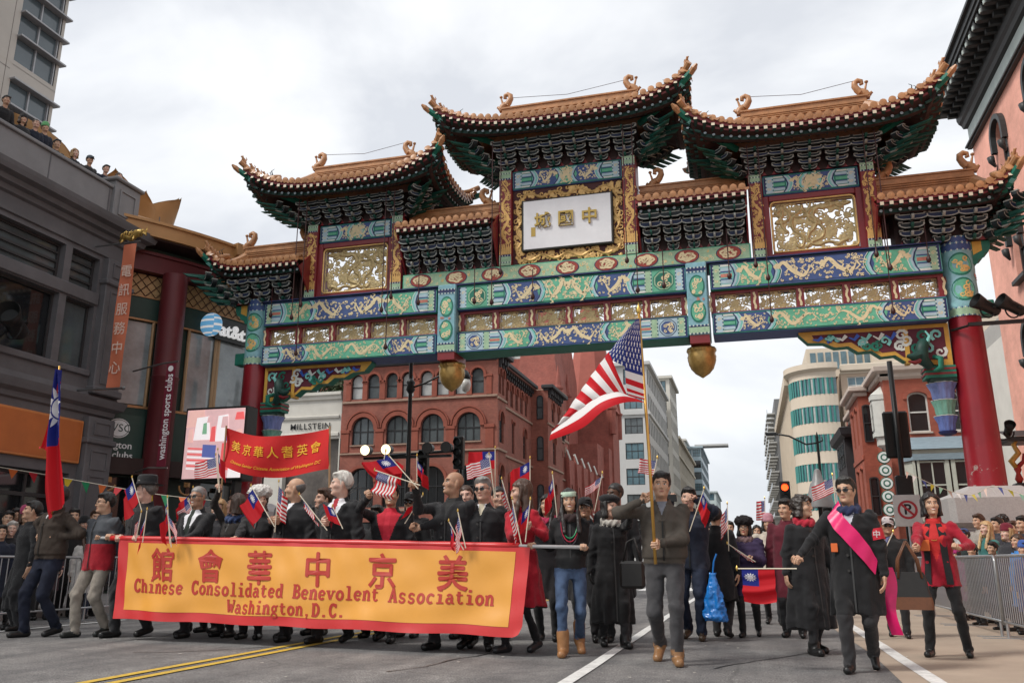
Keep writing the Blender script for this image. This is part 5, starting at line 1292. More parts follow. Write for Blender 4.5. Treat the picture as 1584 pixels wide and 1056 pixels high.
# side range along the street: local x = world Y
BS = thing('brick_church_side_range', 'long red brick side range with paired arched windows receding along the street', 'building', (-16.3, 55, 0), R(90))
def side_range(par, x0, x1, y, ztop, ups_, mids, lows, cm=DC):
	b = MB(); storey(b, x0, x1, 11.9, ztop, ups_, .3, y=y); storey(b, x0, x1, 8.4, 11.9, mids, .3, y=y); storey(b, x0, x1, 0, 8.4, lows, .3, y=y)
	if x0 > .1: b.add([(x0, y, 0), (x0, y + 2, 0), (x0, y + 2, ztop), (x0, y, ztop)], [(0, 1, 2, 3)])
	else: b.add([(x0, y, 0), (x0, -.001, 0), (x0, -.001, ztop), (x0, y, ztop)], [(0, 1, 2, 3)])
	b.add([(x1 - .004, y, 0), (x1 - .004, y + 3, 0), (x1 - .004, y + 3, ztop), (x1 - .004, y, ztop)], [(3, 2, 1, 0)])
	b.build('wall', BRICK, par)
	for (x_, w, zb_, zt, a_) in ups_ + mids + lows:
		window(par, x_, w, zb_, zt, a_, y + .2, FB, GLS[0] if (int(x_*7)) % 3 else GLS[1], .07, 1, (.5,)); hood(par, x_, w, zt, a_, .14, .09, BRICKD, y=y, drop=.2)
	for z in (11.85, 8.3):
		b = MB(); b.bbox(x0 - .05, x1 + .05, y - .12, y + .05, z, z + .16, .02); b.build('string_course', STONEB, par)
	for k in range(int((x1 - x0)/.62)):
		xx = x0 + .3 + .62*k; b = MB(); b.box(xx - .1, xx + .1, y - .32, y, ztop - .35, ztop + .1); b.box(xx - .08, xx + .08, y - .18, y, ztop - .62, ztop - .352); b.build('cornice_bracket', cm, par)
	b = MB(); b.bbox(x0 - .25, x1 + .25, y - .55, y + .5, ztop + .1, ztop + .42, .05); b.box(x0 - .1, x1 + .1, y - .12, y + .3, ztop - .05, ztop + .098); b.build('cornice', cm, par)
side_range(BS, .0, 2.0, -.12, 14.75, [(.55, .6, 12.3, 14.1, 1), (1.35, .6, 12.3, 14.1, 1)], [(.95, 1.1, 8.9, 11.1, 1)], [(.95, 1.1, 5.0, 7.4, 1)])
side_range(BS, 2.0, 12.0, .5, 14.75, [(3.0 + 1.45*i, .75, 12.25, 14.0, 1) for i in range(6)], [(3.2, .7, 8.8, 11.2, 0), (6.3, .7, 8.8, 11.2, 0), (9.8, 1.0, 8.8, 11.2, 1)], [(3.2 + 2.2*i, .9, 4.6, 7.2, 1) for i in range(4)])
side_range(BS, 12.0, 17.5, -.9, 14.75, [(14.0, 1.0, 12.3, 14.0, 1), (16.2, .8, 12.3, 14.0, 1)], [(14.4, 1.1, 8.8, 11.3, 1)], [(14.4, 1.2, 4.6, 7.2, 1)])
for z in (12.3, 8.9, 5): window(BS, 0, .55, z, z + 2.0, 1, 0, FB, GLS[1], .07, 1, (.5,), rot=(0, 0, R(-90)), at=(11.97, -.25, z))
side_range(BS, 17.5, 24.0, .3, 12.6, [], [(20.2, 1.0, 8.9, 11.1, 1), (22.6, .9, 8.9, 11.1, 1)], [(20.4, 1.1, 4.6, 7.2, 1)])
CH = thing('brick_church', 'red brick church with buttresses, pointed gable and tall steeple', 'church', (-16.3, 55, 0), R(90))
RB2 = brickmat('church_brick', (.31, .09, .066), (.26, .072, .053), (.23, .12, .1))
b = MB(); storey(b, 24, 50, 0, 10.5, [(26 + 3.7*i, 1.2, 3.2, 8.2, 1.3) for i in range(7)], .4); b.add([(24, 0, 10.5), (50, 0, 10.5), (50, 6, 13), (24, 6, 13)], [(0, 1, 2, 3)], 1); b.add([(24, 0, 0), (24, 6, 0), (24, 6, 13), (24, 0, 10.5)], [(0, 1, 2, 3)])
b.build('aisle_wall', [RB2, mat('slate_roof', (.28, .30, .29), .7, 0, .2, 3)], CH)
for i in range(7): window(CH, 26 + 3.7*i, 1.2, 3.2, 8.2, 1.3, .3, FB, GLS[1], .1, 2, (.5,))
for i in range(8):
	b = MB(); x_ = 24.2 + 3.7*i
	b.add([(x_ - .3, -1.2, 0), (x_ + .3, -1.2, 0), (x_ + .3, -.9, 5), (x_ + .3, -.35, 5.8), (x_ + .3, -.2, 10.2), (x_ + .3, .1, 11.2), (x_ - .3, -.9, 5), (x_ - .3, -.35, 5.8), (x_ - .3, -.2, 10.2), (x_ - .3, .1, 11.2), (x_ + .3, 0, 0), (x_ - .3, 0, 0)],
		  [(0, 1, 2, 6), (6, 2, 3, 7), (7, 3, 4, 8), (8, 4, 5, 9), (1, 10, 5, 4, 3, 2), (0, 6, 7, 8, 9, 11)]); b.build('buttress', RB2, CH)
	b = MB(); b.tube([(x_, -.92, 5.05), (x_, -.35, 5.85)], .12, 4); b.tube([(x_, -.25, 10.3), (x_, .1, 11.3)], .12, 4); b.build('buttress_cap', WS, CH)
# clerestory, gable and tower
b = MB(); storey(b, 30, 45, 9, 22, [(37.5, 4.4, 11, 18.5, 1.2)], .6, y=3.0); b.add([(30, 3, 22), (45, 3, 22), (37.5, 3, 31)], [(0, 1, 2)]); b.add([(30, 3, 9), (30, 30, 9), (30, 30, 22), (30, 3, 22)], [(0, 1, 2, 3)]); b.add([(30, 3, 22), (30, 30, 22), (37.5, 30, 31), (37.5, 3, 31)], [(0, 1, 2, 3)], 1); b.add([(45, 3, 22), (37.5, 3, 31), (37.5, 30, 31), (45, 30, 22)], [(0, 1, 2, 3)], 1)
b.build('nave_gable', [RB2, mat('slate_roof', (.28, .30, .29))], CH); window(CH, 37.5, 4.4, 11, 18.5, 1.2, 3.4, FW, GLS[1], .2, 4, (.5,), name='rose_window')
b = MB(); b.box(47, 52, -1.0, 5, 0, 19); b.build('tower', RB2, CH)
b = MB(); b.lathe([(3.6, 0), (3.3, 1.2), (.3, 19)], (49.5, 2.0, 19), 8, 0, a0=R(22.5)); b.build('steeple', mat('steeple_brick', (.34, .10, .075), .8, 0, .15, 1), CH)
b = MB(); b.lathe([(3.3, 0), (2.4, 4.8), (.3, 17)], (30.5, 4.0, 18.2), 4, 0, a0=R(45)); b.box(28.2, 32.8, 1.7, 6.3, 9, 18.2); b.build('stair_turret', RB2, CH)
for (x_, y_, z_) in ((28.2, 1.7, 18), (32.8, 1.7, 18), (47, -1, 19), (52, -1, 19)):
	b = MB(); b.lathe([(.42, -3), (.42, 0), (.55, .1), (.55, .3), (.35, .4), (.04, 2.6)], (x_, y_, z_), 8); b.build('pinnacle', RB2, CH)
b = MB(); b.box(44.5, 47, -.8, 0, 0, 14); b.box(40, 47, -.2, 3.2, 10.5, 14); b.build('porch_wall', RB2, CH)
for z in (9.5, 13, 17.9): b = MB(); b.bbox(28.1, 32.9, 1.6, 6.4, z, z + .25, .03); b.build('stone_band', STONEB, CH)
for x_, z in ((29.6, 10), (31.4, 10), (29.6, 13.8), (31.4, 13.8)): window(CH, x_, .8, z, z + 2.4, 1.3, 1.66, STONEB, GLS[0], .1, 1, ()); hood(CH, x_, .8, z + 2.4, 1.3, .18, .08, STONEB, y=1.7)
# pale building rising behind the brick front
PB = thing('pale_block', 'pale flat-roofed block rising behind the red brick cornice', 'building', (-24, 88, 0), R(90))
b = MB(); storey(b, -3, 14, 17, 22.5, [(0 + 3.3*i, 2.2, 18.2, 21, 0) for i in range(4)], .2); b.box(-3, 14, .5, 10, 0, 22.4); b.add([(-3, 0, 0), (14, 0, 0), (14, 0, 17), (-3, 0, 17)], [(0, 1, 2, 3)]); b.add([(-3, 0, 0), (-3, 16, 0), (-3, 16, 22.5), (-3, 0, 22.5)], [(0, 1, 2, 3)])
b.build('wall', WS, PB); cornice(PB, -3, 14, [(0, 22.2), (.4, 22.4), (.4, 22.9), (.1, 23)], WS)
for i in range(4): window(PB, 3.3*i, 2.2, 18.2, 21, 0, .15, FD, GLS[1], .1, 2, ())
# ================================================================== FAR LEFT OFFICES
def office(name, label, loc, w_f, w_s, h, floors, wm, n_f, n_s, base=4, fm=FD, gw=(1, 2, 0, 4), ww=.62, cor=None, top_band=None):
	"""front face looks at the camera (local x to the right, up to the corner), side face runs away along the street"""
	o = thing(name, label, 'building', loc); fh = (h - base)/floors; rg = rng(len(name) + n_s)
	f = MB(); s_ = MB(); wf = []; wsd = []
	for k in range(floors):
		z0 = base + fh*k
		of = [(-w_f + w_f*(i + .5)/n_f, w_f/n_f*ww, z0 + fh*.22, z0 + fh*.86, 0) for i in range(n_f)]; os_ = [(w_s*(i + .5)/n_s, w_s/n_s*ww, z0 + fh*.22, z0 + fh*.86, 0) for i in range(n_s)]
		storey(f, -w_f, 0, z0, z0 + fh, of, .25); wf += of
		storey(s_, 0, w_s, z0, z0 + fh, os_, .25); wsd += os_
	storey(f, -w_f, 0, 0, base, [], .2); storey(s_, 0, w_s, 0, base, [], .2); f.box(-w_f, -.01, .4, w_s, h - .05, h)
	f.build('front_wall', wm, o); sw = s_.build('side_wall', wm, o); sw.rotation_euler = (0, 0, R(90)); sw.location = (0, 0, 0)
	for q in wf: window(o, q[0], q[1], q[2], q[3], 0, .18, fm, glass_any(rg, gw), .12, 3, (.5,))
	for q in wsd: window(o, 0, q[1], q[2], q[3], 0, 0, fm, glass_any(rg, gw), .12, 2, (.5,), rot=(0, 0, R(90)), at=(-.18, q[0], q[2]))
	for z in [h] + ([base + fh*k for k in (cor or [])]):
		d = .7 if z == h else .35
		b = MB(); b.box(-w_f - d, d, -d, 0, z - .1, z + .5); b.box(-.0, d - .002, 0, w_s, z - .102, z + .498); b.build('cornice', wm, o)
	return o
OFG = mat('office_pale_stone', (.46, .46, .45), .75, 0, .08, .3, 0, 20, .2, dirtcol=(.36, .36, .35))
office('grey_office_block', 'pale grey office block with square blue glass windows beyond the church', (-16.3, 152, 0), 16, 38, 36, 7, OFG, 3, 13, 4, cor=(5,))
office('corner_office_tower', 'taller pale office end with wide overhanging cornice beyond the grey block', (-15.4, 191, 0), 9, 19, 41.5, 9, mat('office_cream', (.50, .48, .43), .75, 0, .08, .4), 2, 6, 4)
office('tan_office_block', 'tan stone office with stepped cornice far down the street', (-16.0, 215, 0), 14, 65, 31, 6, mat('office_tan', (.52, .46, .36), .75, 0, .1, .3), 2, 14, 5, ww=.4, cor=(5,))
office('far_glass_block', 'blue glass tower at the far end of the street', (-14, 290, 0), 12, 50, 38, 9, mat('office_glass_frame', (.30, .38, .42), .4, 0, .1, .3), 4, 8, 4, ww=.85)
office('far_concrete_block', 'blank concrete tower beside the far glass block', (-19, 285, 0), 16, 40, 40, 5, mat('office_concrete', (.52, .51, .48), .75, 0, .1, .3), 2, 4, 4, ww=.2)
b = MB(); b.box(-2, 9, -.2, 6, 38.5, 39.1); o = b.build('roof_canopy', OFG, bpy.data.objects['far_glass_block'])
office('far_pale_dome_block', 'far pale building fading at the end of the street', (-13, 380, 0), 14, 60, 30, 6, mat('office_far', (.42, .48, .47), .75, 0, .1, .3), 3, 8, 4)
office('orange_brick_block', 'low orange brick block far down the left side', (-14.5, 281, 0), 8, 8, 17, 4, mat('office_orange', (.55, .27, .12), .75, 0, .1, .3), 2, 2, 4)
# ================================================================== RIGHT: PINK BUILDING (street face X=8.2; local x = 29.3 - Y)
PK = thing('pink_corner_building', 'pink painted brick building with black bracketed cornice at the right edge', 'building', (8.2, 29.3, 0), R(-90))
PINK = brickmat('pink_brick', (.80, .40, .31), (.77, .38, .295), (.73, .36, .28)); BLK = mat('black_iron_trim', (.034, .037, .038), .5, 0, .2, 3); MINTC = mat('pale_mint_frieze', (.45, .52, .50), .6, 0, .1, 2)
pw = [(2.9, .95, 10.75 - 1.95 + .2, 11.0, 1), (6.2, .95, 9.0, 11.0, 1), (9.5, .95, 9.0, 11.0, 1)]
pw3 = [(2.9, .95, 12.3, 14.05, 1), (6.2, .95, 12.3, 14.05, 1), (9.5, .95, 12.3, 14.05, 1)]
pw1 = [(2.9, .95, 5.3, 7.6, 1), (6.2, .95, 5.3, 7.6, 1), (9.5, .95, 5.3, 7.6, 1)]
b = MB(); storey(b, 0, 24, 11.6, 15.6, pw3, .3); storey(b, 0, 24, 8.2, 11.6, pw, .3); storey(b, 0, 24, 4.4, 8.2, pw1, .3); storey(b, 0, 24, 0, 4.4, [], .3)
b.add([(0, 0, 0), (0, 14, 0), (0, 14, 16.5), (0, 0, 16.5)], [(0, 1, 2, 3)]); b.build('wall', PINK, PK)
for q in pw + pw3 + pw1:
	window(PK, q[0], q[1], q[2], q[3], 1, .2, FD, GLS[1], .09, 2, (.5,)); hood(PK, q[0], q[1], q[3], 1, .15, .16, BLK, drop=.4); sill(PK, q[0], q[1], q[2], BLK, .18, .14)
	for s in (-1, 1):
		b = MB(); xx = q[0] + s*(q[1]/2 + .1); b.tube([(xx, -.2, q[3] - .95), (xx, -.18, q[3] - 1.1), (xx, -.1, q[3] - 1.3)], [.11, .1, .03], 7); b.build('hood_corbel', BLK, PK, True)
# cornice
b = MB(); b.box(-.05, 24, -.06, 0, 14.75, 15.3); b.build('frieze', MINTC, PK)
b = MB(); b.box(-.1, 24, -.14, 0, 14.55, 14.75); b.box(-.14, 24, -.2, 0, 14.62, 14.68); b.build('architrave', BLK, PK)
cornice(PK, 0, 24, [(.02, 15.3), (.16, 15.36), (.2, 15.5), (.26, 15.6), (.3, 15.75)], BLK, 'bed_mould')
b = MB(); b.box(-.95, 24, -.95, .3, 16.25, 16.4); b.box(-1.0, 24, -1.0, .3, 16.4, 16.62); b.box(-1.1, 24, -1.1, .3, 16.62, 16.72); b.box(-.3, 24, -.3, .3, 15.75, 16.248); b.build('cornice', BLK, PK)
for k in range(34):
	xx = -.1 + .42*k; b = MB(); b.bbox(xx - .09, xx + .09, -.9, -.302, 15.95, 16.245, .02); b.box(xx - .07, xx + .07, -.6, -.302, 15.8, 15.948); b.box(xx - .05, xx + .05, -.93, -.9, 15.98, 16.1, 1); b.build('modillion', [BLK, MINTC], PK)
# restaurant balcony with red and gold ornaments at street level
bl = thing('balcony_canopy', 'dark canopy with carved red and gold ornaments at the far right edge', 'canopy', (6.78, 24.5, 0))
b = MB(); b.bbox(-.3, 6, -.6, .4, 3.9, 4.02, .03); b.add([(-.3, -.6, 4.02), (6, -.6, 4.02), (6, .4, 4.3), (-.3, .4, 4.3)], [(0, 1, 2, 3)]); b.build('roof', mat('canopy_dark', (.03, .03, .03), .5), bl)
b = MB(); b.bbox(-.3, 6, -.7, -.3, 2.55, 2.85, .04); b.bbox(-.3, 6, -.65, -.35, 2.3, 2.55, .03); b.build('ledge', mat('canopy_dark', (.03, .03, .03)), bl)
for k in range(10):
	b = MB(); xx = -.15 + .42*k
	b.lathe([(.05, 2.85), (.1, 2.95), (.05, 3.1), (.09, 3.2), (.05, 3.3)], (xx, -.5, 0), 8, 1)
	b.tube([(xx, -.5, 3.2), (xx - .12, -.52, 3.4), (xx + .06, -.54, 3.6), (xx - .02, -.52, 3.82), (xx + .1, -.5, 3.95)], [.06, .08, .075, .06, .02], 7, 0); b.tube([(xx, -.5, 3.25), (xx + .16, -.5, 3.4), (xx + .18, -.5, 3.6)], [.06, .05, .02], 6, 2)
	b.build('carved_ornament', [mat('ornament_gold', (.5, .27, .06), .4, .3, .3, 10), mat('ornament_red', (.42, .03, .02), .5), mat('ornament_red2', (.35, .02, .02), .5)], bl, True)
# ================================================================== RIGHT BACK: BRICK CORNER HOUSE (front Y=53, street face X=8.2)
RB = thing('brick_corner_house', 'red brick corner house with grey bay window and white oriel behind the red column', 'building', (8.2, 53, 0))
RBK = brickmat('house_brick', (.33, .085, .05), (.28, .07, .042), (.25, .10, .07)); CAP = mat('house_cornice', (.50, .42, .36), .7, 0, .12, 1.5); BAYP = mat('bay_grey_paint', (.42, .43, .37), .6, 0, .1, 2); BAYB = mat('bay_blue_roof', (.20, .26, .30), .55, 0, .2, 3, stretch=(1, 1, 6))
fo = [(1.75, 1.1, 8.2, 10.55, .55), (3.45, 1.1, 8.2, 10.55, .55), (5.2, 1.1, 8.2, 10.55, .55)]
b = MB(); storey(b, 0, 12, 7.8, 11.9, fo, .3); storey(b, 0, 12, 0, 7.8, [], .3); b.box(0.01, 12, .3, 20, 11.6, 11.9); b.build('front_wall', RBK, RB)
for q in fo: window(RB, q[0], q[1], q[2], q[3], q[4], .18, FW, GLS[0], .09, 1, (.5,)); hood(RB, q[0], q[1], q[3], q[4], .22, .1, RBK, drop=.1); sill(RB, q[0], q[1], q[2], CAP)
cornice(RB, 0, 12, [(0, 11.35), (.15, 11.5), (.15, 11.7), (.45, 11.85), (.5, 12.1), (.1, 12.2)], CAP)
# grey bay with blue roof
b = MB(); bay = [(.5, 0), (1.0, -1.2), (4.6, -1.2), (5.1, 0)]
for z0, z1, mi in ((3.0, 3.8, 0), (3.8, 4.05, 0), (6.45, 6.8, 1), (6.8, 7.05, 0)):
	o_ = .1 if mi or z0 == 3.8 else 0
	for (p, q), (r, s_) in zip(bay[:-1], bay[1:]): b.add([(p - o_, q - o_, z0), (r + (o_ if r > 3 else -o_), s_ - o_, z0), (r + (o_ if r > 3 else -o_), s_ - o_, z1), (p - o_, q - o_, z1)], [(0, 1, 2, 3)], mi)
for x_ in (1.0, 1.12, 2.65, 2.95, 4.45, 4.6): b.box(x_ - .1, x_ + .1, -1.2, -1.05, 4.05, 6.45, 0)
b.add([(.5, 0, 4.05), (.98, -1.15, 4.05), (.98, -1.15, 6.45), (.5, 0, 6.45)], [(0, 1, 2, 3)], 0); b.add([(4.62, -1.15, 4.05), (5.1, 0, 4.05), (5.1, 0, 6.45), (4.62, -1.15, 6.45)], [(0, 1, 2, 3)], 0)
b.build('bay', [BAYP, BAYB], RB)
for x_ in (1.88, 3.7): window(RB, x_, 1.42, 4.1, 6.4, 0, -1.1, BAYP, GLS[0], .09, 2, (.42,))
b = MB(); b.add([(.2, -.1, 7.05), (.75, -1.4, 7.05), (4.85, -1.4, 7.05), (5.4, -.1, 7.05), (1.0, 0, 7.9), (4.6, 0, 7.9), (1.1, -.8, 7.5), (4.5, -.8, 7.5)], [(0, 1, 6), (0, 6, 4), (1, 2, 7, 6), (6, 7, 5, 4), (2, 3, 7), (3, 5, 7)]); b.build('bay_roof', BAYB, RB)
b = MB(); b.box(.9, 5, -1.25, -1.2, 3.1, 3.75, 0)
for k in range(3): b.box(1.1 + 1.3*k, 2.2 + 1.3*k, -1.27, -1.25, 3.2, 3.65, 1)
b.build('bay_panel', [BAYP, CAP], RB)
b = MB(); b.box(.6, 11, -.05, -.02, .2, 2.9); b.build('shop_glass', GLS[0], RB)
b = MB(); b.box(7, 12, -.5, 0, 6.4, 7.0); b.build('shop_cornice', CAP, RB)
# street face
RS = thing('brick_house_side', 'red brick street side of the corner house with stepped bays and tall windows', 'building', (8.2, 53, 0), R(-90))
def rside(x0, x1, y, zt, ops):
	b = MB(); storey(b, x0, x1, 0, zt, [], .3, y=y) if not ops else (storey(b, x0, x1, 7.6, zt, [o for o in ops if o[2] > 7], .3, y=y), storey(b, x0, x1, 0, 7.6, [o for o in ops if o[2] < 7], .3, y=y))
	for e in ((x0 + .004, x1 - .004) if x1 < -.1 else (x0 + .004,)): b.add([(e, y, 0), (e, y + 2, 0), (e, y + 2, zt), (e, y, zt)], [(0, 1, 2, 3)])
	b.build('wall', RBK, RS)
	for q in ops: window(RS, q[0], q[1], q[2], q[3], q[4], y + .18, FW if q[2] > 7 else FD, GLS[0], .08, 1, (.5,)); hood(RS, q[0], q[1], q[3], q[4], .14, .08, RBK, y=y)
	b = MB(); b.bbox(x0 - .35, x1 + .35, y - .55, y + .6, zt - .05, zt + .3, .06); b.bbox(x0 - .15, x1 + .15, y - .25, y + .6, zt - .35, zt - .052, .05); b.build('cornice', CAP, RS)
	b = MB(); b.bbox(x0 - .02, x1 + .02, y - .07, y + .05, 7.2, 7.5, .02); b.build('string_course', RBK, RS)
rside(-4.6, 0, 0, 11.85, [(-2.6, .9, 3.6, 6.9, .3)])
rside(-9.6, -4.6, -.9, 11.6, [(-6.1, .8, 8.3, 10.7, .6), (-8.1, .8, 8.3, 10.7, .6), (-6.1, .8, 3.6, 6.8, .3), (-8.1, .8, 3.6, 6.8, .3)])
rside(-15, -9.6, -.2, 11.3, [(-11.2, .8, 8.3, 10.6, .6), (-13.4, .8, 8.3, 10.6, .6), (-11.2, .8, 3.6, 6.8, .3), (-13.4, .8, 3.6, 6.8, .3)])
# end wall of the projecting bay, seen square on
for z in (8.3, 3.7): window(RS, 0, .55, z, z + 2.4, .5, 0, FD, GLS[0], .07, 1, (.5,), rot=(0, 0, R(90)), at=(-4.55, -.45, z))
orl = MB()
prof = [(-.55, 0), (-.35, -.62), (.35, -.62), (.55, 0)]
for z0, z1, s_ in ((7.6, 8.1, .8), (8.1, 8.35, 1.08), (8.35, 10.3, 1), (10.3, 10.6, 1.1)):
	for (p, q), (r, t_) in zip(prof[:-1], prof[1:]): orl.add([(p*s_, q*s_, z0), (r*s_, t_*s_, z0), (r*s_, t_*s_, z1), (p*s_, q*s_, z1)], [(0, 1, 2, 3)])
orl.add([(-.6, 0, 10.6), (-.4, -.7, 10.6), (.4, -.7, 10.6), (.6, 0, 10.6), (0, 0, 11.2)], [(0, 1, 4), (1, 2, 4), (2, 3, 4)]); orl.add([(-.45, 0, 7.6), (-.28, -.5, 7.6), (.28, -.5, 7.6), (.45, 0, 7.6), (0, 0, 7.2)], [(4, 1, 0), (4, 2, 1), (4, 3, 2)])
oo = orl.build('oriel', mat('oriel_white', (.55, .56, .52), .6, 0, .1, 3), RS); oo.location = (-1.0, 0, 0)
window(RS, -1.0, .5, 8.5, 10.1, 0, -.64, FW, GLS[2], .06, 1, (.5,))
# round shop discs hung on the corner
dk = thing('hanging_disc_sign', 'vertical string of six round white and green shop discs on the brick corner', 'sign', (7.75, 52.6, 0))
for k in range(6):
	b = MB(); zc = 6.75 - .74*k
	for rr, yy, mi in ((.36, 0, 1), (.31, -.075, 0), (.2, -.085, 1), (.12, -.095, 0)):
		c_ = [(rr*math.cos(i*.2618), yy, zc + rr*math.sin(i*.2618)) for i in range(24)]
		b.add(c_ + [(p, .07, q) for p, _, q in c_], [range(24)] + [(i, i + 24, (i + 1) % 24 + 24, (i + 1) % 24) for i in range(24)], mi)
	b.build('disc', [mat('disc_white', (.66, .68, .66), .5), mat('disc_green', (.03, .12, .085), .5)], dk)
b = MB(); b.tube([(0, .04, 7.3), (0, .04, 2.6)], .03, 6); b.build('bracket', FB, dk)
# dark bay building and white building beyond
DB = thing('dark_bay_front', 'narrow dark grey bay front beyond the brick house', 'building', (8.2, 68.3, 0), R(-90))
b = MB(); storey(b, -6, 0, 0, 10.6, [(-4.4, .8, 8, 9.8, 0), (-2.4, .8, 8, 9.8, 0), (-4.4, .8, 4, 6.6, 0), (-2.4, .8, 4, 6.6, 0)][:0], .2, y=-.8); b.box(-6, 0, -.79, 4, 0, 10.5); b.build('wall', DC, DB); cornice(DB, -6, 0, [(.8, 10), (1.1, 10.2), (1.2, 10.7), (.9, 10.8)], DC)
for x_ in (-1.4, -3, -4.6):
	for z in (8, 4.6): window(DB, x_, .9, z, z + 1.8, 0, -.83, FD, GLS[1], .07, 1, (.5,))
WB = thing('white_back_building', 'plain white rendered building between red column and pink wall', 'building', (13.2, 46, 0))
b = MB(); b.box(0, 9, 0, 9, 0, 12.2); b.bbox(-.2, 9, -.3, 0, 12.2, 12.5, .04); b.box(.2, 9, .3, 9, 12.2, 13.4, 1); b.build('wall', [mat('white_render', (.60, .58, .53), .8, 0, .1, .6, 0, 20, .3, dirtcol=(.48, .46, .42)), mat('grey_render', (.36, .35, .33), .8, 0, .12, 1)], WB)
# cream building with curved glazed corner
CB = thing('cream_curved_building', 'cream stone building with curved green glass corner bays', 'building', (8.2, 128, 0))
CRM = mat('cream_stone', (.58, .50, .40), .75, 0, .08, .4, 0, 20, .2, dirtcol=(.48, .41, .32)); CRM2 = mat('cream_tan', (.46, .35, .26), .75, 0, .08, .4); TEAL = mat('teal_frame', (.05, .22, .20), .4)
fz = [(3 + 4.1*k) for k in range(6)]
b = MB()
for k, z0 in enumerate(fz): storey(b, 6.0, 40, z0, z0 + 4.1, [(8.6 + 5.5*i, 3.4, z0 + .8, z0 + 3.3, 0) for i in range(6)], .3)
b.box(6, 40, .5, 30, 0, 27.5); b.build('front_wall', CRM2, CB)
for z0 in fz:
	for i in range(6): window(CB, 8.6 + 5.5*i, 3.4, z0 + .8, z0 + 3.3, 0, .2, FW, GLS[2] if i % 2 else GLS[3], .12, 3, (.5,))
	b = MB(); b.bbox(6, 40, -.15, 0, z0 + 3.75, z0 + 4.1, .03); b.build('band_course', CRM, CB)
def cyl(a, r, z): return (3.6 + r*math.cos(a), 3.4 + r*math.sin(a), z)
for z0 in fz:
	b = MB(); A0, A1, n = R(150), R(292), 18
	b.add([cyl(A0 + (A1 - A0)*i/n, 4.6, z) for i in range(n + 1) for z in (z0 + 3.2, z0 + 4.9)], [(2*i, 2*i + 2, 2*i + 3, 2*i + 1) for i in range(n)]); b.build('curved_band', CRM, CB)
	for i in range(n):
		a0, a1 = A0 + (A1 - A0)*i/n, A0 + (A1 - A0)*(i + 1)/n
		b = MB(); b.add([cyl(a0, 4.5, z0 + .8), cyl(a1, 4.5, z0 + .8), cyl(a1, 4.5, z0 + 3.2), cyl(a0, 4.5, z0 + 3.2)], [(0, 1, 2, 3)]); pn = b.build('pane', GLS[3] if i % 3 else GLS[2], CB)
		b = MB(); b.tube([cyl(a0, 4.56, z0 + .8), cyl(a0, 4.56, z0 + 3.2)], .16, 4); b.build('mullion', TEAL, pn)
b = MB(); b.add([cyl(R(150 + 142*i/18), r, z) for i in range(19) for r, z in ((4.6, 27.6), (5.3, 28.0), (5.3, 28.8), (2, 29))], [(4*i + j, 4*i + 4 + j, 4*i + 5 + j, 4*i + 1 + j) for i in range(18) for j in range(3)]); b.bbox(6, 40, -.7, .2, 27.6, 28.6, .1); b.build('cornice', CRM, CB)
b = MB(); b.box(2, 12, 5, 30, 28, 32.5); b.box(11, 36, 2, 30, 28, 35.5); b.box(10.8, 36.2, 1.8, 30.2, 35.5, 36); b.build('attic', CRM, CB)
b = MB()
for k in range(8): b.box(2.5 + 1.1*k, 3.3 + 1.1*k, 4.9, 5, 29.2, 31.8)
b.build('attic_windows', GLS[3], CB)
b = MB(); b.add([(16 + 2.2*math.cos(R(180 - 22.5*i)), 1.9, 31 + 2*math.sin(R(180 - 22.5*i))) for i in range(9)], [range(9)[::-1]]); b.build('lunette', GLS[2], CB)
b = MB(); b.box(-.4, 0, 6, 60, 0, 27)
for k in range(14): b.box(-.9, -.4, 7 + 3.7*k, 8.2 + 3.7*k, 4, 27)
b.box(-1.6, 0, 5, 60, 27, 28.6); b.build('street_wall', CRM, CB)
# balcony apartments and slim glass slab at the far right
AP_ = thing('balcony_apartments', 'dark apartment block with stacked concrete balconies down the right side', 'building', (7.6, 205, 0))
b = MB(); b.box(0, 20, 0, 60, 0, 38); b.build('wall', mat('apartment_dark', (.16, .16, .16), .7, 0, .15, .4), AP_)
for k in range(10):
	for j in range(8):
		b = MB(); y0 = 1 + 7.3*j; z0 = 4 + 3.4*k; b.box(-1.8, 0, y0, y0 + 5, z0, z0 + .28); b.box(-1.8, -1.72, y0, y0 + 5, z0 + .28, z0 + 1.1, 1); b.build('balcony', [mat('balcony_concrete', (.5, .49, .46), .8), GLS[1]], AP_)
for k in range(10):
	for j in range(4):
		b = MB(); b.box(.6 + 4.6*j, 4.6 + 4.6*j, -1.5, -.002, 4 + 3.4*k, 4.28 + 3.4*k); b.box(1 + 4.6*j, 4.2 + 4.6*j, -.05, -.003, 4.5 + 3.4*k, 7 + 3.4*k, 1); b.build('balcony', [mat('balcony_concrete', (.5, .49, .46)), GLS[3]], AP_)
office('slim_white_block', 'slim white block at the far end of the right side', (20, 300, 0), 12.8, 30, 34, 8, mat('office_white', (.55, .56, .56), .75, 0, .05, .3), 4, 4, 4)
o = bpy.data.objects['slim_white_block']
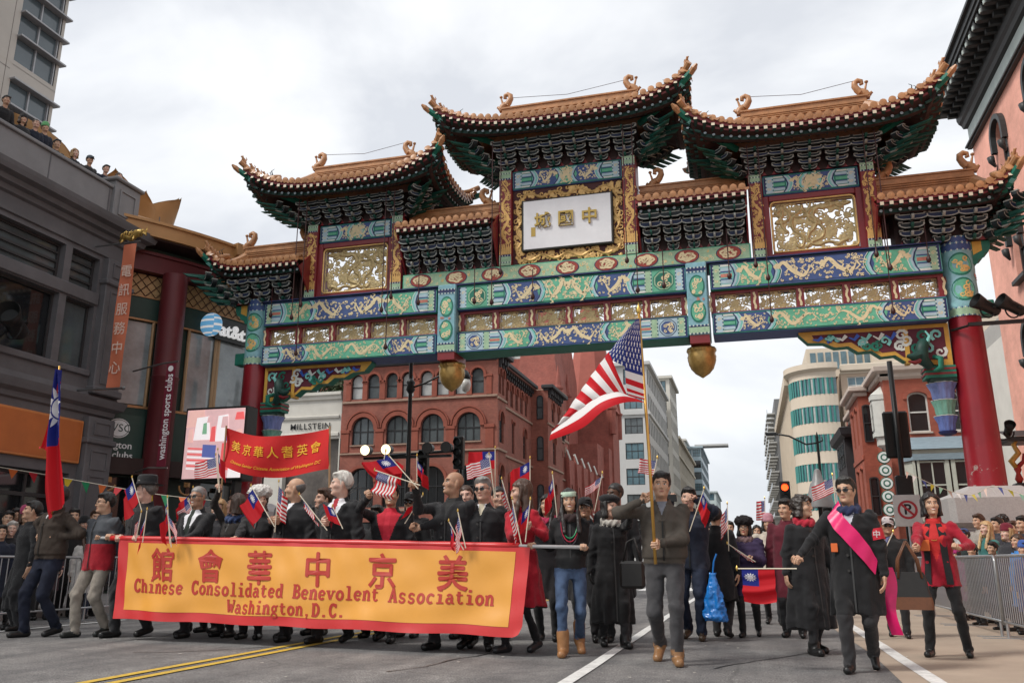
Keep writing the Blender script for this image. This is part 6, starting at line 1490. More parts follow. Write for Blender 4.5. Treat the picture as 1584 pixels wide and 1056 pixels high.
# roof hedges behind the white shop and bare street trees
def bare_tree(name, label, loc, h, seed, spread=.55):
	rg = rng(seed); o = thing(name, label, 'tree', loc, 0, 'bare street trees'); tr = MB(); cr = MB()
	def grow(p, d, L_, r, depth):
		n = 4; path = [p]; q = p.copy(); dd = d.copy()
		for i in range(n):
			dd = (dd + Vector((rg.uniform(-1, 1), rg.uniform(-1, 1), rg.uniform(-.2, .5)))*.16).normalized(); q = q + dd*(L_/n); path.append(q.copy())
		(tr if depth == 0 else cr).tube(path, [r*(1 - .45*i/n) for i in range(n + 1)], 6 if depth < 2 else 4, 0, depth > 3)
		if depth >= 5: return
		for k in range(3 if depth < 3 else 2):
			a = rg.uniform(0, 6.28); t = Vector((math.cos(a), math.sin(a), rg.uniform(.2, .9)))
			grow(path[-1] if k else path[-2], (dd + t*spread*1.3).normalized(), L_*rg.uniform(.6, .8), r*.55, depth + 1)
	grow(Vector((0, 0, 0)), Vector((0, 0, 1)), h*.32, h*.018, 0)
	bk = mat('bare_bark', (.13, .105, .09), .9, 0, .2, 5)
	tr.build('trunk', bk, o, True); cr.build('crown', bk, o, True); return o
for i, (px, py, Y, h, lb) in enumerate(((352, 790, 48, 6.5, 'bare street tree behind the red association banner'), (505, 790, 46, 7.0, 'bare street tree in front of the white shop building'), (560, 790, 50, 6, 'bare street tree before the brick church house'))):
	q = onY(px, py, Y); bare_tree('bare_tree', lb, (q.x, Y, .1), h, 5 + i)
def leafy(name, label, loc, r, h, n, seed, col, cat='hedge', group=None):
	rg = rng(seed); o = thing(name, label, cat, loc, 0, group); b = MB()
	for _ in range(n):
		a, e_, q = rg.uniform(0, 6.28), rg.uniform(0, 1), rg.uniform(.3, 1) ** .5
		p = Vector((r*q*math.cos(a), r*.6*q*math.sin(a), h*e_*(1 - .35*q*rg.random()))); s_ = rg.uniform(.10, .2)
		d1 = Vector((rg.uniform(-1, 1), rg.uniform(-1, 1), rg.uniform(-1, 1))).normalized(); d2 = d1.orthogonal().normalized()
		b.add([p - d1*s_, p + d2*s_*.6, p + d1*s_, p - d2*s_*.6], [(0, 1, 2, 3)])
	b.build('foliage', mat('leaf_%d' % seed, col, .7, 0, .4, 2), o)
	b = MB(); b.tube([(0, 0, 0), (.05, 0, h*.5)], [.08, .05], 6); b.build('stem', mat('bare_bark', (.13, .105, .09)), o)
for i, (x_, lb) in enumerate(((-33.4, 'leftmost'), (-31.3, 'middle'), (-29.2, 'rightmost'))):
	leafy('roof_shrub', 'dark green shrub on the white shop roof, %s of three' % lb, (x_, 58, 12.9), 1.3, 2.1, 900, 40 + i, (.045, .065, .03), 'shrub', 'shrubs on the white shop roof')
# ================================================================== PEOPLE: one skin per figure from smooth distance fields
def rcone(X, Y, Z, a, b, ra, rb, fz=1.0):
	a = np.asarray(a, np.float32); b = np.asarray(b, np.float32); d = b - a; L2 = float(d @ d) or 1e-9
	t = np.clip(((X - a[0])*d[0] + (Y - a[1])*d[1] + (Z - a[2])*d[2]) / L2, 0, 1)
	return np.sqrt((X - a[0] - t*d[0])**2 + (Y - a[1] - t*d[1])**2 + ((Z - a[2] - t*d[2])*fz)**2) - (ra + t*(rb - ra))
def ell(X, Y, Z, c, r):
	q = np.sqrt(((X - c[0])/r[0])**2 + ((Y - c[1])/r[1])**2 + ((Z - c[2])/r[2])**2); return (q - 1) * min(r)
def column_sdf(X, Y, Z, tab):
	z = [t[0] for t in tab]; az = Z[0, 0]
	def it(k): return np.interp(az, z, [t[k] for t in tab]).astype(np.float32)[None, None, :]
	rx, ry, cy = it(1), it(2), it(3)
	d = (np.sqrt((X[:, :1, :1]/rx)**2 + ((Y[:1, :, :1] - cy)/ry)**2) - 1) * np.minimum(rx, ry) * np.float32(.9)
	return np.maximum(d, np.maximum(z[0] - az, az - z[-1])[None, None, :].astype(np.float32))
def smin(a, b, k):
	h = np.clip(.5 + .5*(b - a)/k, 0, 1); return b + (a - b)*h - k*h*(1 - h)
def gridof(lo, hi, h):
	ax = [np.arange(l, u + h, h, dtype=np.float32) for l, u in zip(lo, hi)]; return ax, np.meshgrid(*ax, indexing='ij')
def head_mesh(kind, smile):
	h = .0052; lo = (-.11, -.145, -.27); ax, (X, Y, Z) = gridof(lo, (.11, .13, .15), h)
	f_ = kind == 'f'; w = {'m': 1.0, 'f': .94, 'o': 1.07}[kind]; AX_ = np.abs(X)
	d = ell(X, Y, Z, (0, .02, .035), (.077*w, .097, .088))
	d = smin(d, ell(X, Y, Z, (0, -.028, -.03), (.061*w, .066, .084)), .02)
	d = smin(d, ell(X, Y, Z, (0, -.046, -.092 if not f_ else -.088), ((.043 if not f_ else .033)*w, .04, .03)), .025)
	d = smin(d, rcone(AX_, Y, Z, (.045*w, -.058, -.022), (.05*w, -.02, -.03), .022, .02), .02)
	d = smin(d, rcone(AX_, Y, Z, (.035*w, -.01, -.085), (.06*w, .02, -.03), .022, .02), .02)
	d = smin(d, rcone(X, Y, Z, (-.036, -.076, .030), (.036, -.076, .030), .013, .013), .014)
	e = ell(AX_, Y, Z, (.031, -.104, .006), (.021, .02, .013)); d = -smin(-d, e, .012)
	d = smin(d, rcone(X, Y, Z, (0, -.088, .016), (0, -.103, -.026), .007, .0115), .01)
	d = smin(d, ell(AX_, Y, Z, (.011, -.094, -.031), (.009, .012, .008)), .006)
	lp = rcone(AX_, Y, Z, (0, -.094, -.060), ((.026 if smile else .021), -.084, -.055 if smile else -.061), .0075, .004)
	d = smin(d, lp, .006)
	d = smin(d, ell(X, Y, Z, (0, -.085, -.098), (.018, .016, .014)), .012)
	ear = ell(AX_, Y, Z, (.079*w, .018, -.002), (.010, .019, .032)); d = smin(d, ear, .008)
	nk = rcone(X, Y, Z, (0, .02, -.07), (0, .035, -.27), .053*w if not f_ else .046, .06*w if not f_ else .052); d = smin(d, nk, .03)
	d = np.maximum(d, (-.265 - Z))
	V, Q = surfnet(d, lo, h)
	x, y, z = np.abs(V[:, 0]), V[:, 1], V[:, 2]; lab = np.zeros(len(V), int)
	lipd = rcone(x, y, z, (0, -.094, -.060), ((.026 if smile else .021), -.084, -.055 if smile else -.061), .0105 if smile else .009, .005); lab[lipd < 0] = 1
	if smile: lab[(np.abs(z + .059) < .0045) & (x < .021) & (y < -.08)] = 4
	ed = np.sqrt(((x - .031)/.0135)**2 + ((z - .006)/.0062)**2); lab[(ed < 1) & (y < -.05)] = 2
	lab[(np.sqrt((x - .031)**2 + (z - .006)**2) < .0062) & (y < -.05)] = 3
	bz = .027 + .004 - ((x - .03)/.03)**2*.005; lab[(np.abs(z - bz) < .0048) & (x > .012) & (x < .05) & (y < -.05)] = 5
	lab[(ed < 1.25) & (ed >= 1) & (z > .006) & (y < -.05)] = 5
	return V, Q, lab[Q[:, 0]]
HEADS = {(k, s): head_mesh(k, s) for k in 'mfo' for s in (0, 1)}
def hand_mesh(grip):
	h = .0046; lo = (-.06, -.09, -.06); ax, (X, Y, Z) = gridof(lo, (.075, .05, .2), h)
	d = rcone(X, Y, Z, (0, .002, -.05), (0, 0, .02), .027, .025); d = smin(d, ell(X, Y, Z, (0, 0, .052), (.041, .0155, .046)), .015)
	for i, (x, ln) in enumerate(((.030, .9), (.0105, 1.0), (-.0095, .95), (-.0285, .78))):
		if grip: p = [(x, 0, .085), (x, -.026, .108*ln + .01), (x*.95, -.056, .088), (x*.9, -.052, .062)]
		else: p = [(x, 0, .082), (x*1.05, -.012, .085 + .037*ln), (x*1.05, -.03, .085 + .062*ln), (x, -.046, .085 + .078*ln)]
		fd = rcone(X, Y, Z, p[0], p[1], .0100, .0092); fd = np.minimum(fd, rcone(X, Y, Z, p[1], p[2], .0092, .0086)); fd = np.minimum(fd, rcone(X, Y, Z, p[2], p[3], .0086, .0072))
		d = smin(d, fd, .005)
	p = [(.028, -.004, .02), (.05, -.022, .048), (.036 if grip else .058, -.05 if grip else -.034, .066 if grip else .078)]
	if grip: p.append((.012, -.064, .074))
	for a, c, r0, r1 in zip(p[:-1], p[1:], (.0135, .0108, .0098), (.0108, .0098, .008)): d = smin(d, rcone(X, Y, Z, a, c, r0, r1), .006)
	d = np.maximum(d, -.055 - Z)
	return surfnet(d, lo, h)
HANDS = {g: hand_mesh(g) for g in (0, 1)}
def ik(a, t, l1, l2, pole):
	a, t = np.array(a, float), np.array(t, float); d = t - a; L_ = np.linalg.norm(d)
	if L_ > (l1 + l2)*.995: d *= (l1 + l2)*.995/L_; L_ = (l1 + l2)*.995; t = a + d
	L_ = max(L_, abs(l1 - l2) + .02); u = d/np.linalg.norm(d)
	p = np.array(pole, float); p = p - u*(p @ u); p /= (np.linalg.norm(p) or 1)
	x = (l1*l1 - l2*l2 + L_*L_)/(2*L_); y = math.sqrt(max(0, l1*l1 - x*x)); return a + u*x + p*y, t
# hair and hats, in head space
HAIRC = {}
def hair_mesh(style):
	if style in HAIRC: return HAIRC[style]
	h = .0075; zlo = {'long': -.36, 'bob': -.16, 'curly': -.16}.get(style, -.12); lo = (-.15, -.18, zlo - .04); ax, (X, Y, Z) = gridof(lo, (.15, .17, .2), h)
	off = {'short': .017, 'bald': .006, 'crop': .008, 'white': .019, 'curly': .028, 'bob': .02, 'long': .018}[style]
	AX_ = np.abs(X); P0 = np.stack([X*40, Y*40, Z*40], -1)
	if style in ('short', 'crop', 'white', 'bald'):
		cut = -(Z + Y*.95 - .004 + np.where(AX_ > .05, -.012, 0) + .010*vnoise(P0))*.7
		sideb = np.maximum(np.maximum(np.abs(Y - .0) - .014, .055 - AX_), -.045 - Z); cut = np.where((sideb < 0) & (Z < .03), np.minimum(cut, -.01), cut)
		d0 = ell(X, Y, Z, (0, .022, .036), (.077, .097, .088)); tap = np.clip(-cut/.035, 0, 1)*(2 - np.clip(-cut/.035, 0, 1)); d = np.maximum(d0 - off*tap*(1 + .15*np.clip(Z/.12, 0, 1)) - .0015, cut)
	else: d = ell(X, Y, Z, (0, .022, .036), (.078 + off, .098 + off, .089 + off))
	if style in ('short', 'crop', 'white', 'bald'):
		if style == 'bald': d = np.maximum(d, (Z - .035 - .25*Y))
		if style in ('short', 'white'): d = smin(d, ell(X, Y, Z, (.02, -.04, .108), (.058, .042, .024)), .025)
	else:
		zb = {'long': -.34, 'bob': -.13, 'curly': -.12}[style]
		r0 = .088 if style == 'long' else .1
		colm = (np.sqrt((X/(r0 + np.clip(-Z, 0, .3)*.14))**2 + ((Y - .03)/.085)**2) - 1)*.08
		colm = np.maximum(colm, np.maximum(Z - .06, zb - Z)); d = smin(d, colm, .03)
		face = np.maximum(np.maximum(AX_ - .105, Y + .018 + .35*np.clip(AX_ - .06, -.03, .03)), Z - .088 + .45*np.clip(AX_, 0, .09)); d = -smin(-d, face, .014)
		if style == 'bob': d = smin(d, rcone(AX_, Y, Z, (.086, .0, .03), (.08, -.032, -.1), .02, .016), .015)
		if style == 'long': d = np.maximum(d, -ell(X, Y, Z, (0, .0, -.3), (.075, .065, .2))); d = smin(d, rcone(AX_, Y, Z, (.084, .0, .03), (.086, -.05, -.13), .02, .026), .015); d = smin(d, rcone(AX_, Y, Z, (.086, -.05, -.13), (.082, -.135, -.34), .026, .026), .02)
	P = np.stack([X*26, Y*26, Z*(9 if style != 'curly' else 26)], -1); m = np.abs(d) < .04
	n = np.zeros_like(d); n[m] = vnoise(P[m] + 7); amp = {'curly': .016, 'crop': .003, 'bald': .003, 'long': .010, 'bob': .010}.get(style, .009); d = d + n*amp
	n[m] = vnoise(P[m]*2.3 + 3); d = d + n*amp*.5
	V, Q = surfnet(d, lo, h); HAIRC[style] = (V, Q); return V, Q
def hat_parts(kind):
	b = MB()
	if kind == 'fedora':
		b.lathe([(.155, .062), (.16, .066), (.11, .075), (.102, .07), (.1, .10), (.098, .16), (.085, .185), (.05, .175), (.0, .172)], (0, .015, 0), 28, 0, sx=.95, sy=1.18)
		b.lathe([(.104, .072), (.1035, .095), (.1, .095), (.1, .072)], (0, .015, 0), 28, 1, sx=.95, sy=1.18)
	elif kind == 'beanie': b.lathe([(.098, .03), (.102, .035), (.101, .075), (.098, .08), (.096, .12), (.07, .165), (.03, .18), (0, .182)], (0, .018, 0), 24, 0, lambda w, t: 1 + .012*math.cos(24*w), sx=.93, sy=1.15)
	elif kind == 'cap':
		b.lathe([(.096, .045), (.097, .08), (.09, .12), (.06, .145), (.0, .152)], (0, .02, 0), 24, 0, sx=.93, sy=1.15)
		b.grid(lambda u, v: ((u - .5)*.17*(1 - .15*v), -.075 - .09*v*(1 - .6*(2*u - 1)**2), .058 - .012*v - .03*(2*u - 1)**2), 8, 4, 0); b.grid(lambda u, v: ((u - .5)*.17*(1 - .15*v), -.075 - .09*v*(1 - .6*(2*u - 1)**2), .05 - .012*v - .03*(2*u - 1)**2), 8, 4, 1)
	elif kind == 'beret': b.lathe([(.095, .05), (.1, .055), (.135, .1), (.13, .13), (.08, .16), (0, .165)], (.01, .03, 0), 24, 0, lambda w, t: 1 + .03*math.sin(5*w + 3*t))
	elif kind == 'band': b.lathe([(.093, .045), (.097, .05), (.093, .098), (.088, .10)], (0, .012, 0), 28, 0, sx=.93, sy=1.15)
	return b
def fur_mesh():
	h = .009; lo = (-.2, -.2, -.03); ax, (X, Y, Z) = gridof(lo, (.2, .22, .26), h)
	d = ell(X, Y, Z, (0, .02, .105), (.145, .155, .095)); P = np.stack([X, Y, Z], -1)*45; d = d + vnoise(P)*.012 + vnoise(P*2.1)*.006; d = np.maximum(d, .028 - Z)
	return surfnet(d, lo, h)
FUR = fur_mesh()
SKIN = {k: mat('skin_' + k, c, .52, 0, .1, 30, .1, 120, spec=.35) for k, c in dict(light=(0.5, 0.3, 0.22), asian=(0.47, 0.285, 0.19), tan=(0.37, 0.21, 0.135), dark=(.10, .05, .03), pale=(0.56, 0.36, 0.28)).items()}
for k, c in dict(light=(0.5, 0.3, 0.22), asian=(0.47, 0.285, 0.19), tan=(0.37, 0.21, 0.135), dark=(.10, .05, .03), pale=(0.56, 0.36, 0.28)).items():
	p_ = MATS['skin_' + k].node_tree.nodes['Principled BSDF']; p_.inputs['Subsurface Weight'].default_value = .12; p_.inputs['Subsurface Radius'].default_value = (.01, .004, .002)
def cloth(col, rough=.85, kind='wool'):
	n = 'cloth_%s_%d_%d_%d' % (kind, col[0]*999, col[1]*999, col[2]*999)
	if kind == 'wool':
		m = mat(n, col, rough, 0, .25, 12, .5, 240, spec=.25); m.node_tree.nodes['Principled BSDF'].inputs['Sheen Weight'].default_value = .12; return m
	if kind == 'denim': return mat(n, col, rough, 0, .45, 7, .3, 300, spec=.2)
	return mat(n, col, rough, 0, .2, 6, .25, 60, spec=.4)
def hairmat(c): return mat('hair_%d_%d_%d' % (c[0]*999, c[1]*999, c[2]*999), c, .42, 0, .4, 40, .5, 120, spec=.5, stretch=(1, 1, .15))
BLACK, NAVYC, CHAR = (.014, .014, .0155), (.014, .018, .032), (.022, .022, .024)
LIPM = {'m': (.33, .13, .10), 'f': (.42, .07, .07), 'o': (.36, .15, .12)}
EYEW = mat('eye_white', (.6, .58, .55), .3); IRIS = mat('iris', (.02, .012, .008), .2); TEETH = mat('teeth', (.7, .67, .6), .3); LENS = mat('dark_lens', (.006, .006, .007), .08, spec=.8); CLEARF = mat('spectacle_frame', (.015, .014, .014), .3)
PEOPLE = []
def place(px, head, foot=None, h=1.72, hmax=2.05, hmin=1.5):
	"""ground position and height from where feet and crown stand in the photograph"""
	r = ray(px, head); ge = math.hypot(r[0], r[1])
	if foot is not None:
		g = onG(px, foot); y_ = g.y; t = y_/r[1]; h = CAMH + r[2]*t
		if hmin <= h <= hmax: return r[0]*t, y_, h
		h = min(hmax, max(hmin, h))
	t = (h - CAMH)/r[2]; return r[0]*t, r[1]*t, h
TOPS = {  # torso tables: (z, rx, ry, yc)
 'coat': [(.50, .235, .19, .01), (.75, .225, .175, .01), (1.0, .198, .145, .005), (1.12, .195, .138, 0), (1.28, .208, .142, .0), (1.39, .185, .118, .012), (1.435, .108, .088, .02), (1.478, .07, .068, .024)],
 'longcoat': [(.28, .25, .205, .01), (.6, .235, .185, .01), (1.0, .19, .14, .005), (1.12, .185, .132, 0), (1.27, .2, .14, .0), (1.38, .18, .115, .012), (1.43, .104, .086, .02), (1.475, .07, .068, .024)],
 'jacket': [(.80, .195, .15, .005), (.86, .205, .155, .005), (1.0, .2, .148, .005), (1.12, .2, .142, 0), (1.28, .21, .145, .0), (1.39, .185, .118, .012), (1.435, .108, .088, .02), (1.478, .072, .07, .024)],
 'bomber': [(.90, .182, .135, .005), (.935, .188, .14, .005), (.95, .212, .158, .005), (1.02, .215, .16, .005), (1.14, .205, .146, 0), (1.28, .21, .145, 0), (1.39, .185, .118, .012), (1.435, .108, .088, .02), (1.478, .072, .07, .024)],
 'biker': [(.90, .165, .135, .005), (1.0, .162, .13, .0), (1.08, .156, .124, 0), (1.25, .178, .14, -.01), (1.37, .165, .108, .012), (1.43, .092, .078, .02), (1.47, .06, .06, .024)],
 'hip': [(.72, .205, .16, .005), (.9, .2, .15, .005), (1.08, .19, .138, 0), (1.27, .205, .142, .0), (1.39, .182, .116, .012), (1.435, .106, .088, .02), (1.478, .07, .068, .024)],
 'fem': [(.74, .2, .16, .005), (.9, .188, .15, .005), (1.08, .155, .122, 0), (1.25, .178, .14, -.01), (1.37, .165, .108, .012), (1.43, .092, .078, .02), (1.47, .06, .06, .024)],
 'femcoat': [(.46, .27, .215, .01), (.7, .235, .185, .01), (.92, .2, .155, .005), (1.07, .162, .126, 0), (1.25, .182, .142, -.01), (1.37, .168, .11, .012), (1.43, .095, .08, .02), (1.47, .063, .062, .024)],
 'parka': [(.62, .25, .21, .0), (.8, .26, .215, .0), (1.0, .235, .19, 0), (1.2, .24, .185, -.01), (1.36, .2, .14, .012), (1.44, .12, .1, .02), (1.495, .09, .088, .022)]}
def person(label, px, head, foot=None, h=1.72, rz=0, sex='m', top='coat', col=BLACK, leg=CHAR, shoe=(.012, .012, .012), skin='asian', hair='short', hairc=(.012, .01, .009), stance='stand', L=None, Rr=None,
		   hy=0, hp=0, smile=0, shirt=None, tie=None, hat=None, hatc=BLACK, shades=None, gloves=False, res=.0108, lean=0, group=None, z0=0, pos=None, fat=1.0, kindc='wool', kindl='wool', collar=True, two=None, boots=False, arm_r=1.0, scarf=None, quilt=0, torso_only=False, Lh=None, Rh=None):
	x, y, h = place(px, head, foot, h) if pos is None else pos
	sc = h/1.765; rz_ = R(rz); jt = px*7.3 + x*3.1 + y*5.7; fat *= 1 + .055*math.sin(jt); hp += 3*math.sin(jt*1.7)
	root = thing('person', label, 'person', (x, y, z0), rz_, group); root.scale = (sc, sc, sc)
	Mi = (Matrix.Translation((x, y, z0)) @ Matrix.Rotation(rz_, 4, 'Z') @ Matrix.Scale(sc, 4)).inverted()
	def loc(t): return np.array(Mi @ Vector(t))
	prims = []
	# legs
	st = {'stand': ((.10, -.02, 0), (-.10, .03, 0)), 'walkL': ((.09, -.2, 0), (-.09, .2, .7)), 'walkR': ((.09, .2, .7), (-.09, -.2, 0)), 'stepL': ((.1, -.14, 0), (-.1, .13, .4)), 'stepR': ((.1, .13, .4), (-.1, -.14, 0)), 'wide': ((.19, .02, 0), (-.17, -.12, 0))}[stance]
	lw = 1.0 if sex != 'f' else .88; tw = 1.0 if kindl != 'slim' else .8
	drop = .03 if 'walk' in stance else .01
	for s, (fx, fy, lift) in zip((1, -1), st):
		az = .085 + .09*lift; hip = np.array((s*.092, .0, .90 - drop)); ank = np.array((fx, fy, az)); kn, ank = ik(hip, ank, .43, .42, (s*.08, -1, 0))
		if not torso_only:
			prims.append(('c', hip, kn, .098*lw*tw, .069*lw*tw, 1)); prims.append(('c', kn, ank, .068*lw*tw, .058*lw*tw if boots is not True else .05, 1))
			if boots: prims.append(('c', ank + (0, 0, .15 if boots is True else .04), ank + (0, -.01, -.02), .068 if boots is True else .058, .06 if boots is True else .055, 2))
			tz = .035 if lift < .5 else .03
			prims.append(('s', ank + np.array((0, .045, -.045 if lift < .5 else -.02)), np.array((fx + s*.02, fy - .15 + (.03 if lift > .5 else 0), tz)), .043 if not boots else .05, .036 if not boots else .045, 2))
	# torso
	tab = [(t[0], t[1]*fat, t[2]*fat, t[3] + lean*max(0, t[0] - .9)) for t in TOPS[top]]
	prims.append(('t', tab, 0)); prims.append(('p', None, 1)) if not torso_only else None
	sw = .19 if sex != 'f' else .165
	if top == 'parka': sw = .19
	elb = {}
	hm = {}
	for s, key, tg, hd in ((1, 'L', L, Lh), (-1, 'R', Rr, Rh)):
		sh = np.array((s*sw*min(fat, 1.08), .012 + lean*.5, 1.388)); g = 0; axis = None
		if tg is None: t = np.array((s*.27*max(1, fat*.97), -.06 if s > 0 else .0, .84)); fdir = np.array((0, -.15, -1.))
		else:
			t = loc(tg['at']); g = tg.get('grip', 1); fdir = None
			axis = tg.get('axis')
		pole = (s*.55, .35, -.9) if tg is None or 'pole' not in tg else tg['pole']
		if hd is not None: fdir = np.array(hd, float)
		wt = t
		for _ in range(3):
			e_, wt2 = ik(sh, wt, .29, .25, pole)
			fd = (wt2 - e_) if fdir is None else fdir; fd = fd/np.linalg.norm(fd)
			ax_ = np.array((1., 0, 0)) if axis is None else np.array((Mi.to_3x3() @ Vector(axis)).normalized())
			if tg is None: ax_ = np.array((0, -1., 0))
			ax_ = ax_ - fd*(ax_ @ fd); ax_ /= np.linalg.norm(ax_) or 1
			yv = np.cross(fd, ax_)
			if tg is not None and g and yv[1] < 0 and abs(fd[2]) < .8: ax_ = -ax_; yv = -yv
			if tg is None:
				if yv[0]*s < 0: ax_, yv = -ax_, -yv
			Rm = np.stack([ax_, yv, fd], 1)
			off = Rm @ np.array((0, -.03, .08)) if tg is not None and g else Rm @ np.array((0, 0, .09)) if tg is not None else 0
			wt = t - off
		ra = .058 if sex != 'f' else .05
		if top == 'parka': ra = .075
		ra *= arm_r
		prims.append(('c', sh, e_, ra*1.12, ra*.92, 3)); prims.append(('c', e_, wt2, ra*.9, ra*.66, 3))
		hm[key] = (wt2, Rm, g, s); elb[key] = (sh, e_, wt2)
	if scarf: prims.append(('r', None, 4))
	# grid
	pts = []
	for p in prims:
		if p[0] in 'cs': pts += [np.array(p[1]) - max(p[3], p[4]), np.array(p[1]) + max(p[3], p[4]), np.array(p[2]) - max(p[3], p[4]), np.array(p[2]) + max(p[3], p[4])]
		elif p[0] == 't':
			for q in p[1]: pts += [np.array((-q[1], -q[2] + q[3], q[0])), np.array((q[1], q[2] + q[3], q[0]))]
	pts = np.array(pts); lo = pts.min(0) - .04; hi = pts.max(0) + .04
	hh = res/sc
	ax, (X, Y, Z) = gridof(lo, hi, hh)
	D = np.full(X.shape, 9., np.float32); best = np.full(X.shape, 9., np.float32); lab = np.zeros(X.shape, np.int8); FULL = (slice(None),)*3
	def bring(d, l, k=.03, sl=FULL):
		D[sl] = smin(D[sl], d, np.float32(k)); m = d < best[sl]; best[sl] = np.where(m, d, best[sl]); lab[sl] = np.where(m, l, lab[sl])
	def block(p, q, r):
		a_, c_ = np.minimum(p, q) - r, np.maximum(p, q) + r; return tuple(slice(max(0, int((a_[i] - lo[i])/hh)), max(1, int((c_[i] - lo[i])/hh) + 2)) for i in range(3))
	for p in prims:
		if p[0] == 't':
			d = column_sdf(X, Y, Z, p[1])
			low = np.clip((1.0 - ax[2])/.6, 0, 1)[None, None, :].astype(np.float32); ang = np.arctan2(X[:, :, :1], -Y[:, :, :1]); d = d + low*(.013*np.sin(ang*7 + (2*np.sin(ax[2]*4) + px).astype(np.float32)[None, None, :]) + .007*np.sin(ang*13 + px*.3))
			if quilt: d = d - .009*np.abs(np.sin(Z*math.pi/quilt))
			if shirt is not None and shirt[1] > 1.05:
				wv = (ax[2] - shirt[1])[None, None, :]*.36; d = d - .012*np.exp(-((np.abs(X[:, :1, :1]) - wv - .032)/.026)**2)*((ax[2] > shirt[1] - .06) & (ax[2] < 1.44))[None, None, :]*(Y[:1, :, :1] < 0) + .006*((np.abs(X[:, :1, :1]) < wv) & (ax[2] > shirt[1])[None, None, :] & (Y[:1, :, :1] < 0))
			bring(d.astype(np.float32), 0)
		elif p[0] == 'p':
			bring(column_sdf(X, Y, Z, [(.78, .16*lw, .12, .01), (.9, .17*lw, .125, .01), (1.0, .15, .11, 0)]), 1, .04)
		elif p[0] == 'c':
			a_, c_ = np.asarray(p[1], np.float32), np.asarray(p[2], np.float32); sl = block(a_, c_, max(p[3], p[4]) + .07); x_, y_, z_ = X[sl], Y[sl], Z[sl]
			d = rcone(x_, y_, z_, a_, c_, p[3], p[4])
			if p[5] in (1, 3):                                        # creases bunch near the joints
				v = c_ - a_; t = ((x_ - a_[0])*v[0] + (y_ - a_[1])*v[1] + (z_ - a_[2])*v[2])/float(v @ v)
				d = d + .0065*np.sin(t*19 + 3*np.sin(x_*23 + y_*17) + px)*np.clip(np.abs(t - .5)*2, .2, 1)
				if quilt and p[5] == 3: d = d - .008*np.abs(np.sin(t*math.pi*4))
			bring(d.astype(np.float32), p[5], .022 if p[5] != 3 else .045, sl)
		elif p[0] == 's':
			a_, c_ = np.asarray(p[1], np.float32), np.asarray(p[2], np.float32); sl = block(a_, c_, .1)
			d = rcone(X[sl], Y[sl], Z[sl], a_, c_, p[3], p[4], 1.0); d = np.maximum(d, -Z[sl] + .002); bring(d, 2, .012, sl)
		elif p[0] == 'r':
			sl = block(np.array((-.1, -.1 + lean*.5, 1.44)), np.array((.1, .1 + lean*.5, 1.5)), .07); x_, y_, z_ = X[sl], Y[sl], Z[sl]
			d = np.sqrt((np.sqrt((x_/1.05)**2 + (y_ - .005 - lean*.5)**2) - .088)**2 + ((z_ - 1.462 - .25*y_)*.8)**2) - .035; bring(d + .006*np.sin(np.arctan2(x_, y_)*9 + z_*60), 4, .01, sl)
	if collar and not scarf:
		sl = block(np.array((-.1, -.1 + lean*.5, 1.4)), np.array((.1, .12 + lean*.5, 1.52)), .04); x_, y_, z_ = X[sl], Y[sl], Z[sl]; cd = np.sqrt((np.sqrt(x_**2 + (y_ - .014 - lean*.55)**2) - .071)**2 + ((z_ - 1.466 - .4*y_)*.62)**2) - .015; bring(cd, 0, .012, sl)
	m = np.abs(D) < .03; P = np.stack([X[m], Y[m], Z[m]], -1); nz = vnoise(P*9 + px)*.008 + vnoise(P*22 + 5)*.004; nz[lab[m] == 2] *= .2; D[m] += nz
	V, Q = surfnet(D, lo, hh)
	gi = np.clip(np.round((V - lo)/hh).astype(int), 0, np.array(D.shape) - 1); vl = lab[gi[:, 0], gi[:, 1], gi[:, 2]].astype(int)
	fl = vl[Q[:, 0]]; C_ = V[Q].mean(1); hem = tab[0][0] + .004; near = np.abs(C_[:, 0]) < .27; fl[(fl == 1) & (C_[:, 2] > hem) & near] = 0; fl[(fl == 0) & (C_[:, 2] < hem - .012) & near] = 1
	if two is not None: fl[(fl == 0) & (C_[:, 2] < two[0])] = 12; fl[(fl == 3) & (C_[:, 2] < two[0] + .12)] = 12
	if shirt is not None:
		zv = shirt[1] if len(shirt) > 1 else 1.2
		wv = (C_[:, 2] - zv)*.36; front = (C_[:, 1] < lean*.5 - .03) & ((fl == 0)) & (C_[:, 2] > zv)
		fl[front & (np.abs(C_[:, 0]) < wv)] = 10
		if tie is not None: fl[front & (np.abs(C_[:, 0]) < np.minimum(wv, .03 + .12*np.clip(1.3 - C_[:, 2], 0, .1)))] = 11
	fl[fl == 3] = 0
	# labels -> slots : 0 top 1 leg 2 shoe 3 skin 4 scarf 5 lip 6 eyewhite 7 iris 8 teeth 9 brow 10 shirt 11 tie 12 second colour 13 glove
	VV, QQ, FF = [V], [Q], [fl]; n0 = len(V)
	HV, HQ, HL = HEADS[(sex, smile)]
	hc = np.array((0, -.012 + lean*.68, 1.632)); Rh_ = np.array(Matrix.Rotation(R(hy), 3, 'Z') @ Matrix.Rotation(R(4*math.sin(jt*2.3)), 3, 'Y') @ Matrix.Rotation(R(-hp), 3, 'X'))
	hv = HV.copy(); k = np.clip((hv[:, 2] + .26)/.17, 0, 1)[:, None]                    # neck stays, head turns
	HVt = hv*(1 - k) + (hv @ Rh_.T)*k + hc
	VV.append(HVt); QQ.append(HQ + n0); FF.append(np.array([3, 5, 6, 7, 8, 9])[HL]); n0 += len(HVt)
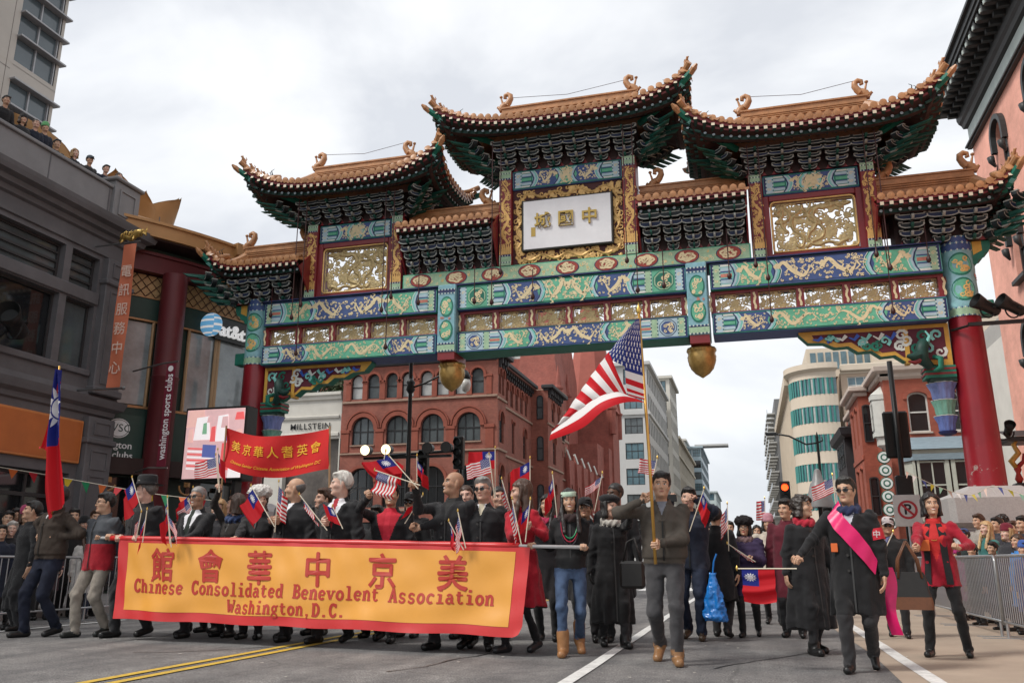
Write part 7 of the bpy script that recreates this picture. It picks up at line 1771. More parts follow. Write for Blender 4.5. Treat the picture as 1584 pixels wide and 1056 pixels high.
	for key in ('L', 'R'):
		w_, Rm, g, s = hm[key]; v, q = HANDS[1 if g else 0]; v = v.copy()
		if s < 0: v[:, 0] *= -1; q = q[:, ::-1]
		v = v*(1.0 if sex != 'f' else .9)*1.04
		VV.append(v @ Rm.T + w_); QQ.append(q + n0); FF.append(np.full(len(q), 13 if gloves else 3)); n0 += len(v)
	hmr = hairmat(hairc)
	slots = [cloth(col, kind=kindc), cloth(leg, kind='denim' if kindl == 'denim' else 'wool'), mat('shoe_%d_%d' % (shoe[0]*999, shoe[1]*999), shoe, .35, 0, .15, 20, .1, 60), SKIN[skin], cloth(scarf or BLACK), mat('lip_' + sex, LIPM[sex], .4), EYEW, IRIS, TEETH, hmr,
			 cloth(shirt[0] if shirt else BLACK, kind='shirt'), cloth(tie or BLACK, kind='shirt'), cloth(two[1] if two else BLACK), mat('black_glove', (.01, .01, .01), .5)]
	me = np_mesh('body', np.concatenate(VV), np.concatenate(QQ), slots, np.concatenate(FF))
	link('body', me, root)
	Hm = Matrix.Translation(hc) @ Matrix(Rh_.tolist()).to_4x4()
	hr_, ht_ = tuple(hc), Hm.to_euler()
	if res < .012 and not quilt and rz < 100:
		zz = [t[0] for t in tab]; top_z = (shirt[1] - .03) if shirt is not None and shirt[1] > .9 else 1.4
		def tp(z, dx, off): return (dx, float(np.interp(z, zz, [t[3] for t in tab])) - float(np.interp(z, zz, [t[2] for t in tab]))*math.sqrt(max(0, 1 - (dx/.2)**2)) - off, z)
		if top_z > tab[0][0] + .25:
			b = MB(); zs_ = [tab[0][0] + .02 + (top_z - tab[0][0] - .02)*i/8 for i in range(9)]; b.add([tp(z, dx, .009) for z in zs_ for dx in (-.004, .012)], [(2*i, 2*i + 1, 2*i + 3, 2*i + 2) for i in range(8)]); b.build('front_edge', mat('seam_dark', (.006, .006, .006), .7) if sum(col) > .06 else mat('seam_grey', (.03, .03, .03), .6), root)
			if top in ('coat', 'longcoat', 'femcoat'):
				b = MB()
				for k in range(3):
					c_ = tp(top_z - .05 - .14*k, -.028, .014); b.tube([c_, (c_[0], c_[1] - .008, c_[2])], .013, 8)
				tag(b.build('buttons', mat('coat_button', (.03, .028, .026), .25), root), kind='stuff')
	if hair:
		v, q = hair_mesh(hair); o = link('hair', np_mesh('hair', v, q, hmr), root, hr_, ht_)
	if hat:
		if hat in ('fur', 'furwhite'): o = link('hat', np_mesh('hat', FUR[0], FUR[1], mat('fur_%d' % (hatc[0]*999), hatc, .95, 0, .4, 60, .8, 200)), root, hr_, ht_)
		else: o = link('hat', hat_parts(hat).mesh('hat', [cloth(hatc), cloth(BLACK)], True), root, hr_, ht_)
	if shades:
		b = MB(); mi = 1 if shades == 'dark' else 0
		for s in (-1, 1):
			lp = [(s*.032 + .024*math.cos(i*.5236), -.106 + .012*abs(math.cos(i*.5236))*(1 if math.cos(i*.5236)*s > 0 else 0), .004 + .0175*math.sin(i*.5236)) for i in range(12)]
			b.tube(lp, .0026, 4, 0, closed=True)
			if shades == 'dark': b.add(lp, [range(12)], 1)
			b.tube([(s*.055, -.098, .01), (s*.078, -.05, .01), (s*.082, .02, .006)], .0026, 4, 0)
		b.tube([(-.008, -.108, .008), (.008, -.108, .008)], .0026, 4, 0); o = link('glasses', b.mesh('glasses', [CLEARF, LENS]), root, hr_, ht_)
	PEOPLE.append(dict(root=root, x=x, y=y, h=h, sc=sc, elb=elb, Mi=Mi, hm=hm, tab=tab))
	return PEOPLE[-1]
def W_(px, py, Y): return onY(px, py, Y)
# the banner pole runs in front of the leading row
PA, PB_ = onY(135, 831, 9.62), onY(906, 846, 8.98)
def rail(px):
	t = (px - 135)/(906 - 135); t = t*.985 + .015*t*t; return PA.lerp(PB_, t)
def onrail(px, dz=.0): q = rail(px); return dict(at=(q.x, q.y, q.z + dz), grip=1, axis=(PB_ - PA).normalized(), pole=(0, .6, -.8))
RAILH = (0, -.75, -.55)
# ================================================================== WHO IS IN THE PARADE
def at(px, py, Y, axis=(0, -.2, 1), grip=1, pole=None):
	d = dict(at=tuple(onY(px, py, Y)), grip=grip, axis=axis)
	if pole: d['pole'] = pole
	return d
GREYH, WHITEH, BRNH, BLKH, BLOND = (.22, .21, .2), (.55, .53, .48), (.05, .025, .014), (.012, .01, .009), (.32, .2, .09)
WSH = (.62, .62, .64)
# --- leading row behind the banner, left to right
person('man in brown jacket and dark jeans carrying the tall flag at far left', 92, 752, 985, rz=-14, top='bomber', col=(.036, .025, .018), leg=(.014, .017, .03), kindc='nylon', kindl='denim', stance='stepR', hy=-30, Rr=at(62, 832, 9.6, pole=(-.8, .2, -.5)), L=at(80, 833, 9.45, axis=(0, 0, 1), pole=(.7, .3, -.6)), shades='dark', shirt=(WSH, 1.36))
person('figure in long black coat half hidden behind the flag carrier in brown', 52, 775, 975, rz=-20, top='longcoat', col=BLACK, stance='stand', hy=-20, res=.016)
person('teenage boy in grey and red fleece with khaki trousers beside the banner', 165, 762, 985, rz=-8, top='jacket', col=(.06, .066, .075), two=(1.12, (.33, .012, .022)), leg=(.25, .22, .185), shoe=(.02, .022, .02), stance='stepR', hy=-26, shades='clear', L=onrail(178), Rr=onrail(158), skin='asian', kindc='nylon')
person('man in black fedora and black coat looking left at the banner end', 228, 741, 985, rz=-10, fat=1.1, top='coat', hat='fedora', hairc=(.12, .11, .1), hy=-62, L=onrail(231), Rr=onrail(197), skin='pale', sex='o', stance='stepR')
person('man in sunglasses and black suit with dark tie behind the banner', 308, 752, 985, rz=-4, top='coat', hairc=GREYH, hair='crop', shades='dark', shirt=(WSH, 1.14), tie=(.02, .028, .022), smile=1, L=onrail(303), Rr=None, gloves=True, skin='tan', fat=1.08, stance='stepL')
person('woman with brown hair lifting two small flags toward the screen', 366, 764, 985, rz=-10, sex='f', hair='bob', hairc=BRNH, Rr=at(337, 752, 9.9, pole=(-1, .2, -.3)), top='femcoat', col=(.02, .016, .014), hy=-70, skin='light', scarf=(.03, .05, .12))
person('person in white fur hat and dark coat holding a small flag', 404, 757, 988, rz=12, sex='f', hair='curly', hairc=(.07, .04, .03), hat='furwhite', hatc=(.62, .60, .56), top='femcoat', col=(.016, .015, .016), hy=40, L=at(419, 803, 9.35, axis=(-.6, 0, 1)), Rr=onrail(403), skin='light')
person('balding grey haired man in black overcoat gazing left behind the banner', 458, 738, 990, rz=-10, sex='o', top='coat', col=(.014, .014, .016), hair='bald', hairc=(.14, .135, .13), hy=-66, Rr=at(426, 808, 9.3, axis=(.1, 0, 1)), skin='asian', shirt=(WSH, 1.36), stance='stepL', fat=1.12)
person('white haired man with red tie smiling behind the banner', 528, 730, 990, rz=-6, sex='o', top='coat', hair='white', hairc=WHITEH, hy=-50, shirt=(WSH, 1.16), tie=(.33, .02, .03), smile=1, skin='pale', stance='stepR', fat=1.08, Rr=at(503, 808, 9.25))
person('man in red sweater and red tie with one fist raised', 606, 748, 992, rz=6, top='coat', hair='short', shirt=((.42, .012, .028), 1.0), tie=(.5, .02, .04), smile=1, Rr=at(571, 764, 9.6, pole=(-1, .1, -.5)), skin='asian', hy=8, stance='stepL', fat=1.05)
person('tall bald man in black coat stretching a flag to the left', 702, 728, 1003, rz=-14, hair=None, top='coat', fat=1.1, hy=-34, hp=4, Rr=at(640, 748, 9.0, axis=(-1, 0, .25), pole=(-.4, .3, -1)), L=onrail(628), skin='tan', shirt=((.02, .02, .02), 1.3), stance='stepR', smile=1)
person('grey haired man in sunglasses and buttoned black overcoat', 747, 738, 1003, rz=8, sex='o', top='coat', hair='short', hairc=(.2, .19, .18), shades='dark', shirt=(WSH, 1.34), tie=(.45, .4, .3), skin='light', stance='stepL', hy=-12, fat=1.12)
person('woman in scarlet coat with long brown hair holding two flags', 806, 742, 1008, rz=-20, sex='f', hair='long', hairc=(.06, .03, .018), top='femcoat', col=(.36, .010, .022), leg=(.012, .012, .014), shoe=(.02, .02, .022), hy=-48, hp=-10, L=at(815, 812, 9.05, axis=(.1, 0, 1)), Rr=at(800, 816, 8.95, axis=(0, 0, 1)), skin='light', stance='stepR', kindl='slim')
JEAN = person('young woman in blue jeans, black jacket and green headband holding the pole end', 880, 756, 1012, rz=12, sex='f', hair='long', hairc=(.014, .011, .010), hat='band', hatc=(.45, .58, .46), top='biker', col=(.012, .012, .013), kindc='nylon', leg=(.055, .085, .15), kindl='denim', boots=True, shoe=(.30, .145, .06), L=onrail(903), Rr=onrail(838), smile=1, stance='walkR', scarf=(.03, .016, .016), skin='asian')
person('woman in long black coat and black beret reaching toward the flag bearer', 943, 768, 1000, rz=22, sex='f', hair='bob', hat='beret', hatc=BLACK, top='longcoat', col=(.010, .010, .011), smile=1, hy=28, L=at(985, 790, 9.5, pole=(.3, .3, -1)), gloves=True, skin='light', stance='stepL', scarf=(.4, .38, .34), boots='low')
FLM = person('young man in olive bomber jacket carrying the large flag pole', 1022, 730, 1024, rz=2, top='bomber', col=(.062, .052, .042), kindc='nylon', leg=(.048, .047, .05), shoe=(.24, .125, .055), boots='low', hair='short', Rr=at(1002, 768, 8.55, axis=(.1, 0, 1), pole=(-.9, .2, -.5)), L=at(1013, 842, 8.45, axis=(.1, 0, 1), pole=(.9, .3, -.6)), skin='asian', stance='walkL', hy=6, fat=1.04, shirt=((.18, .19, .22), 1.34))
person('man in dark padded jacket filming with a phone behind the flag bearer', 1064, 754, 988, rz=-6, top='jacket', col=NAVYC, leg=(.02, .026, .045), kindl='denim', hair='short', Rr=at(1042, 768, 11.0, axis=(1, 0, 0)), L=at(1068, 770, 11.0, axis=(1, 0, 0), pole=(1, .2, -.4)), skin='light', shoe=(.06, .04, .025), stance='stepL')
person('person in black coat seen from behind on the street', 1106, 785, 985, rz=170, top='coat', col=(.014, .014, .016), stance='stepL', res=.016)
person('woman in quilted purple parka and black fur hat holding a striped flag', 1150, 803, 987, rz=-6, sex='f', hair='bob', hat='fur', hatc=(.014, .012, .013), top='parka', col=(.030, .018, .055), kindc='nylon', quilt=.09, leg=(.012, .012, .013), L=at(1158, 862, 11.7, axis=(1, 0, .3)), Rr=at(1126, 838, 11.8, axis=(0, 0, 1)), shades='clear', scarf=(.16, .10, .10), skin='asian', stance='stepR')
person('smiling woman in cream coat and pink knitted hat in the middle distance', 1187, 797, 965, rz=-4, sex='f', hair='bob', hat='beanie', hatc=(.42, .2, .24), top='parka', col=(.42, .37, .31), leg=(.016, .016, .018), smile=1, skin='tan', stance='stepL')
person('person in dark red coat behind the laughing woman', 1213, 772, 985, rz=-10, top='coat', col=(.10, .012, .022), hair='short', res=.016, hy=-20)
person('laughing woman in ankle length black coat with short curly hair', 1240, 766, 1010, rz=30, sex='f', hair='curly', hairc=(.03, .022, .018), top='longcoat', col=BLACK, smile=1, hy=34, skin='asian', scarf=(.4, .02, .04), fat=1.12, stance='stepR', boots='low')
SASH = person('man in sunglasses and long black coat wearing a bright pink sash', 1306, 738, 1036, rz=-10, sex='m', hair='short', hairc=(.02, .018, .016), shades='dark', top='coat', col=(.010, .010, .011), leg=(.03, .029, .031), hy=-14, Rr=at(1222, 878, 8.3, axis=(-1, 0, .05), pole=(-.2, .7, -.7)), scarf=(.018, .026, .07), shirt=((.5, .5, .55), 1.25), skin='asian', stance='walkR', fat=1.05)
RJ = person('woman in red jacket and black flared trousers carrying a large handbag', 1438, 762, 1014, rz=-16, sex='f', hair='bob', hairc=(.012, .010, .010), top='fem', col=(.30, .008, .022), leg=(.011, .011, .012), hy=18, smile=1, Rr=at(1416, 852, 9.6, axis=(0, 0, 1)), L=at(1478, 844, 9.7, axis=(1, 0, 0), pole=(.8, .4, -.6)), shirt=((.45, .02, .02), 1.0), skin='asian', stance='wide', fat=1.08)
person('person in black with patriotic cap and small flag behind the sash wearer', 1372, 800, 985, rz=-8, top='coat', col=(.014, .014, .015), hat='cap', hatc=(.5, .45, .45), hair='short', Rr=at(1362, 866, 11.0), shades='dark', skin='tan', res=.016, stance='stepL')
# --- second row, seen between the leaders
B2 = 'marchers partly hidden behind the leading row'
def back(label, px, head, h=1.7, Y=10.75, **k):
	k.setdefault('res', .016); k.setdefault('group', B2); q = onY(px, head, Y)
	if h < 1.63: q = onY(px, head, Y - .2)
	return person(label, px, head, pos=(q.x, q.y, min(1.93, max(1.45, q.z))), **k)
back('blond woman peering between the man in sunglasses and the raised arm', 340, 772, 1.66, sex='f', hair='bob', hairc=BLOND, skin='pale', col=(.03, .03, .035), smile=1)
back('dark haired man behind the white haired man', 502, 748, 1.74, hy=-40, col=CHAR, skin='light', hairc=BRNH)
back('man in black leather cap and glasses behind the red sweater', 637, 762, 1.68, hat='cap', hatc=BLACK, shades='dark', skin='tan')
back('man with thinning hair behind the sunglasses wearer', 722, 743, 1.74, hair='crop', hairc=BRNH, skin='pale', hy=8)
back('short man whose face shows beside the red sweater', 583, 782, 1.6, skin='tan', hy=-15)
back('woman in red scarf behind the scarlet coat', 846, 765, 1.64, sex='f', hair='long', hairc=BLKH, scarf=(.4, .03, .08), col=(.02, .018, .02))
back('man in black cap behind the young woman in jeans', 905, 770, 1.66, hat='cap', hatc=BLACK, skin='tan', col=(.02, .02, .022))
back('tall man in suit and white shirt behind the beret', 950, 747, 1.8, skin='dark', hair='crop', shirt=(WSH, 1.2), tie=(.1, .1, .13), hy=-30)
back('man with cropped hair filming past the sunglasses wearer', 772, 752, 1.74, hair='crop', skin='light', hy=30, col=CHAR)
for lb, px, hd, hh, kw in (('woman in dark coat far behind the cream coat', 1170, 812, 1.62, dict(sex='f', hair='bob', col=(.03, .03, .04))), ('man in grey coat far behind the purple parka', 1128, 806, 1.72, dict(col=(.05, .05, .055))), ('man with camera far down the street', 1085, 796, 1.74, dict(col=NAVYC)),
					   ('far marcher in blue between the flag bearer and the parka', 1096, 812, 1.6, dict(col=(.04, .06, .12), leg=NAVYC)), ('far marcher in tan behind the laughing woman', 1228, 800, 1.7, dict(col=(.2, .14, .09)))):
	person(lb, px, hd, None, hh, res=.02, group=B2, **kw)
# --- onlookers behind the barriers
OL = 'onlookers behind the left barrier'
def look(label, x, y, h, **k): k.setdefault('res', .017); k.setdefault('rz', 50 if x < 0 else -60); return person(label, 0, 0, pos=(x, y, h), **k)
lft = [(20, 806, 1.60, dict(sex='f', hair='short', hairc=(.35, .33, .3), smile=1, col=(.016, .016, .018), skin='pale'), 'grey haired woman smiling over the barrier at far left'),
 (62, 792, 1.7, dict(col=(.05, .02, .025), hair='short'), 'onlooker in maroon behind the barrier near the flag carrier'), (42, 783, 1.72, dict(hat='beanie', hatc=(.35, .05, .12), sex='f', hair='bob', hairc=BRNH, col=CHAR), 'onlooker in pink knitted hat at far left'),
 (4, 812, 1.6, dict(col=NAVYC), 'onlooker in navy at the left picture edge'), (118, 770, 1.74, dict(hair='short', col=(.02, .02, .02)), 'onlooker with dark hair behind the brown jacket'), (132, 800, 1.66, dict(hat='beanie', hatc=BLACK, col=BLACK, skin='light'), 'onlooker in black knitted hat beside the fleece boy'),
 (138, 818, 1.6, dict(sex='f', hair='long', hairc=BRNH, col=(.45, .43, .4), leg=(.03, .04, .07)), 'woman in white jumper at the barrier by the fleece boy'), (200, 790, 1.68, dict(col=(.03, .03, .04), sex='f', hair='bob', hairc=BRNH), 'onlooker behind the fedora'), (275, 790, 1.7, dict(col=(.02, .02, .025)), 'onlooker between the fedora and the sunglasses'),
 (80, 800, 1.62, dict(sex='f', hair='curly', hairc=BLOND, col=(.06, .03, .04), skin='pale'), 'fair haired onlooker left of the flag carrier'), (100, 812, 1.6, dict(col=(.03, .03, .03), sex='f', hair='bob', hairc=BRNH), 'onlooker with brown bob behind the brown jacket'), (14, 790, 1.7, dict(col=(.1, .05, .03)), 'onlooker in brown coat at far left'), (150, 788, 1.7, dict(col=(.02, .02, .02), hairc=BRNH), 'onlooker in black left of the fleece boy'), (240, 800, 1.65, dict(col=(.05, .02, .02), sex='f', hair='bob'), 'onlooker behind the pair of small flags'), (28, 778, 1.78, dict(col=(.06, .07, .06), skin='tan'), 'tall onlooker in grey green at far left')]
for i, (px, hd, hh, kw, lb) in enumerate(lft):
	r = ray(px, hd); X = -11.25 - .55*(i % 3) - (.0 if i < 7 else .4); t = X/r[0]; z = CAMH + r[2]*t; y = r[1]*t
	look(lb, X, y, min(1.88, max(1.5, z)), group=OL, **kw)
OR_ = 'onlookers behind the right barrier'
rgt = [(1490, 818, dict(hat='cap', hatc=(.05, .08, .2), col=(.02, .03, .03), skin='light'), 'man in blue cap behind the right barrier', 3.6), (1478, 852, dict(sex='f', hair='bob', hairc=BLKH, hat='beanie', hatc=(.35, .03, .15), col=(.35, .06, .2)), 'child in magenta hat at the right barrier', 3.35),
 (1503, 842, dict(col=(.045, .05, .035), hat='beanie', hatc=(.05, .055, .04)), 'person in hooded camouflage coat leaning on the right barrier', 3.35), (1524, 806, dict(sex='f', hair='long', hairc=(.42, .27, .13), col=(.04, .16, .15), skin='pale'), 'blond woman in teal at the right barrier', 3.7),
 (1556, 812, dict(hat='beanie', hatc=(.14, .012, .025), hairc=BLOND, hair='bob', sex='f', col=(.03, .03, .035), skin='pale'), 'woman in dark red hat leaning over the right barrier', 3.55), (1540, 800, dict(col=(.04, .04, .05), hair='short'), 'dark haired onlooker photographing behind the right barrier', 4.3),
 (1580, 798, dict(col=(.02, .02, .03)), 'onlooker in black at the right picture edge', 4.0), (1572, 826, dict(col=(.05, .2, .5), sex='f', hair='bob', hairc=BRNH), 'child with blue sleeves at the right picture edge', 3.5), (1512, 795, dict(col=(.3, .27, .24), hair='short', hairc=BRNH), 'onlooker raising a camera behind the blond woman', 4.4), (1548, 790, dict(col=(.06, .03, .02), hair='curly'), 'onlooker with curly hair before the plinth', 5.0), (1468, 832, dict(col=(.1, .02, .05), sex='f', hair='bob', hairc=BRNH), 'onlooker in plum coat nearest the red jacket', 3.9), (1534, 838, dict(col=(.03, .025, .02), hair='short'), 'child in dark coat between teal and dark red hat', 3.4), (1500, 812, dict(col=(.05, .05, .06), hat='beanie', hatc=(.03, .03, .05)), 'onlooker in navy knitted hat behind the camouflage coat', 4.6), (1566, 806, dict(col=(.07, .05, .04), hairc=BRNH), 'onlooker in brown behind the dark red hat', 4.6), (1582, 838, dict(col=(.03, .06, .2), hat='beanie', hatc=(.04, .09, .3)), 'child in blue at the right picture edge', 3.4), (1484, 800, dict(col=(.02, .02, .02)), 'tall onlooker in black farther behind the blue cap', 5.4)]
for px, hd, kw, lb, X in rgt:
	r = ray(px, hd); t = X/r[0]; z = CAMH + r[2]*t
	k2 = dict(kw)
	if z < 1.45: look(lb, X, r[1]*t, max(1.15, z), group=OR_, **k2)
	else: look(lb, X, r[1]*t, min(1.88, z), group=OR_, **k2)
RF = 'people leaning on the grey rooftop parapet'
roofp = [(6, 152, dict(hair='short', col=BLACK, skin='tan'), 'man in black at the left end of the parapet'), (32, 181, dict(hat='beanie', hatc=BLACK, sex='f', hair='bob', hairc=BRNH, col=CHAR), 'rooftop spectator in black knitted hat'), (52, 188, dict(hair='crop', hairc=BRNH, col=NAVYC, skin='light'), 'rooftop man in navy coat'), (66, 194, dict(hat='beanie', hatc=(.1, .3, .12), col=NAVYC), 'rooftop spectator in green knitted hat'),
 (84, 219, dict(hair='short', hairc=BLKH, col=(.03, .03, .03)), 'rooftop spectator bending forward'), (112, 233, dict(sex='f', hair='bob', hairc=BLOND, col=CHAR, skin='pale'), 'rooftop spectator with blond hair'), (135, 244, dict(hat='cap', hatc=(.1, .12, .14), col=(.03, .03, .03)), 'rooftop spectator in grey cap'), (160, 258, dict(hair='short', col=NAVYC, skin='light'), 'rooftop man leaning near the corner pier'), (180, 270, dict(sex='f', hair='bob', hairc=BRNH, col=(.05, .04, .035), skin='pale'), 'rooftop woman beside the corner pier')]
for i, (px, hd, kw, lb) in enumerate(roofp):
	X = -16.98; r = ray(px, hd); t = X/r[0]; z = CAMH + r[2]*t; y = r[1]*t; hh = 1.7
	person(lb, 0, 0, pos=(X, y, hh), z0=10.0 + max(-.3, min(.6, z - 10.0 - hh)), rz=70, res=.02, group=RF, lean=-.25, **kw)
# ================================================================== THE BANNER
TL, TR, BL, BR = onY(187, 832, 9.575), onY(821, 846, 9.04), onY(176, 956, 9.42), onY(807, 985, 8.86)
def ban(u, v, off=0.0):
	p = TL.lerp(TR, u).lerp(BL.lerp(BR, u), v)
	w = .024*math.sin(u*21 + v*2.0) * v + .04*math.sin(u*7.5 + 1)*v*(1.2 - v) + .012*math.sin(u*47 + v*5)*v + .007*math.sin(u*83 - v*9 + 3*math.sin(u*11))*(1 - v*.5)*min(1, v*6) + .006*math.sin(v*17 + u*23)*v
	if u > .985 and v > .88: p = p + Vector((-.03, .0, .03))*((v - .88)/.12)*((u - .985)/.015)
	return (p.x, p.y - .03 + w - off, p.z + .006*math.sin(u*31)*v)
BAN = thing('parade_banner', 'wide orange banner with red border and red lettering carried across the street', 'banner', (0, 0, 0))
BF = mat('banner_orange', (.66, .30, .045), .42, 0, .06, 1.5, .08, 12, spec=.45); BRD = mat('banner_red', (.50, .022, .022), .38, 0, .08, 2, .1, 14, spec=.5); BRT = mat('banner_print_red', (.40, .03, .018), .5, 0, .05)
b = MB(); b.grid(lambda u, v: ban(u, v), 110, 24); b.build('border', BRD, BAN, True)
b = MB(); b.grid(lambda u, v: ban(.028 + .944*u, .055 + .835*v, .004), 104, 20); b.build('field', BF, BAN, True)
b = MB(); b.tube([PA, PB_], .019, 10); b.build('pole', mat('pole_white', (.55, .55, .55), .35, .3), BAN, True)
b = MB(); b.tube([rail(183).lerp(rail(824), i/20) for i in range(21)], [.034 + .003*math.sin(i*3) for i in range(21)], 10); b.build('sleeve', BRD, BAN, True)
WB_, HB_ = 5.52, 1.02
def onban(x, z, off=.009): return ban(x/WB_, z/HB_, off)
for i, (ch, px) in enumerate(zip('\u9928\u6703\u83ef\u4e2d\u4eac\u7f8e', (266, 350, 433, 526, 622, 720))):
	vs, fs = TX['B' + ch]; u = (px - 181)/637; k = .44
	b = MB(); [b.add([onban(u*WB_ + (v[0] + dx)*k*.86 - v[2]*.03, .355*HB_ - (v[2] + dz)*k, .009 + j*.0006) for v in vs], fs) for j, (dx, dz) in enumerate(((-.022, 0), (.022, 0), (0, .02), (0, -.02), (0, 0)))]; b.build('character', BRT, BAN)
# slab lettering drawn with strokes
def A_(cx, cz, rx, rz, a0, a1, n=10): return [(cx + rx*math.cos(R(a0 + (a1 - a0)*i/n)), cz + rz*math.sin(R(a0 + (a1 - a0)*i/n))) for i in range(n + 1)]
def sf(x0, x1, z): return ([(x0, z), (x1, z)], .075)
T_, t_ = .135, .08
GL = {'C': [(A_(.33, .36, .23, .32, 40, 320, 16), T_), ([(.51, .72), (.51, .5)], t_), ([(.51, .22), (.51, .1)], t_)], 'h': [([(.15, .03), (.15, .72)], T_), (A_(.32, .3, .15, .18, 170, 0) + [(.47, .03)], .12), sf(.02, .27, .035), sf(.36, .6, .035), sf(.02, .15, .69)],
 'i': [([(.32, .03), (.32, .47)], T_), ([(.32, .6), (.32, .73)], .14), sf(.1, .56, .035), sf(.12, .32, .45)], 'n': [([(.15, .03), (.15, .48)], T_), (A_(.32, .3, .15, .18, 170, 0) + [(.47, .03)], .12), sf(.02, .27, .035), sf(.36, .6, .035), sf(.02, .15, .455)],
 'e': [(A_(.31, .245, .2, .21, -40, -345, 16), .115), ([(.12, .25), (.5, .25)], t_)], 's': [(A_(.3, .355, .15, .12, 20, 270, 8) + A_(.3, .125, .17, .11, 90, -160, 8), .1), ([(.46, .48), (.46, .36)], .06), ([(.13, .02), (.13, .14)], .06)], 'o': [(A_(.31, .245, .195, .21, 0, 360, 20), .12)],
 'l': [([(.32, .03), (.32, .72)], T_), sf(.1, .56, .035), sf(.12, .32, .69)], 'd': [([(.46, .03), (.46, .72)], T_), (A_(.27, .24, .17, .2, 60, 300, 12), .115), sf(.46, .6, .035), sf(.32, .46, .69)], 'a': [([(.44, .03), (.44, .33)], .125), (A_(.29, .33, .15, .13, 0, 160, 8), .1), (A_(.27, .15, .16, .125, 60, 300, 10), .1), sf(.44, .6, .035)],
 't': [([(.25, .15), (.25, .62)], T_), (A_(.38, .15, .13, .12, 180, 340, 7), .09), sf(.08, .5, .445)], 'B': [([(.16, .04), (.16, .68)], T_), (A_(.28, .53, .2, .155, 90, -90, 8), .11), (A_(.28, .2, .24, .165, 90, -90, 8), .12), sf(.03, .3, .035), sf(.03, .3, .685), sf(.16, .3, .37)],
 'v': [([(.12, .46), (.31, .04)], .12), ([(.31, .04), (.5, .46)], .085), sf(.0, .26, .455), sf(.38, .62, .455)], 'A': [([(.12, .04), (.29, .7)], .09), ([(.29, .7), (.5, .04)], .13), ([(.2, .23), (.44, .23)], t_), sf(.0, .24, .035), sf(.37, .63, .035)], 'c': [(A_(.33, .245, .2, .21, 50, 310, 14), .115), ([(.49, .46), (.49, .34)], .07)],
 'W': [([(.07, .68), (.18, .04)], .11), ([(.18, .04), (.31, .5)], .08), ([(.31, .5), (.43, .04)], .11), ([(.43, .04), (.56, .68)], .08), sf(-.02, .18, .685), sf(.44, .64, .685)], 'g': [(A_(.28, .3, .15, .15, 0, 360, 16), .095), ([(.4, .44), (.58, .47)], .075), (A_(.29, -.06, .19, .11, 0, 360, 14), .08), ([(.2, .17), (.2, .05)], .07)],
 'D': [([(.16, .04), (.16, .68)], T_), (A_(.26, .36, .26, .32, 90, -90, 12), .12), sf(.03, .28, .035), sf(.03, .28, .685)], '.': [([(.28, -.0), (.28, .13)], .14)], ',': [([(.28, .02), (.28, .13)], .14), ([(.32, .06), (.24, -.12)], .06)]}
def slab(textline, u0, u1, vbase, cap):
	n = len(textline); adv = (u1 - u0)*WB_/n; kx = adv/.62; kz = cap*HB_/.72
	for i, ch in enumerate(textline):
		if ch == ' ': continue
		b = MB(lambda x, y, z: onban(x, z, .009 - y))
		for pts, w in GL[ch]: b.ribbon([(u0*WB_ + adv*i + p*kx*.98, vbase*HB_ - q*kz) for p, q in pts], w*min(kx, kz)*1.42, 0)
		b.build('letter', BRT, BAN)
slab('Chinese Consolidated Benevolent Association', .054, .938, .672, .165); slab('Washington,D.C.', .318, .615, .868, .155)
# ---- red association banner held behind
RBN = thing('red_association_banner', 'red cloth banner with yellow Chinese characters held above the marchers', 'banner')
q = [onY(350, 661, 11.4), onY(509, 664, 11.0), onY(511, 727, 11.0), onY(345, 720, 11.4)]
def rban(u, v, off=0):
	p = q[0].lerp(q[1], u).lerp(q[3].lerp(q[2], u), v); sag = .26*math.sin(math.pi*u)*(1 - u*.55); return (p.x, p.y + .05*math.sin(u*9 + v*3) - off, p.z - sag*(.55 + .1*v) + .12*u*u - .1*u)
b = MB(); b.grid(lambda u, v: rban(u, v), 40, 10); b.build('cloth', mat('red_silk', (.50, .012, .012), .5, 0, .1, 2, .15, 12), RBN, True)
YT = mat('banner_yellow', (.75, .40, .03), .5)
for i, ch in enumerate('\u7f8e\u4eac\u83ef\u4eba\u8006\u82f1\u6703'):
	vs, fs = TX['B' + ch]; b = MB(); b.add([rban(.105 + .128*i + v[0]*.105, .42 - v[2]*.30, .012) for v in vs], fs); b.build('character', YT, RBN)
vs, fs = TX['script']; wd = max(v[0] for v in vs) - min(v[0] for v in vs)
b = MB(); b.add([rban(.5 + v[0]/wd*.86, .80 - v[2]/wd*2.4, .012) for v in vs], fs); b.build('lettering', YT, RBN)
for e, lab in ((0, -.01), (1, 1.01)):
	b = MB(); p0, p1 = Vector(rban(e, 0)), Vector(rban(e, 1)); d = (p1 - p0).normalized(); b.tube([p0 - d*.03, p1 + d*1.0], .014, 6); b.build('pole', mat('pole_wood', (.33, .2, .1), .6), RBN)
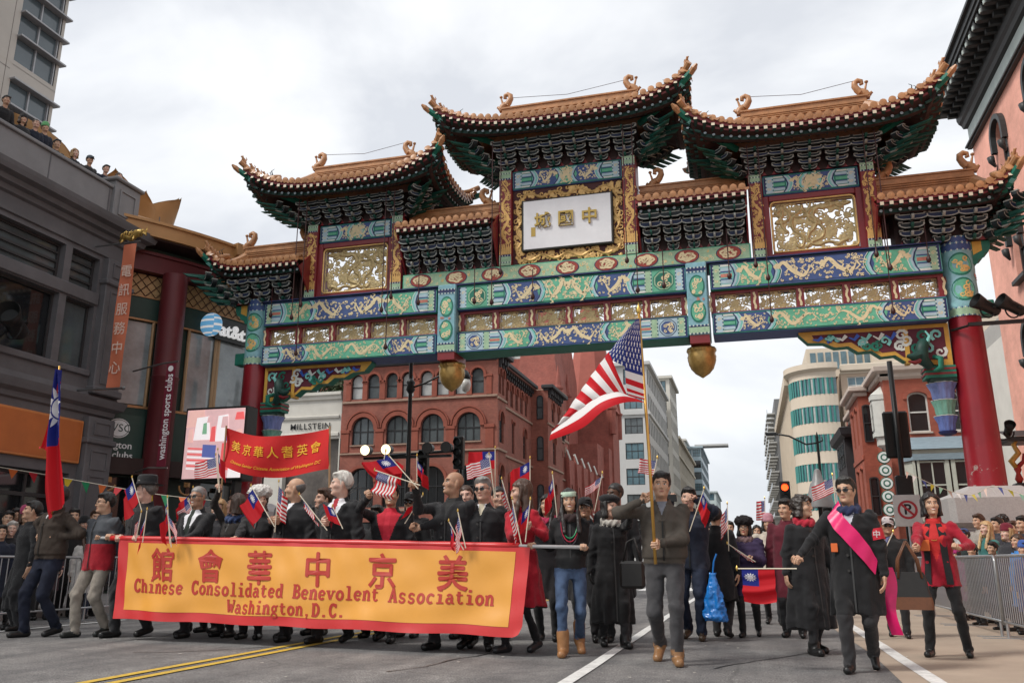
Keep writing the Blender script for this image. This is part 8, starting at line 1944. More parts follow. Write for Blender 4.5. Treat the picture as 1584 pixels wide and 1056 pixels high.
# ================================================================== FLAGS
def flag_mat(kind):
	n = 'flag_' + kind
	if n in MATS: return MATS[n]
	m, t, p = node_mat(n, .6); N = t.nodes.new; Lk = t.links.new
	uv = N('ShaderNodeUVMap'); sp = N('ShaderNodeSeparateXYZ'); Lk(uv.outputs[0], sp.inputs[0]); U, V = sp.outputs['X'], sp.outputs['Y']
	def mt(op, a, b=None, c=None):
		x = N('ShaderNodeMath'); x.operation = op
		for i, q in enumerate((a, b, c)):
			if q is None: continue
			if isinstance(q, (int, float)): x.inputs[i].default_value = q
			else: Lk(q, x.inputs[i])
		return x.outputs[0]
	def mix(f, a, b):
		x = N('ShaderNodeMix'); x.data_type = 'RGBA'; Lk(f, x.inputs['Factor'])
		for k, q in (('A', a), ('B', b)):
			if isinstance(q, tuple): x.inputs[k].default_value = (*q, 1)
			else: Lk(q, x.inputs[k])
		return x.outputs['Result']
	RED, WHT_, BLU = (.58, .014, .022), (.80, .79, .78), (.018, .035, .20)
	if kind == 'us':
		st = mt('MODULO', mt('FLOOR', mt('MULTIPLY', V, 13)), 2); base = mix(st, RED, WHT_)
		can = mt('MULTIPLY', mt('LESS_THAN', U, .4), mt('LESS_THAN', V, 7/13))
		stars = None
		for nx, ny, ox, oy in ((6, 5, 0, 0), (5, 4, 1/12, 1/10)):
			a = mt('SUBTRACT', mt('FRACT', mt('MULTIPLY', mt('SUBTRACT', mt('DIVIDE', U, .4), ox), 6)), .5); c = mt('SUBTRACT', mt('FRACT', mt('MULTIPLY', mt('SUBTRACT', mt('DIVIDE', V, 7/13), oy), 5)), .5)
			a = mt('MULTIPLY', a, 1.2)
			r = mt('SQRT', mt('ADD', mt('MULTIPLY', a, a), mt('MULTIPLY', c, c))); th = mt('ARCTAN2', a, mt('MULTIPLY', c, -1))
			lim = mt('ADD', .19, mt('MULTIPLY', mt('COSINE', mt('MULTIPLY', th, 5)), .075)); s = mt('LESS_THAN', r, lim)
			if ox: s = mt('MULTIPLY', s, mt('MULTIPLY', mt('MULTIPLY', mt('GREATER_THAN', U, .4/12), mt('LESS_THAN', U, .4*11/12)), mt('MULTIPLY', mt('GREATER_THAN', V, 7/130), mt('LESS_THAN', V, 7/13*.9))))
			stars = s if stars is None else mt('MAXIMUM', stars, s)
		colr = mix(can, base, mix(stars, BLU, WHT_))
	else:
		can = mt('MULTIPLY', mt('LESS_THAN', U, .5), mt('LESS_THAN', V, .5)); x = mt('MULTIPLY', mt('SUBTRACT', U, .25), 1.5); y = mt('SUBTRACT', V, .25)
		r = mt('SQRT', mt('ADD', mt('MULTIPLY', x, x), mt('MULTIPLY', y, y))); th = mt('ARCTAN2', x, y)
		tri = mt('ABSOLUTE', mt('SUBTRACT', mt('FRACT', mt('MULTIPLY', mt('ADD', th, 3.3), 12/6.2832)), .5))
		rays = mt('LESS_THAN', r, mt('SUBTRACT', .195, mt('MULTIPLY', tri, .19))); ring = mt('MULTIPLY', mt('GREATER_THAN', r, .094), mt('LESS_THAN', r, .108)); sun = mt('MULTIPLY', mt('MAXIMUM', rays, mt('LESS_THAN', r, .1)), mt('SUBTRACT', 1, ring))
		colr = mix(can, (.52, .010, .018), mix(sun, (.014, .022, .20), (.75, .75, .76)))
	Lk(colr, p.inputs['Base Color']); p.inputs['Specular IOR Level'].default_value = .25
	tr = N('ShaderNodeBsdfTranslucent'); Lk(colr, tr.inputs['Color']); ms = N('ShaderNodeMixShader'); ms.inputs[0].default_value = .3; o = t.nodes['Material Output']
	Lk(p.outputs[0], ms.inputs[1]); Lk(tr.outputs[0], ms.inputs[2]); Lk(ms.outputs[0], o.inputs['Surface'])
	return m
def cloth_mesh(name, patches, kind, parent):
	"""patches: list of (fn(u,v)->point, (u0,u1,v0,v1) flag coordinates, nu, nv)"""
	vs, fs, uvs = [], [], []
	for fn, (u0, u1, v0, v1), nu, nv in patches:
		o = len(vs)
		for j in range(nv + 1):
			for i in range(nu + 1): vs.append(tuple(fn(i/nu, j/nv))); uvs.append((u0 + (u1 - u0)*i/nu, v0 + (v1 - v0)*j/nv))
		fs += [(o + j*(nu+1) + i, o + j*(nu+1) + i + 1, o + (j+1)*(nu+1) + i + 1, o + (j+1)*(nu+1) + i) for j in range(nv) for i in range(nu)]
	me = bpy.data.meshes.new(name); me.from_pydata(vs, [], fs); me.materials.append(flag_mat(kind))
	l = me.uv_layers.new(name='UVMap'); idx = [0]*len(me.loops); me.loops.foreach_get('vertex_index', idx); l.data.foreach_set('uv', [c for i in idx for c in uvs[i]])
	me.polygons.foreach_set('use_smooth', [True]*len(fs)); return link(name, me, parent)
STICK = mat('flag_stick', (.62, .56, .44), .5); GTIP = mat('flag_gold_tip', (.6, .4, .1), .3, .7); HGRP = 'small hand flags waved by the marchers'
def hand_flag(label, kind, Y, tip, hand, fly, frac=.62, ripple=.035, folds=3.0, sag=.0, seed=0, dy=0, group=HGRP):
	"""tip, hand: ends of the stick; fly: where the upper free corner hangs (photo pixels at depth Y)"""
	T, Hn, Fl = onY(*tip, Y), onY(*hand, Y), onY(*fly, Y + dy); o = thing('hand_flag', label, 'flag', (0, 0, 0), 0, group)
	d = (Hn - T)
	def f(u, v):
		p = T + d*(v*frac + .03) + (Fl - T)*u; w = math.sin(u*folds*3.1 + v*1.3 + seed)*ripple*u + math.sin(u*folds*6.7 + seed*2 + v*2)*ripple*.4*u
		return (p.x + w*.25, p.y + w, p.z - sag*u*u - .02*math.sin(v*3.1)*u)
	cloth_mesh('cloth', [(f, (0, 1, 0, 1), 18, 12)], kind, o)
	b = MB(); b.tube([T - d.normalized()*.03, Hn + d.normalized()*.08], .006, 6); b.build('stick', STICK, o)
	b = MB(); b.lathe([(.002, -.02), (.011, 0), (.008, .015), (.001, .03)], tuple(T - d.normalized()*.03), 8); b.build('finial', GTIP, o); return o
HF = [('red flag with sun canton drooping by the fedora', 'roc', 9.5, (205, 741), (217, 782), (188, 770), .8, .05, 3),
 ('small striped flag hanging over the pole below the fedora', 'us', 9.2, (218, 795), (212, 826), (209, 818), .6, .03, 2), ('narrow red flag hanging over the banner below the fedora', 'roc', 9.15, (227, 791), (222, 828), (213, 842), .5, .03, 2),
 ('red flag with blue canton hanging between fedora and sunglasses', 'roc', 9.3, (259, 772), (262, 830), (252, 815), .5, .05, 3), ('striped flag tucked under the red one beside the fedora', 'us', 9.28, (259, 790), (264, 836), (275, 824), .45, .03, 2),
 ('red flag with blue corner spread behind the man in sunglasses', 'roc', 10.2, (299, 757), (305, 800), (270, 786), .45, .03, 3), ('striped flag below the red one behind the man in sunglasses', 'us', 10.15, (292, 775), (305, 806), (274, 792), .4, .03, 2),
 ('striped flag lifted in front of the bright screen', 'us', 9.9, (334, 706), (338, 752), (303, 714), .55, .03, 3), ('narrow red flag beside the striped flag before the screen', 'roc', 9.85, (337, 698), (339, 752), (347, 715), .55, .03, 2),
 ('red flag with white sun held by the person in white fur hat', 'roc', 9.3, (390, 754), (420, 806), (372, 783), .62, .03, 3), ('striped flag standing upright before the balding man', 'us', 9.25, (431, 748), (426, 812), (443, 768), .65, .03, 3),
 ('striped flag drooping below the white haired man', 'us', 9.2, (465, 767), (500, 812), (474, 790), .5, .03, 3), ('red sun flag held low by the white haired man', 'roc', 9.2, (516, 786), (526, 808), (497, 778), 1.2, .03, 3),
 ('red sun flag at the left of the raised cluster', 'roc', 8.95, (604, 707), (640, 748), (556, 715), .56, .04, 4), ('red sun flag on top of the raised cluster', 'roc', 9.0, (596, 701), (588, 740), (628, 722), .7, .04, 3), ('striped flag hanging from the raised cluster', 'us', 8.9, (583, 728), (640, 747), (574, 760), .56, .03, 3),
 ('triangular drooping red flag right of the raised cluster', 'roc', 9.7, (645, 708), (645, 760), (660, 735), .42, .05, 3), ('red sun flag low before the bald man', 'roc', 9.3, (652, 768), (632, 800), (634, 784), .6, .03, 2),
 ('narrow red flag hanging over the banner before the bald man', 'roc', 8.98, (696, 809), (712, 840), (698, 842), .3, .02, 2), ('striped flag hanging over the banner beside the narrow red one', 'us', 8.95, (709, 794), (718, 836), (703, 830), .6, .03, 3),
 ('red sun flag raised behind the striped one at centre right', 'roc', 10.2, (766, 696), (766, 760), (727, 697), .42, .03, 3), ('striped flag raised before the red one at centre right', 'us', 10.1, (757, 706), (764, 760), (719, 716), .45, .03, 4), ('striped flag slanting beside the scarlet coat', 'us', 9.7, (777, 744), (790, 790), (779, 766), .7, .05, 3),
 ('red sun flag with bleached fly above the scarlet coat', 'roc', 9.8, (820, 712), (820, 770), (788, 728), .5, .03, 3), ('striped flag furled in the scarlet coat woman\'s hands', 'us', 8.9, (793, 775), (804, 830), (788, 800), .75, .04, 3), ('red flag furled in the scarlet coat woman\'s hands', 'roc', 8.92, (820, 776), (814, 826), (800, 806), .7, .04, 3),
 ('red flag hanging beside the green headband', 'roc', 9.3, (855, 736), (862, 800), (844, 770), .4, .04, 3), ('small pale red flag raised before the church wall', 'us', 10.4, (931, 735), (922, 780), (908, 752), .35, .03, 3), ('striped flag behind the flag bearer\'s head', 'us', 9.6, (1016, 712), (1008, 748), (990, 708), .6, .03, 3),
 ('red sun flag slanting right of the man filming', 'roc', 10.6, (1088, 759), (1070, 812), (1098, 790), .45, .04, 3), ('striped flag upright before the purple parka', 'us', 11.6, (1125, 782), (1127, 842), (1114, 800), .55, .03, 3), ('striped flag rolled across the purple parka', 'us', 11.55, (1128, 842), (1160, 863), (1140, 852), .8, .02, 3),
 ('striped flag far behind the cream coat', 'us', 14.5, (1183, 773), (1184, 815), (1170, 774), .7, .03, 3), ('striped flag raised before the signal light', 'us', 11.5, (1288, 738), (1292, 775), (1256, 752), .6, .03, 3),
 ('red sun flag held out low by the sash wearer', 'roc', 8.3, (1145, 879), (1218, 879), (1148, 930), .7, .03, 4), ('striped flag held by the person in patriotic cap', 'us', 10.9, (1380, 826), (1360, 868), (1358, 836), .6, .03, 3)]
for i, t in enumerate(HF): hand_flag(t[0], t[1], t[2], t[3], t[4], t[5], *t[6:], seed=i)
# large flag of the bearer in the bomber jacket
BFG = thing('large_flag', 'large stars and stripes flag streaming from the tall golden pole', 'flag'); YP = 8.5
pt_ = lambda px, py, Y=YP: onY(px, py, Y)
b = MB(); b.tube([pt_(1014, 872, 8.42), pt_(1004, 700, 8.52), pt_(988, 484, 8.62)], .016, 10); b.build('pole', mat('gold_pole', (.55, .32, .08), .3, .7, .1), BFG, True)
b = MB(); b.lathe([(.004, -.03), (.022, 0), (.03, .03), (.012, .07), (.001, .12)], tuple(pt_(988, 484, 8.62)), 12); b.build('finial', GTIP, BFG, True)
def pat(c00, c10, c01, c11, bulge=0, wav=0, ph=0):
	def f(u, v):
		p = c00.lerp(c10, u).lerp(c01.lerp(c11, u), v); w = bulge*math.sin(math.pi*u)*math.sin(math.pi*min(1, v*.9 + .05)) + wav*math.sin(u*9 + v*2 + ph); return (p.x, p.y - w, p.z)
	return f
def curve(pts):
	P = [Vector(p) for p in pts]
	def f(t):
		x = t*(len(P) - 1); i = min(len(P) - 2, int(x)); k = x - i; a, b_, c, d = P[max(0, i-1)], P[i], P[i+1], P[min(len(P)-1, i+2)]
		return .5*((2*b_) + (c - a)*k + (2*a - 5*b_ + 4*c - d)*k*k + (3*b_ - a - 3*c + d)*k*k*k)
	return f
def ruled(c0, c1, wav=0, ph=0):
	return lambda u, v: (lambda p: (p.x, p.y - wav*math.sin(u*8 + v*5 + ph), p.z))(c0(u).lerp(c1(u), v))
# hoist strip beside the pole: stars above, stripes below
h0 = curve([pt_(989, 492, 8.6), pt_(993, 545, 8.58), pt_(996, 600, 8.55), pt_(997, 618, 8.54)]); h1 = curve([pt_(985, 494, 8.5), pt_(968, 540, 8.42), pt_(968, 590, 8.42), pt_(972, 612, 8.45)])
f1 = lambda u, v: (lambda p: tuple(p))(h0(v).lerp(h1(v), u))
# the streaming body: stripes run down from the canton's edge to the lower fold
t0 = curve([pt_(985, 494, 8.5), pt_(955, 528, 8.4), pt_(925, 566, 8.35), pt_(893, 612, 8.4), pt_(855, 668, 8.5)])      # upper edge of the flag
l0 = curve([pt_(972, 612, 8.45), pt_(955, 606, 8.3), pt_(925, 614, 8.26), pt_(893, 636, 8.32), pt_(856, 664, 8.5)])     # fold line
mid = curve([pt_(966, 552, 8.38), pt_(944, 552, 8.3), pt_(920, 574, 8.28), pt_(892, 614, 8.36), pt_(856, 664, 8.5)])
f2a = lambda u, v: tuple(t0(u).lerp(mid(u), v));
l1 = curve([pt_(997, 622, 8.54), pt_(968, 622, 8.2), pt_(935, 634, 8.12), pt_(900, 662, 8.2), pt_(850, 681, 8.42)])
me_ = []
def fan(u, v):                                                      # stripes fan out below the canton
	return tuple(t0(.28 + .72*u).lerp(l0(.06 + .94*u), v))
big = cloth_mesh('cloth', [(f1, (0, .33, 0, 1), 8, 26), (lambda u, v: tuple(h1(.0 + .5*v).lerp(t0(.12 + .30*v*1.0 if v < 1 else .42), u*.98) + Vector((0, -.02*math.sin(u*3), 0))), (.05, .38, .02, .5), 10, 12),
	(lambda u, v: (lambda a, c: (a.lerp(c, v).x, a.lerp(c, v).y - .05*math.sin(math.pi*v) - .012*math.sin(u*40), a.lerp(c, v).z))(t0(.36 + .64*u), l0(.04 + .96*u)), (.45, .45, 0, 1), 48, 12)], 'us', BFG)
# recompute the streaming body's print: stripes follow the drop of the cloth
me = big.data
nv0 = 9*27 + 11*13; uvl = me.uv_layers[0].data; lv = [0]*len(me.loops); me.loops.foreach_get('vertex_index', lv)
for li, vi in enumerate(lv):
	if vi >= nv0:
		j, i = divmod(vi - nv0, 49); uvl[li].uv = (.45 + .5*j/12, (10.999*i/48 + .0)/13 + .0/13)
cloth_mesh('lower_fold', [(lambda u, v: (lambda p: (p.x, p.y - .04*math.sin(math.pi*v), p.z))(l0(u).lerp(l1(u), v)), (.42, 1, 11/13 + .001, .999), 40, 8)], 'us', BFG)
# tall flag of the bearer at far left, hanging limp
LFG = thing('tall_limp_flag', 'tall red flag with blue sun canton hanging limp at far left', 'flag')
b = MB(); b.tube([onY(78, 835, 9.45), onY(92, 566, 9.5)], .014, 8); b.build('pole', mat('gold_pole', (.55, .32, .08)), LFG, True)
a0 = curve([onY(91, 572, 9.42), onY(82, 630, 9.36), onY(70, 690, 9.33), onY(68, 750, 9.33), onY(73, 803, 9.36)]); a1 = curve([onY(93, 572, 9.45), onY(97, 640, 9.4), onY(98, 700, 9.38), onY(102, 776, 9.36)]); a2 = curve([onY(90, 590, 9.36), onY(76, 640, 9.34), onY(62, 690, 9.34), onY(59, 690, 9.36)])
def lf(u, v):
	p = a1(v).lerp(a0(v), u); return (p.x + .012*math.sin(v*9 + u*4), p.y - .05*math.sin(u*9.5 + v*2) - .02*math.sin(u*17 + v*4), p.z)
big = cloth_mesh('cloth', [(lf, (0, 1, 0, 1), 20, 40)], 'roc', LFG)
me = big.data; uvl = me.uv_layers[0].data; lv = [0]*len(me.loops); me.loops.foreach_get('vertex_index', lv)
for li, vi in enumerate(lv):
	j, i = divmod(vi, 21); uvl[li].uv = (.03 + .93*(j/40)*(1 - .15*(1 - j/40)), .06 + .40*i/20 if j < 22 else .3 + .6*i/20)
def lf2(u, v):
	p = a0(.08 + .45*v).lerp(a2(v), u); return (p.x, p.y + .03 - .02*math.sin(u*5 + v*3), p.z)
cloth_mesh('side_fold', [(lf2, (.95, .7, .6, .98), 10, 24)], 'roc', LFG)
# ================================================================== STEEL BARRIERS
STEEL = mat('galvanised_steel', (.38, .39, .40), .38, .75, .15, 8)
b = MB(); b.tube([(0, 0, .2), (0, 0, .98)], .008, 6, 0, False); BAR = b.mesh('bar', STEEL, True)
def barrier(label, x, y0, length, n, grp, foot=True):
	o = thing('crowd_barrier', label, 'barrier', (x, y0, 0), R(90), grp)
	b = MB(); b.tube([(.0, 0, .16), (0, 0, .96), (.06, 0, 1.02), (length - .06, 0, 1.02), (length, 0, .96), (length, 0, .16)], .019, 8); b.tube([(0, 0, .2), (length, 0, .2)], .016, 8); b.build('frame', STEEL, o, True)
	for k in range(n): link('bar', BAR, o, (length*(k + 1)/(n + 1), 0, .02))
	for e in (.12, length - .12):
		b = MB(); b.box(e - .03, e + .03, -.3, .3, .0, .012); b.tube([(e, 0, .01), (e, 0, .2)], .019, 8); b.build('foot', STEEL, o)
for k in range(3): barrier('steel crowd barrier along the left kerb, %s' % ('nearest', 'behind the flag carrier', 'beside the fleece boy')[k], -10.85, 7.6 + 2.32*k, 2.26, 17, 'steel barriers along the left kerb')
for k in range(4): barrier('steel crowd barrier on the right, %s' % ('at the picture edge', 'second from the picture edge', 'behind the red jacket', 'farthest back')[k], 3.08, 10.4 + 2.32*k, 2.26, 24, 'steel barriers on the right')
# ================================================================== STREET FURNITURE
BLKM = mat('black_cast_iron', (.016, .017, .017), .4, .2, .2, 8)
def pole_thing(name, label, cat, px, py, Y, ztop, r=.09, group=None):
	p = onY(px, py, Y); o = thing(name, label, cat, (p.x, Y, 0), 0, group); b = MB(); b.lathe([(r*2.2, 0), (r*2.2, .3), (r*1.6, .4), (r*1.4, .9), (r, 1.1), (r*.7, ztop), (r*.9, ztop + .05), (.01, ztop + .3)], (0, 0, 0), 14); b.build('post', BLKM, o, 50); return o
lp = pole_thing('street_lamp', 'black cast iron street lamp post with curved arm before the brick windows', 'street lamp', 635, 600, 26, 7.4)
b = MB(); b.tube([(0, 0, 6.6), (.5, 0, 6.75), (1.1, 0, 7.0), (1.7, 0, 7.15), (1.95, 0, 7.05)], .035, 8); b.lathe([(.05, 6.4), (.16, 6.55), (.12, 6.7), (.16, 6.8), (.06, 6.95)], (0, 0, 0), 12); b.build('arm', BLKM, lp, True)
b = MB(); b.lathe([(.05, 7.1), (.13, 6.95), (.16, 6.85), (.14, 6.8)], (1.97, 0, 0), 14); b.build('hood', BLKM, lp, True)
b = MB(); b.lathe([(.135, 6.8), (.17, 6.62), (.12, 6.42), (.02, 6.36)], (1.97, 0, 0), 14); b.build('globe', mat('lamp_globe', (.65, .65, .62), .3), lp, True)
b = MB(); b.box(-1.6, 1.5, -.05, .05, 4.25, 4.33); b.build('truss_bar', BLKM, lp)
for k, x in enumerate((-1.45, -.7, .75, 1.4)):
	b = MB(); b.lathe([(.10, -.22), (.14, -.18), (.16, .1), (.19, .16), (.18, .17)], (0, 0, 0), 14, 0); b.add([(.17*math.cos(i*.45), .17*math.sin(i*.45), .172) for i in range(14)], [range(14)], 1)
	o = b.build('stage_light', [BLKM, mat('lit_lens', (1, .8, .5), .3, emit=1.1) if k < 2 else mat('unlit_lens', (.05, .05, .05), .1)], lp, 40); o.location = (x, -.1, 4.55); o.rotation_euler = (R(95), 0, 0)
def signal(name, label, px, py, Y, lit=False, arm=None, post=True, group=None, size=1.0, lens='red'):
	p = onY(px, py, Y); o = thing(name, label, 'traffic light', (p.x, Y, 0), 0, group); z = p.z; b = MB()
	b.bbox(-.17*size, .17*size, -.12, .14, z - .55*size, z + .55*size, .03)
	b.build('housing', BLKM, o)
	for k in (-1, 0, 1):
		b = MB(); b.tube([(0, -.12, z + .34*k*size), (0, -.3, z + .34*k*size)], .125*size, 12, 0, False); b.add([(.11*size*math.cos(i*.5), -.125, z + .34*k*size + .11*size*math.sin(i*.5)) for i in range(13)], [range(13)], 1 if (lit and k == 1) else 2)
		b.build('lens', [BLKM, mat('red_light', (1.0, .06, .01), .4, emit=2.2), mat('dark_light', (.02, .02, .02), .3)], o)
	if post: b = MB(); b.tube([(.0, .25, 0), (0, .25, z + .6)], .07, 10); b.tube([(0, .25, z), (0, .1, z)], .04, 6); b.build('post', BLKM, o, True)
	if arm: b = MB(); b.tube([(0, .1, z + .1), (arm, .1, z)], .05, 8); b.build('arm', BLKM, o, True)
	return o
signal('traffic_light', 'black traffic light on long arm before the big arched windows', 710, 700, 27, arm=-2.6); signal('traffic_light', 'black traffic light housing at the arm end beside the lamp post', 655, 720, 27, post=False)
signal('traffic_light', 'red traffic light left of the laughing woman\'s head', 1215, 770, 34, True, size=1.15); signal('traffic_light', 'red traffic light beside the sash wearer\'s head', 1278, 768, 34, True, size=1.0)
bs = thing('signal_backplate_post', 'black post with tall signal backplate before the brick house', 'traffic light', (*onY(1392, 700, 26)[:2], 0)); b = MB(); b.tube([(0, 0, 0), (0, 0, 6.6)], .075, 10); b.build('post', BLKM, bs, True)
b = MB(); b.bbox(-.34, .34, .1, .2, 3.8, 5.15, .05); b.bbox(-.2, .2, .2, .4, 3.9, 5.05, .04); b.build('backplate', BLKM, bs)
b = MB(); b.bbox(-.2, .24, -.1, .2, 2.55, 3.3, .04); b.build('pedestrian_signal', BLKM, bs)
ns = thing('no_parking_sign', 'white square no parking sign with red ring beside the red jacket', 'sign', (*onY(1404, 790, 24)[:2], 0)); p = onY(1404, 788, 24)
b = MB(); b.bbox(-.33, .33, -.02, .02, p.z - .42, p.z + .38, .01, 0); b.add([(.24*math.cos(i*.2618), -.026, p.z + .24*math.sin(i*.2618)) for i in range(24)] + [(.18*math.cos(i*.2618), -.026, p.z + .18*math.sin(i*.2618)) for i in range(24)], [(i, (i + 1) % 24, (i + 1) % 24 + 24, i + 24) for i in range(24)], 1)
vs, fs = TX['P']; b.add([(v[0]*.36, -.023, p.z + v[2]*.36) for v in vs], fs, 2); b.add([(-.15, -.03, p.z + .11), (-.11, -.03, p.z + .15), (.15, -.03, p.z - .11), (.11, -.03, p.z - .15)], [(3, 2, 1, 0)], 1); b.build('plate', [mat('sign_face', (.55, .55, .54), .4), mat('sign_red', (.4, .02, .03), .4), BLKM], ns)
b = MB(); b.tube([(0, .04, 0), (0, .04, p.z + .3)], .03, 8); b.build('post', STEEL, ns)
l2 = pole_thing('street_lamp', 'black street lamp with long curved arm before the cream building', 'street lamp', 1268, 720, 40, 6.3, .08)
b = MB(); b.tube([(0, 0, 6.1), (-.5, 0, 6.05), (-1.2, 0, 6.45), (-1.9, 0, 6.6)], .04, 8); b.tube([(0, 0, 6.1), (.22, 0, 6.2), (.2, 0, 6.35)], .035, 6); b.bbox(-2.2, -1.7, -.1, .1, 6.5, 6.64, .03); b.build('arm', BLKM, l2, True)
kk = thing('kiosk_lamp_hood', 'pale conical lamp hood beside the raised striped flag', 'street lamp', (*onY(1266, 752, 33)[:2], 0)); p = onY(1266, 752, 33); b = MB(); b.lathe([(.5, p.z - .75), (.48, p.z - .6), (.28, p.z + .1), (.2, p.z + .2), (.1, p.z + .6), (.01, p.z + .65)], (0, 0, 0), 14); b.build('hood', mat('lamp_hood', (.2, .2, .2), .4), kk, 40); b = MB(); b.tube([(0, 0, 0), (0, 0, p.z - .6)], .08, 8); b.build('post', BLKM, kk)
# stage lights clamped to the right column and at the left shop
def spot(par, loc, rot, s=1.0):
	b = MB(); b.lathe([(.09, -.3), (.13, -.26), (.135, .1), (.15, .12), (.19, .32), (.185, .33), (.12, .2)], (0, 0, 0), 18); b.box(-.02, .02, -.17, .17, -.12, -.06); o = b.build('spotlight', BLKM, par, 40); o.location = loc; o.rotation_euler = rot; o.scale = (s, s, s)
	b = MB(); b.tube([(loc[0] + .16*s*math.cos(a*.39), loc[1], loc[2] - .05 - .22*s*math.sin(a*.39)) for a in range(9)], .018, 6); b.build('yoke', BLKM, par)
p = onY(1505, 500, 20.3); sl_ = thing('column_stage_lights', 'pair of black stage lights on a bar beside the right red column', 'stage lights', (0, 0, 0))
b = MB(); b.box(p.x - .1, p.x + 2.2, 20.25, 20.33, 6.06, 6.14); b.tube([(p.x, 20.29, 6.1), (p.x - .35, 20.75, 6.1)], .03, 6); b.build('bar', BLKM, sl_)
for px, py in ((1527, 474), (1566, 474)): c = onY(px, py, 20.2); spot(sl_, tuple(c), (R(20), R(-62), 0), .95)
c = onY(1553, 668, 21.5); s3 = thing('small_wall_spots', 'small black spotlights on a short bar low beside the right column', 'stage lights'); b = MB(); b.box(c.x - .35, c.x + .3, c.y, c.y + .05, c.z - .2, c.z - .15); b.build('bar', BLKM, s3); spot(s3, (c.x - .25, c.y, c.z), (R(60), 0, 0), .5); spot(s3, (c.x + .1, c.y, c.z + .05), (R(60), 0, 0), .65)
c = onX(22, 500, -16.0); s4 = thing('shop_window_spot', 'large black stage light before the grey building window', 'stage lights'); spot(s4, tuple(c), (R(60), R(50), 0), 1.5); b = MB(); b.tube([tuple(c), (c.x - .6, c.y, c.z - .5)], .03, 6); b.build('bracket', BLKM, s4)
# LED screen
sx0, sx1, sz0, sz1 = -14.15, -12.42, 3.02, 4.82; scr = thing('video_screen', 'bright video screen on a black cabinet left of the red column', 'screen', (0, 19, 0)); b = MB(); b.bbox(sx0 - .06, sx1 + .06, 0, .5, sz0 - .06, sz1 + .06, .02); b.box(sx0 + .2, sx0 + .3, .1, .4, .1, sz0); b.box(sx1 - .3, sx1 - .2, .1, .4, .1, sz0); b.build('cabinet', BLKM, scr)
b = MB(); SM = [mat('screen_%d' % i, c, .5, emit=.34) for i, c in enumerate(((.66, .42, .42), (.75, .12, .12), (.10, .13, .35), (.85, .8, .8), (.75, .45, .4), (.2, .4, .25)))]
b.pxz([(sx0, sz0), (sx1, sz0), (sx1, sz1), (sx0, sz1)], -.004, 0); rg = rng(8)
for k in range(8): z = sz0 + .25 + .075*k; b.pxz([(sx0 + .1, z), (sx0 + .95, z - .06), (sx0 + .95, z - .02), (sx0 + .1, z + .04)], -.008, 1 if k % 2 else 3)
b.pxz([(sx0 + .55, sz0 + .55), (sx0 + .95, sz0 + .52), (sx0 + .95, sz0 + .85), (sx0 + .55, sz0 + .88)], -.011, 2); b.pxz([(sx0 + 1.1, sz0 + .2), (sx0 + 1.35, sz0 + .2), (sx0 + 1.3, sz0 + .9), (sx0 + 1.12, sz0 + .9)], -.008, 1)
for x, z, w, h_, m_ in ((.0, 1.35, .6, .45, 4), (.25, 1.0, .5, .62, 3), (.9, .95, .4, .7, 3), (1.45, 1.5, .28, .2, 1), (1.05, 1.3, .22, .3, 0), (1.35, .0, .38, .85, 3), (.75, .95, .16, .4, 1), (.5, 1.15, .14, .3, 5), (1.2, .95, .12, .3, 2), (.08, .95, .16, .35, 4), (.62, 1.45, .2, .16, 0), (1.5, .9, .2, .35, 4)): b.pxz([(sx0 + x, sz0 + z), (sx0 + x + w, sz0 + z), (sx0 + x + w*.85, sz0 + min(1.79, z + h_)), (sx0 + x + w*.12, sz0 + min(1.79, z + h_*.95))], -.012, m_)
b.build('picture', SM, scr)
# pennant strings
def bunting(label, pts, n, seed, mix_, size=.2):
	o = thing('pennant_string', label, 'bunting'); c = curve(pts); b = MB(); b.tube([c(i/24) for i in range(25)], .006, 4, 0, False); b.build('cord', mat('pennant_cord', (.55, .5, .4), .7), o); rg = rng(seed)
	for k in range(n):
		p, p2 = c((k + .2)/n), c((k + .7)/n); m_ = p.lerp(p2, .5) + Vector((rg.uniform(-.08, .08), rg.uniform(-.1, .1), -size*rg.uniform(.8, 1.1))); b = MB(); b.add([p, p2, m_], [(0, 1, 2)])
		q = mix_[k % len(mix_)]; b.build('pennant', mat('pennant_%d_%d' % (seed, k % len(mix_)), q, .6), o)
PC = [(.62, .42, .03), (.02, .22, .09), (.6, .13, .03), (.5, .02, .03), (.03, .09, .4)]
bunting('string of coloured pennants across the left shop fronts', [onY(-40, 716, 13.5), onY(60, 732, 13.0), onY(160, 750, 12.7), onY(250, 765, 12.7), onY(345, 775, 13)], 15, 3, PC, .2)
bunting('string of pale pennants from the signal post to the granite plinth', [onY(1400, 728, 19.5), onY(1450, 752, 19.6), onY(1500, 765, 19.6), onY(1540, 752, 19.4), onY(1600, 772, 19.0)], 16, 4, [(.6, .42, .35), (.62, .6, .58), (.1, .12, .35), (.45, .35, .03), (.2, .35, .25)], .16)
# ================================================================== THINGS CARRIED AND WORN
def wear(P, name, bld, mats, smooth=True): return bld.build(name, mats, P['root'], smooth)
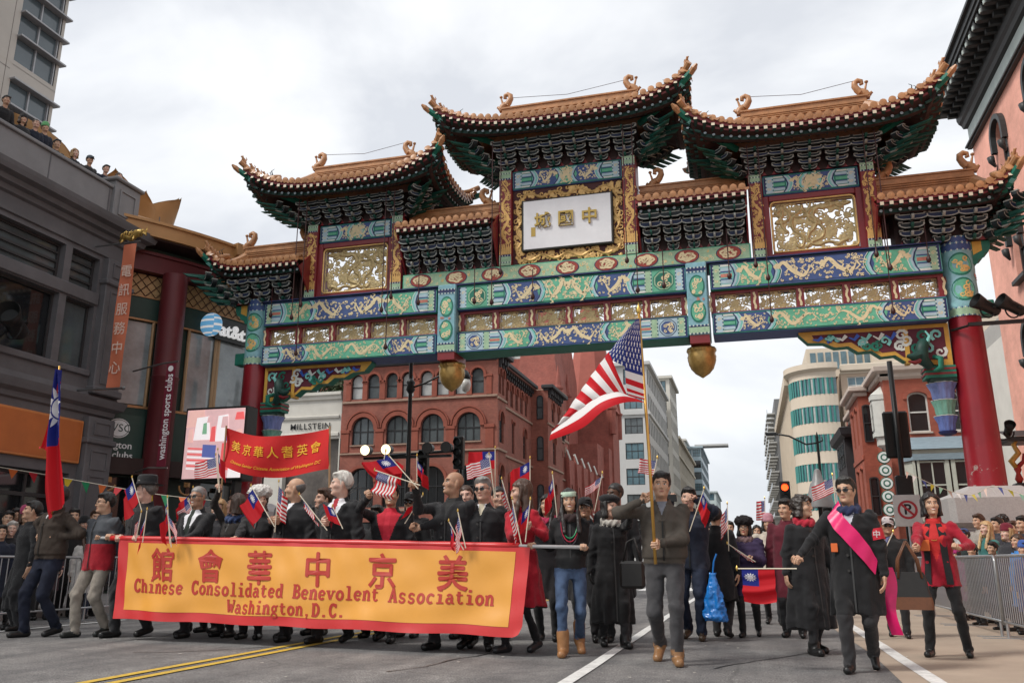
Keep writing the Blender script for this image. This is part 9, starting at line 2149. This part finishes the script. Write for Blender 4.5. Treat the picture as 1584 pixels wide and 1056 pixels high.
# pink sash and red armband of the sash wearer
def torso_pt(P, a, z, off):
	t = P['tab']; zz = [q[0] for q in t]; rx = np.interp(z, zz, [q[1] for q in t]); ry = np.interp(z, zz, [q[2] for q in t]); cy = np.interp(z, zz, [q[3] for q in t]); return (math.sin(a)*(rx + off), cy - math.cos(a)*(ry + off), z)
b = MB(); n = 26
vs = []
for i in range(n + 1):
	t = i/n; a = R(-52 + 112*t); z = 1.46 - .56*t**1.05
	for w in (-.5, .5): vs.append(torso_pt(SASH, a + w*.34, z + w*.13 + .02, .034 + .004*math.sin(i)))
b.add(vs, [(2*i, 2*i + 1, 2*i + 3, 2*i + 2) for i in range(n)]); PINKS = mat('sash_pink', (.62, .010, .12), .35, 0, .1, 6, .2, 20); wear(SASH, 'sash', b, PINKS)
b = MB(); b.grid(lambda u, v: (.24 + .02*v + .1*u + .02*math.sin(v*7), .06 + .04*u*math.sin(v*5 + 1) - .02, .92 - .6*v), 5, 14); wear(SASH, 'sash_tail', b, PINKS)
sh, el, wr = SASH['elb']['L']; d = el - sh; b = MB(); b.tube([tuple(sh + d*(.42 + .36*i/5)) for i in range(6)], .074, 16, 0, False); wear(SASH, 'armband', b, mat('armband_red', (.5, .012, .03), .5)); vs, fs = TX['\u4e2d']; m_ = sh + d*.6; b = MB(); b.add([(m_[0] + v[0]*.07 + .012, m_[1] - .08, m_[2] + v[2]*.07) for v in vs], fs); wear(SASH, 'armband_character', b, WHT, False)
b = MB(); b.bbox(-.03, .03, -.165, -.155, 1.02, 1.1, .003); o = wear(SASH, 'name_tag', b, mat('tag_orange', (.62, .13, .03), .5), False); o.location = (-.14, .03, .04)
# handbag of the red jacket woman
hb = thing('handbag', 'large brown and black handbag hanging from the red jacket woman\'s arm', 'handbag', (*onY(1410, 925, 9.55)[:2], 0)); zb = onY(1410, 942, 9.55).z
b = MB()
def bag(u, v):
	a = u*6.283; w = .19 - .06*v*v; d_ = .085 - .04*v; k = .35; cx, cy = math.copysign(abs(math.cos(a))**k, math.cos(a)), math.copysign(abs(math.sin(a))**k, math.sin(a)); return (w*cx + .006*math.sin(v*9), d_*cy, zb + .36*v)
b.grid(bag, 40, 12); b.add([bag(i/40, 0) for i in range(40)], [range(40)[::-1]]); b.add([bag(i/40, 1) for i in range(40)], [range(40)], 0)
for i, f in enumerate(b.f): b.m[i] = 1 if i < 480 and i // 40 < 4 else 0
b.build('bag_body', [mat('bag_black', (.018, .017, .016), .45, 0, .2, 14), mat('bag_brown', (.13, .05, .022), .45, 0, .2, 14)], hb, 50)
for yy in (-.05, .05): b = MB(); b.tube([(-.11, yy, zb + .3), (-.09, yy, zb + .48), (0, yy, zb + .66), (.09, yy, zb + .48), (.11, yy, zb + .3)], .012, 6); b.build('strap', mat('bag_brown', (.13, .05, .022)), hb, True)
# black lapel panels and necklaces of the red jacket woman
b = MB()
for s in (-1, 1): b.add([torso_pt(RJ, a, z, .012) for z in (1.42, 1.3, 1.15, 1.0, .86, .76) for a in (s*R(14 + (1.42 - z)*10), s*R(42))], [(2*i, 2*i + 1, 2*i + 3, 2*i + 2)[::s] for i in range(5)])
wear(RJ, 'jacket_facing', b, cloth((.015, .015, .017)))
b = MB(); b.tube([(math.sin(a)*.075, -.085 - .065*math.cos(a), 1.36 - .13*math.cos(a)) for a in [k*.3 for k in range(-7, 8)]], .0035, 5); wear(RJ, 'necklace', b, GTIP)
b = MB(); b.bbox(-.15, -.05, -.17, -.16, 1.12, 1.24, .003); wear(RJ, 'name_tag', b, mat('tag_orange', (.62, .13, .03)), False)
# bead necklace of the young woman in jeans
b = MB()
for k, (dz, c) in enumerate(((.16, 0), (.2, 1), (.24, 2))): b.tube([(math.sin(a)*(.085 + .01*k), -.085 - .06*math.cos(a), 1.38 - dz*math.cos(a)) for a in [q*.3 for q in range(-8, 9)]], .007, 5, c)
wear(JEAN, 'necklace', b, [mat('bead_green', (.03, .3, .12), .3), mat('bead_red', (.4, .02, .05), .3), mat('bead_dark', (.03, .02, .03), .3)])
# blue plastic bag and the phone
pb = thing('plastic_bag', 'crumpled blue plastic bag hanging beside the purple parka', 'bag', (*onY(1107, 965, 11.2)[:2], 0)); z0 = onY(1107, 962, 11.2).z; h = .014; lo = (-.25, -.2, -.05); ax, (X, Y, Z) = gridof(lo, (.25, .2, .68), h)
d = (np.sqrt((X/(.17 - .12*np.clip(Z/.55, 0, 1)**1.6))**2 + (Y/(.12 - .085*np.clip(Z/.55, 0, 1)**1.6))**2) - 1)*.06; d = np.maximum(d, np.maximum(-Z, Z - .6)); P = np.stack([X, Y, Z*.6], -1); d = d + .02*np.abs(vnoise(P*14)) + .012*np.abs(vnoise(P*31)); V, Q = surfnet(d, lo, h); o = link('bag_body', np_mesh('bag_body', V, Q, mat('blue_plastic', (.012, .16, .50), .25, 0, .1, 8, spec=.7), smooth=False), pb, (0, 0, z0))
b = MB(); b.tube([(0, 0, z0 + .58), (.02, 0, z0 + .72), (.06, 0, z0 + .82)], .012, 6); b.build('handle', mat('blue_plastic', (.012, .16, .50)), pb)
ph = thing('phone', 'black phone held up by the man in padded jacket', 'phone', tuple(onY(1037, 770, 10.9))); b = MB(); b.bbox(-.08, .08, -.006, .006, -.045, .045, .004); b.build('case', mat('phone_black', (.01, .01, .01), .2), ph)
sb = thing('shoulder_bag', 'black leather bag on the arm of the woman in black beret', 'handbag', (*onY(978, 880, 9.75)[:2], 0)); z0 = onY(978, 910, 9.75).z
b = MB(); b.bbox(-.14, .14, -.06, .06, z0, z0 + .3, .03); b.build('bag_body', mat('bag_black', (.018, .017, .016)), sb)
for yy in (-.03, .03): b = MB(); b.tube([(-.1, yy, z0 + .28), (-.05, yy, z0 + .5), (.03, yy, z0 + .55), (.1, yy, z0 + .28)], .01, 6); b.build('strap', mat('bag_black', (.018, .017, .016)), sb, True)
# road wear: sealed cracks, patches, a manhole
SEAL = mat('crack_sealer', (.022, .022, .023), .5, 0, .2, 6); rg = rng(17)
for k, (x, y, L_, a) in enumerate(((-6.5, 8.2, 2.2, .2), (-3.2, 7.4, 3.0, 1.35), (-.4, 8.4, 2.6, 1.2), (-7.6, 9.0, 1.6, 1.0), (-2.4, 12.5, 4, 1.5), (.3, 11.5, 2.2, .15), (-8.8, 10.4, 1.8, .1))):
	b = MB(); p = [(x, y)]
	for i in range(12): a += rg.uniform(-.35, .35); p.append((p[-1][0] + math.cos(a)*L_/12, p[-1][1] + math.sin(a)*L_/12))
	b.T = lambda x_, y_, z_: (x_, z_, .005 + y_*0); b.ribbon(p, [rg.uniform(.012, .03) for _ in p], 0); structure(b, 'road_crack', SEAL)
for k in range(60):
	x, y = rg.uniform(-9, 3), rg.uniform(6.5, 12); b = MB(); r_ = rg.uniform(.008, .022); b.add([(x + r_*rg.uniform(.6, 1)*math.cos(i*1.05), y + r_*rg.uniform(.6, 1)*math.sin(i*1.05), .011 + .002*(i % 2)) for i in range(6)], [range(6)])
	if k == 0: CF = MB()
	CF.add(b.v, b.f)
tag(CF.build('litter', mat('paper_scrap', (.5, .47, .42), .8)), 'tiny paper scraps scattered on the road', 'litter', kind='stuff')
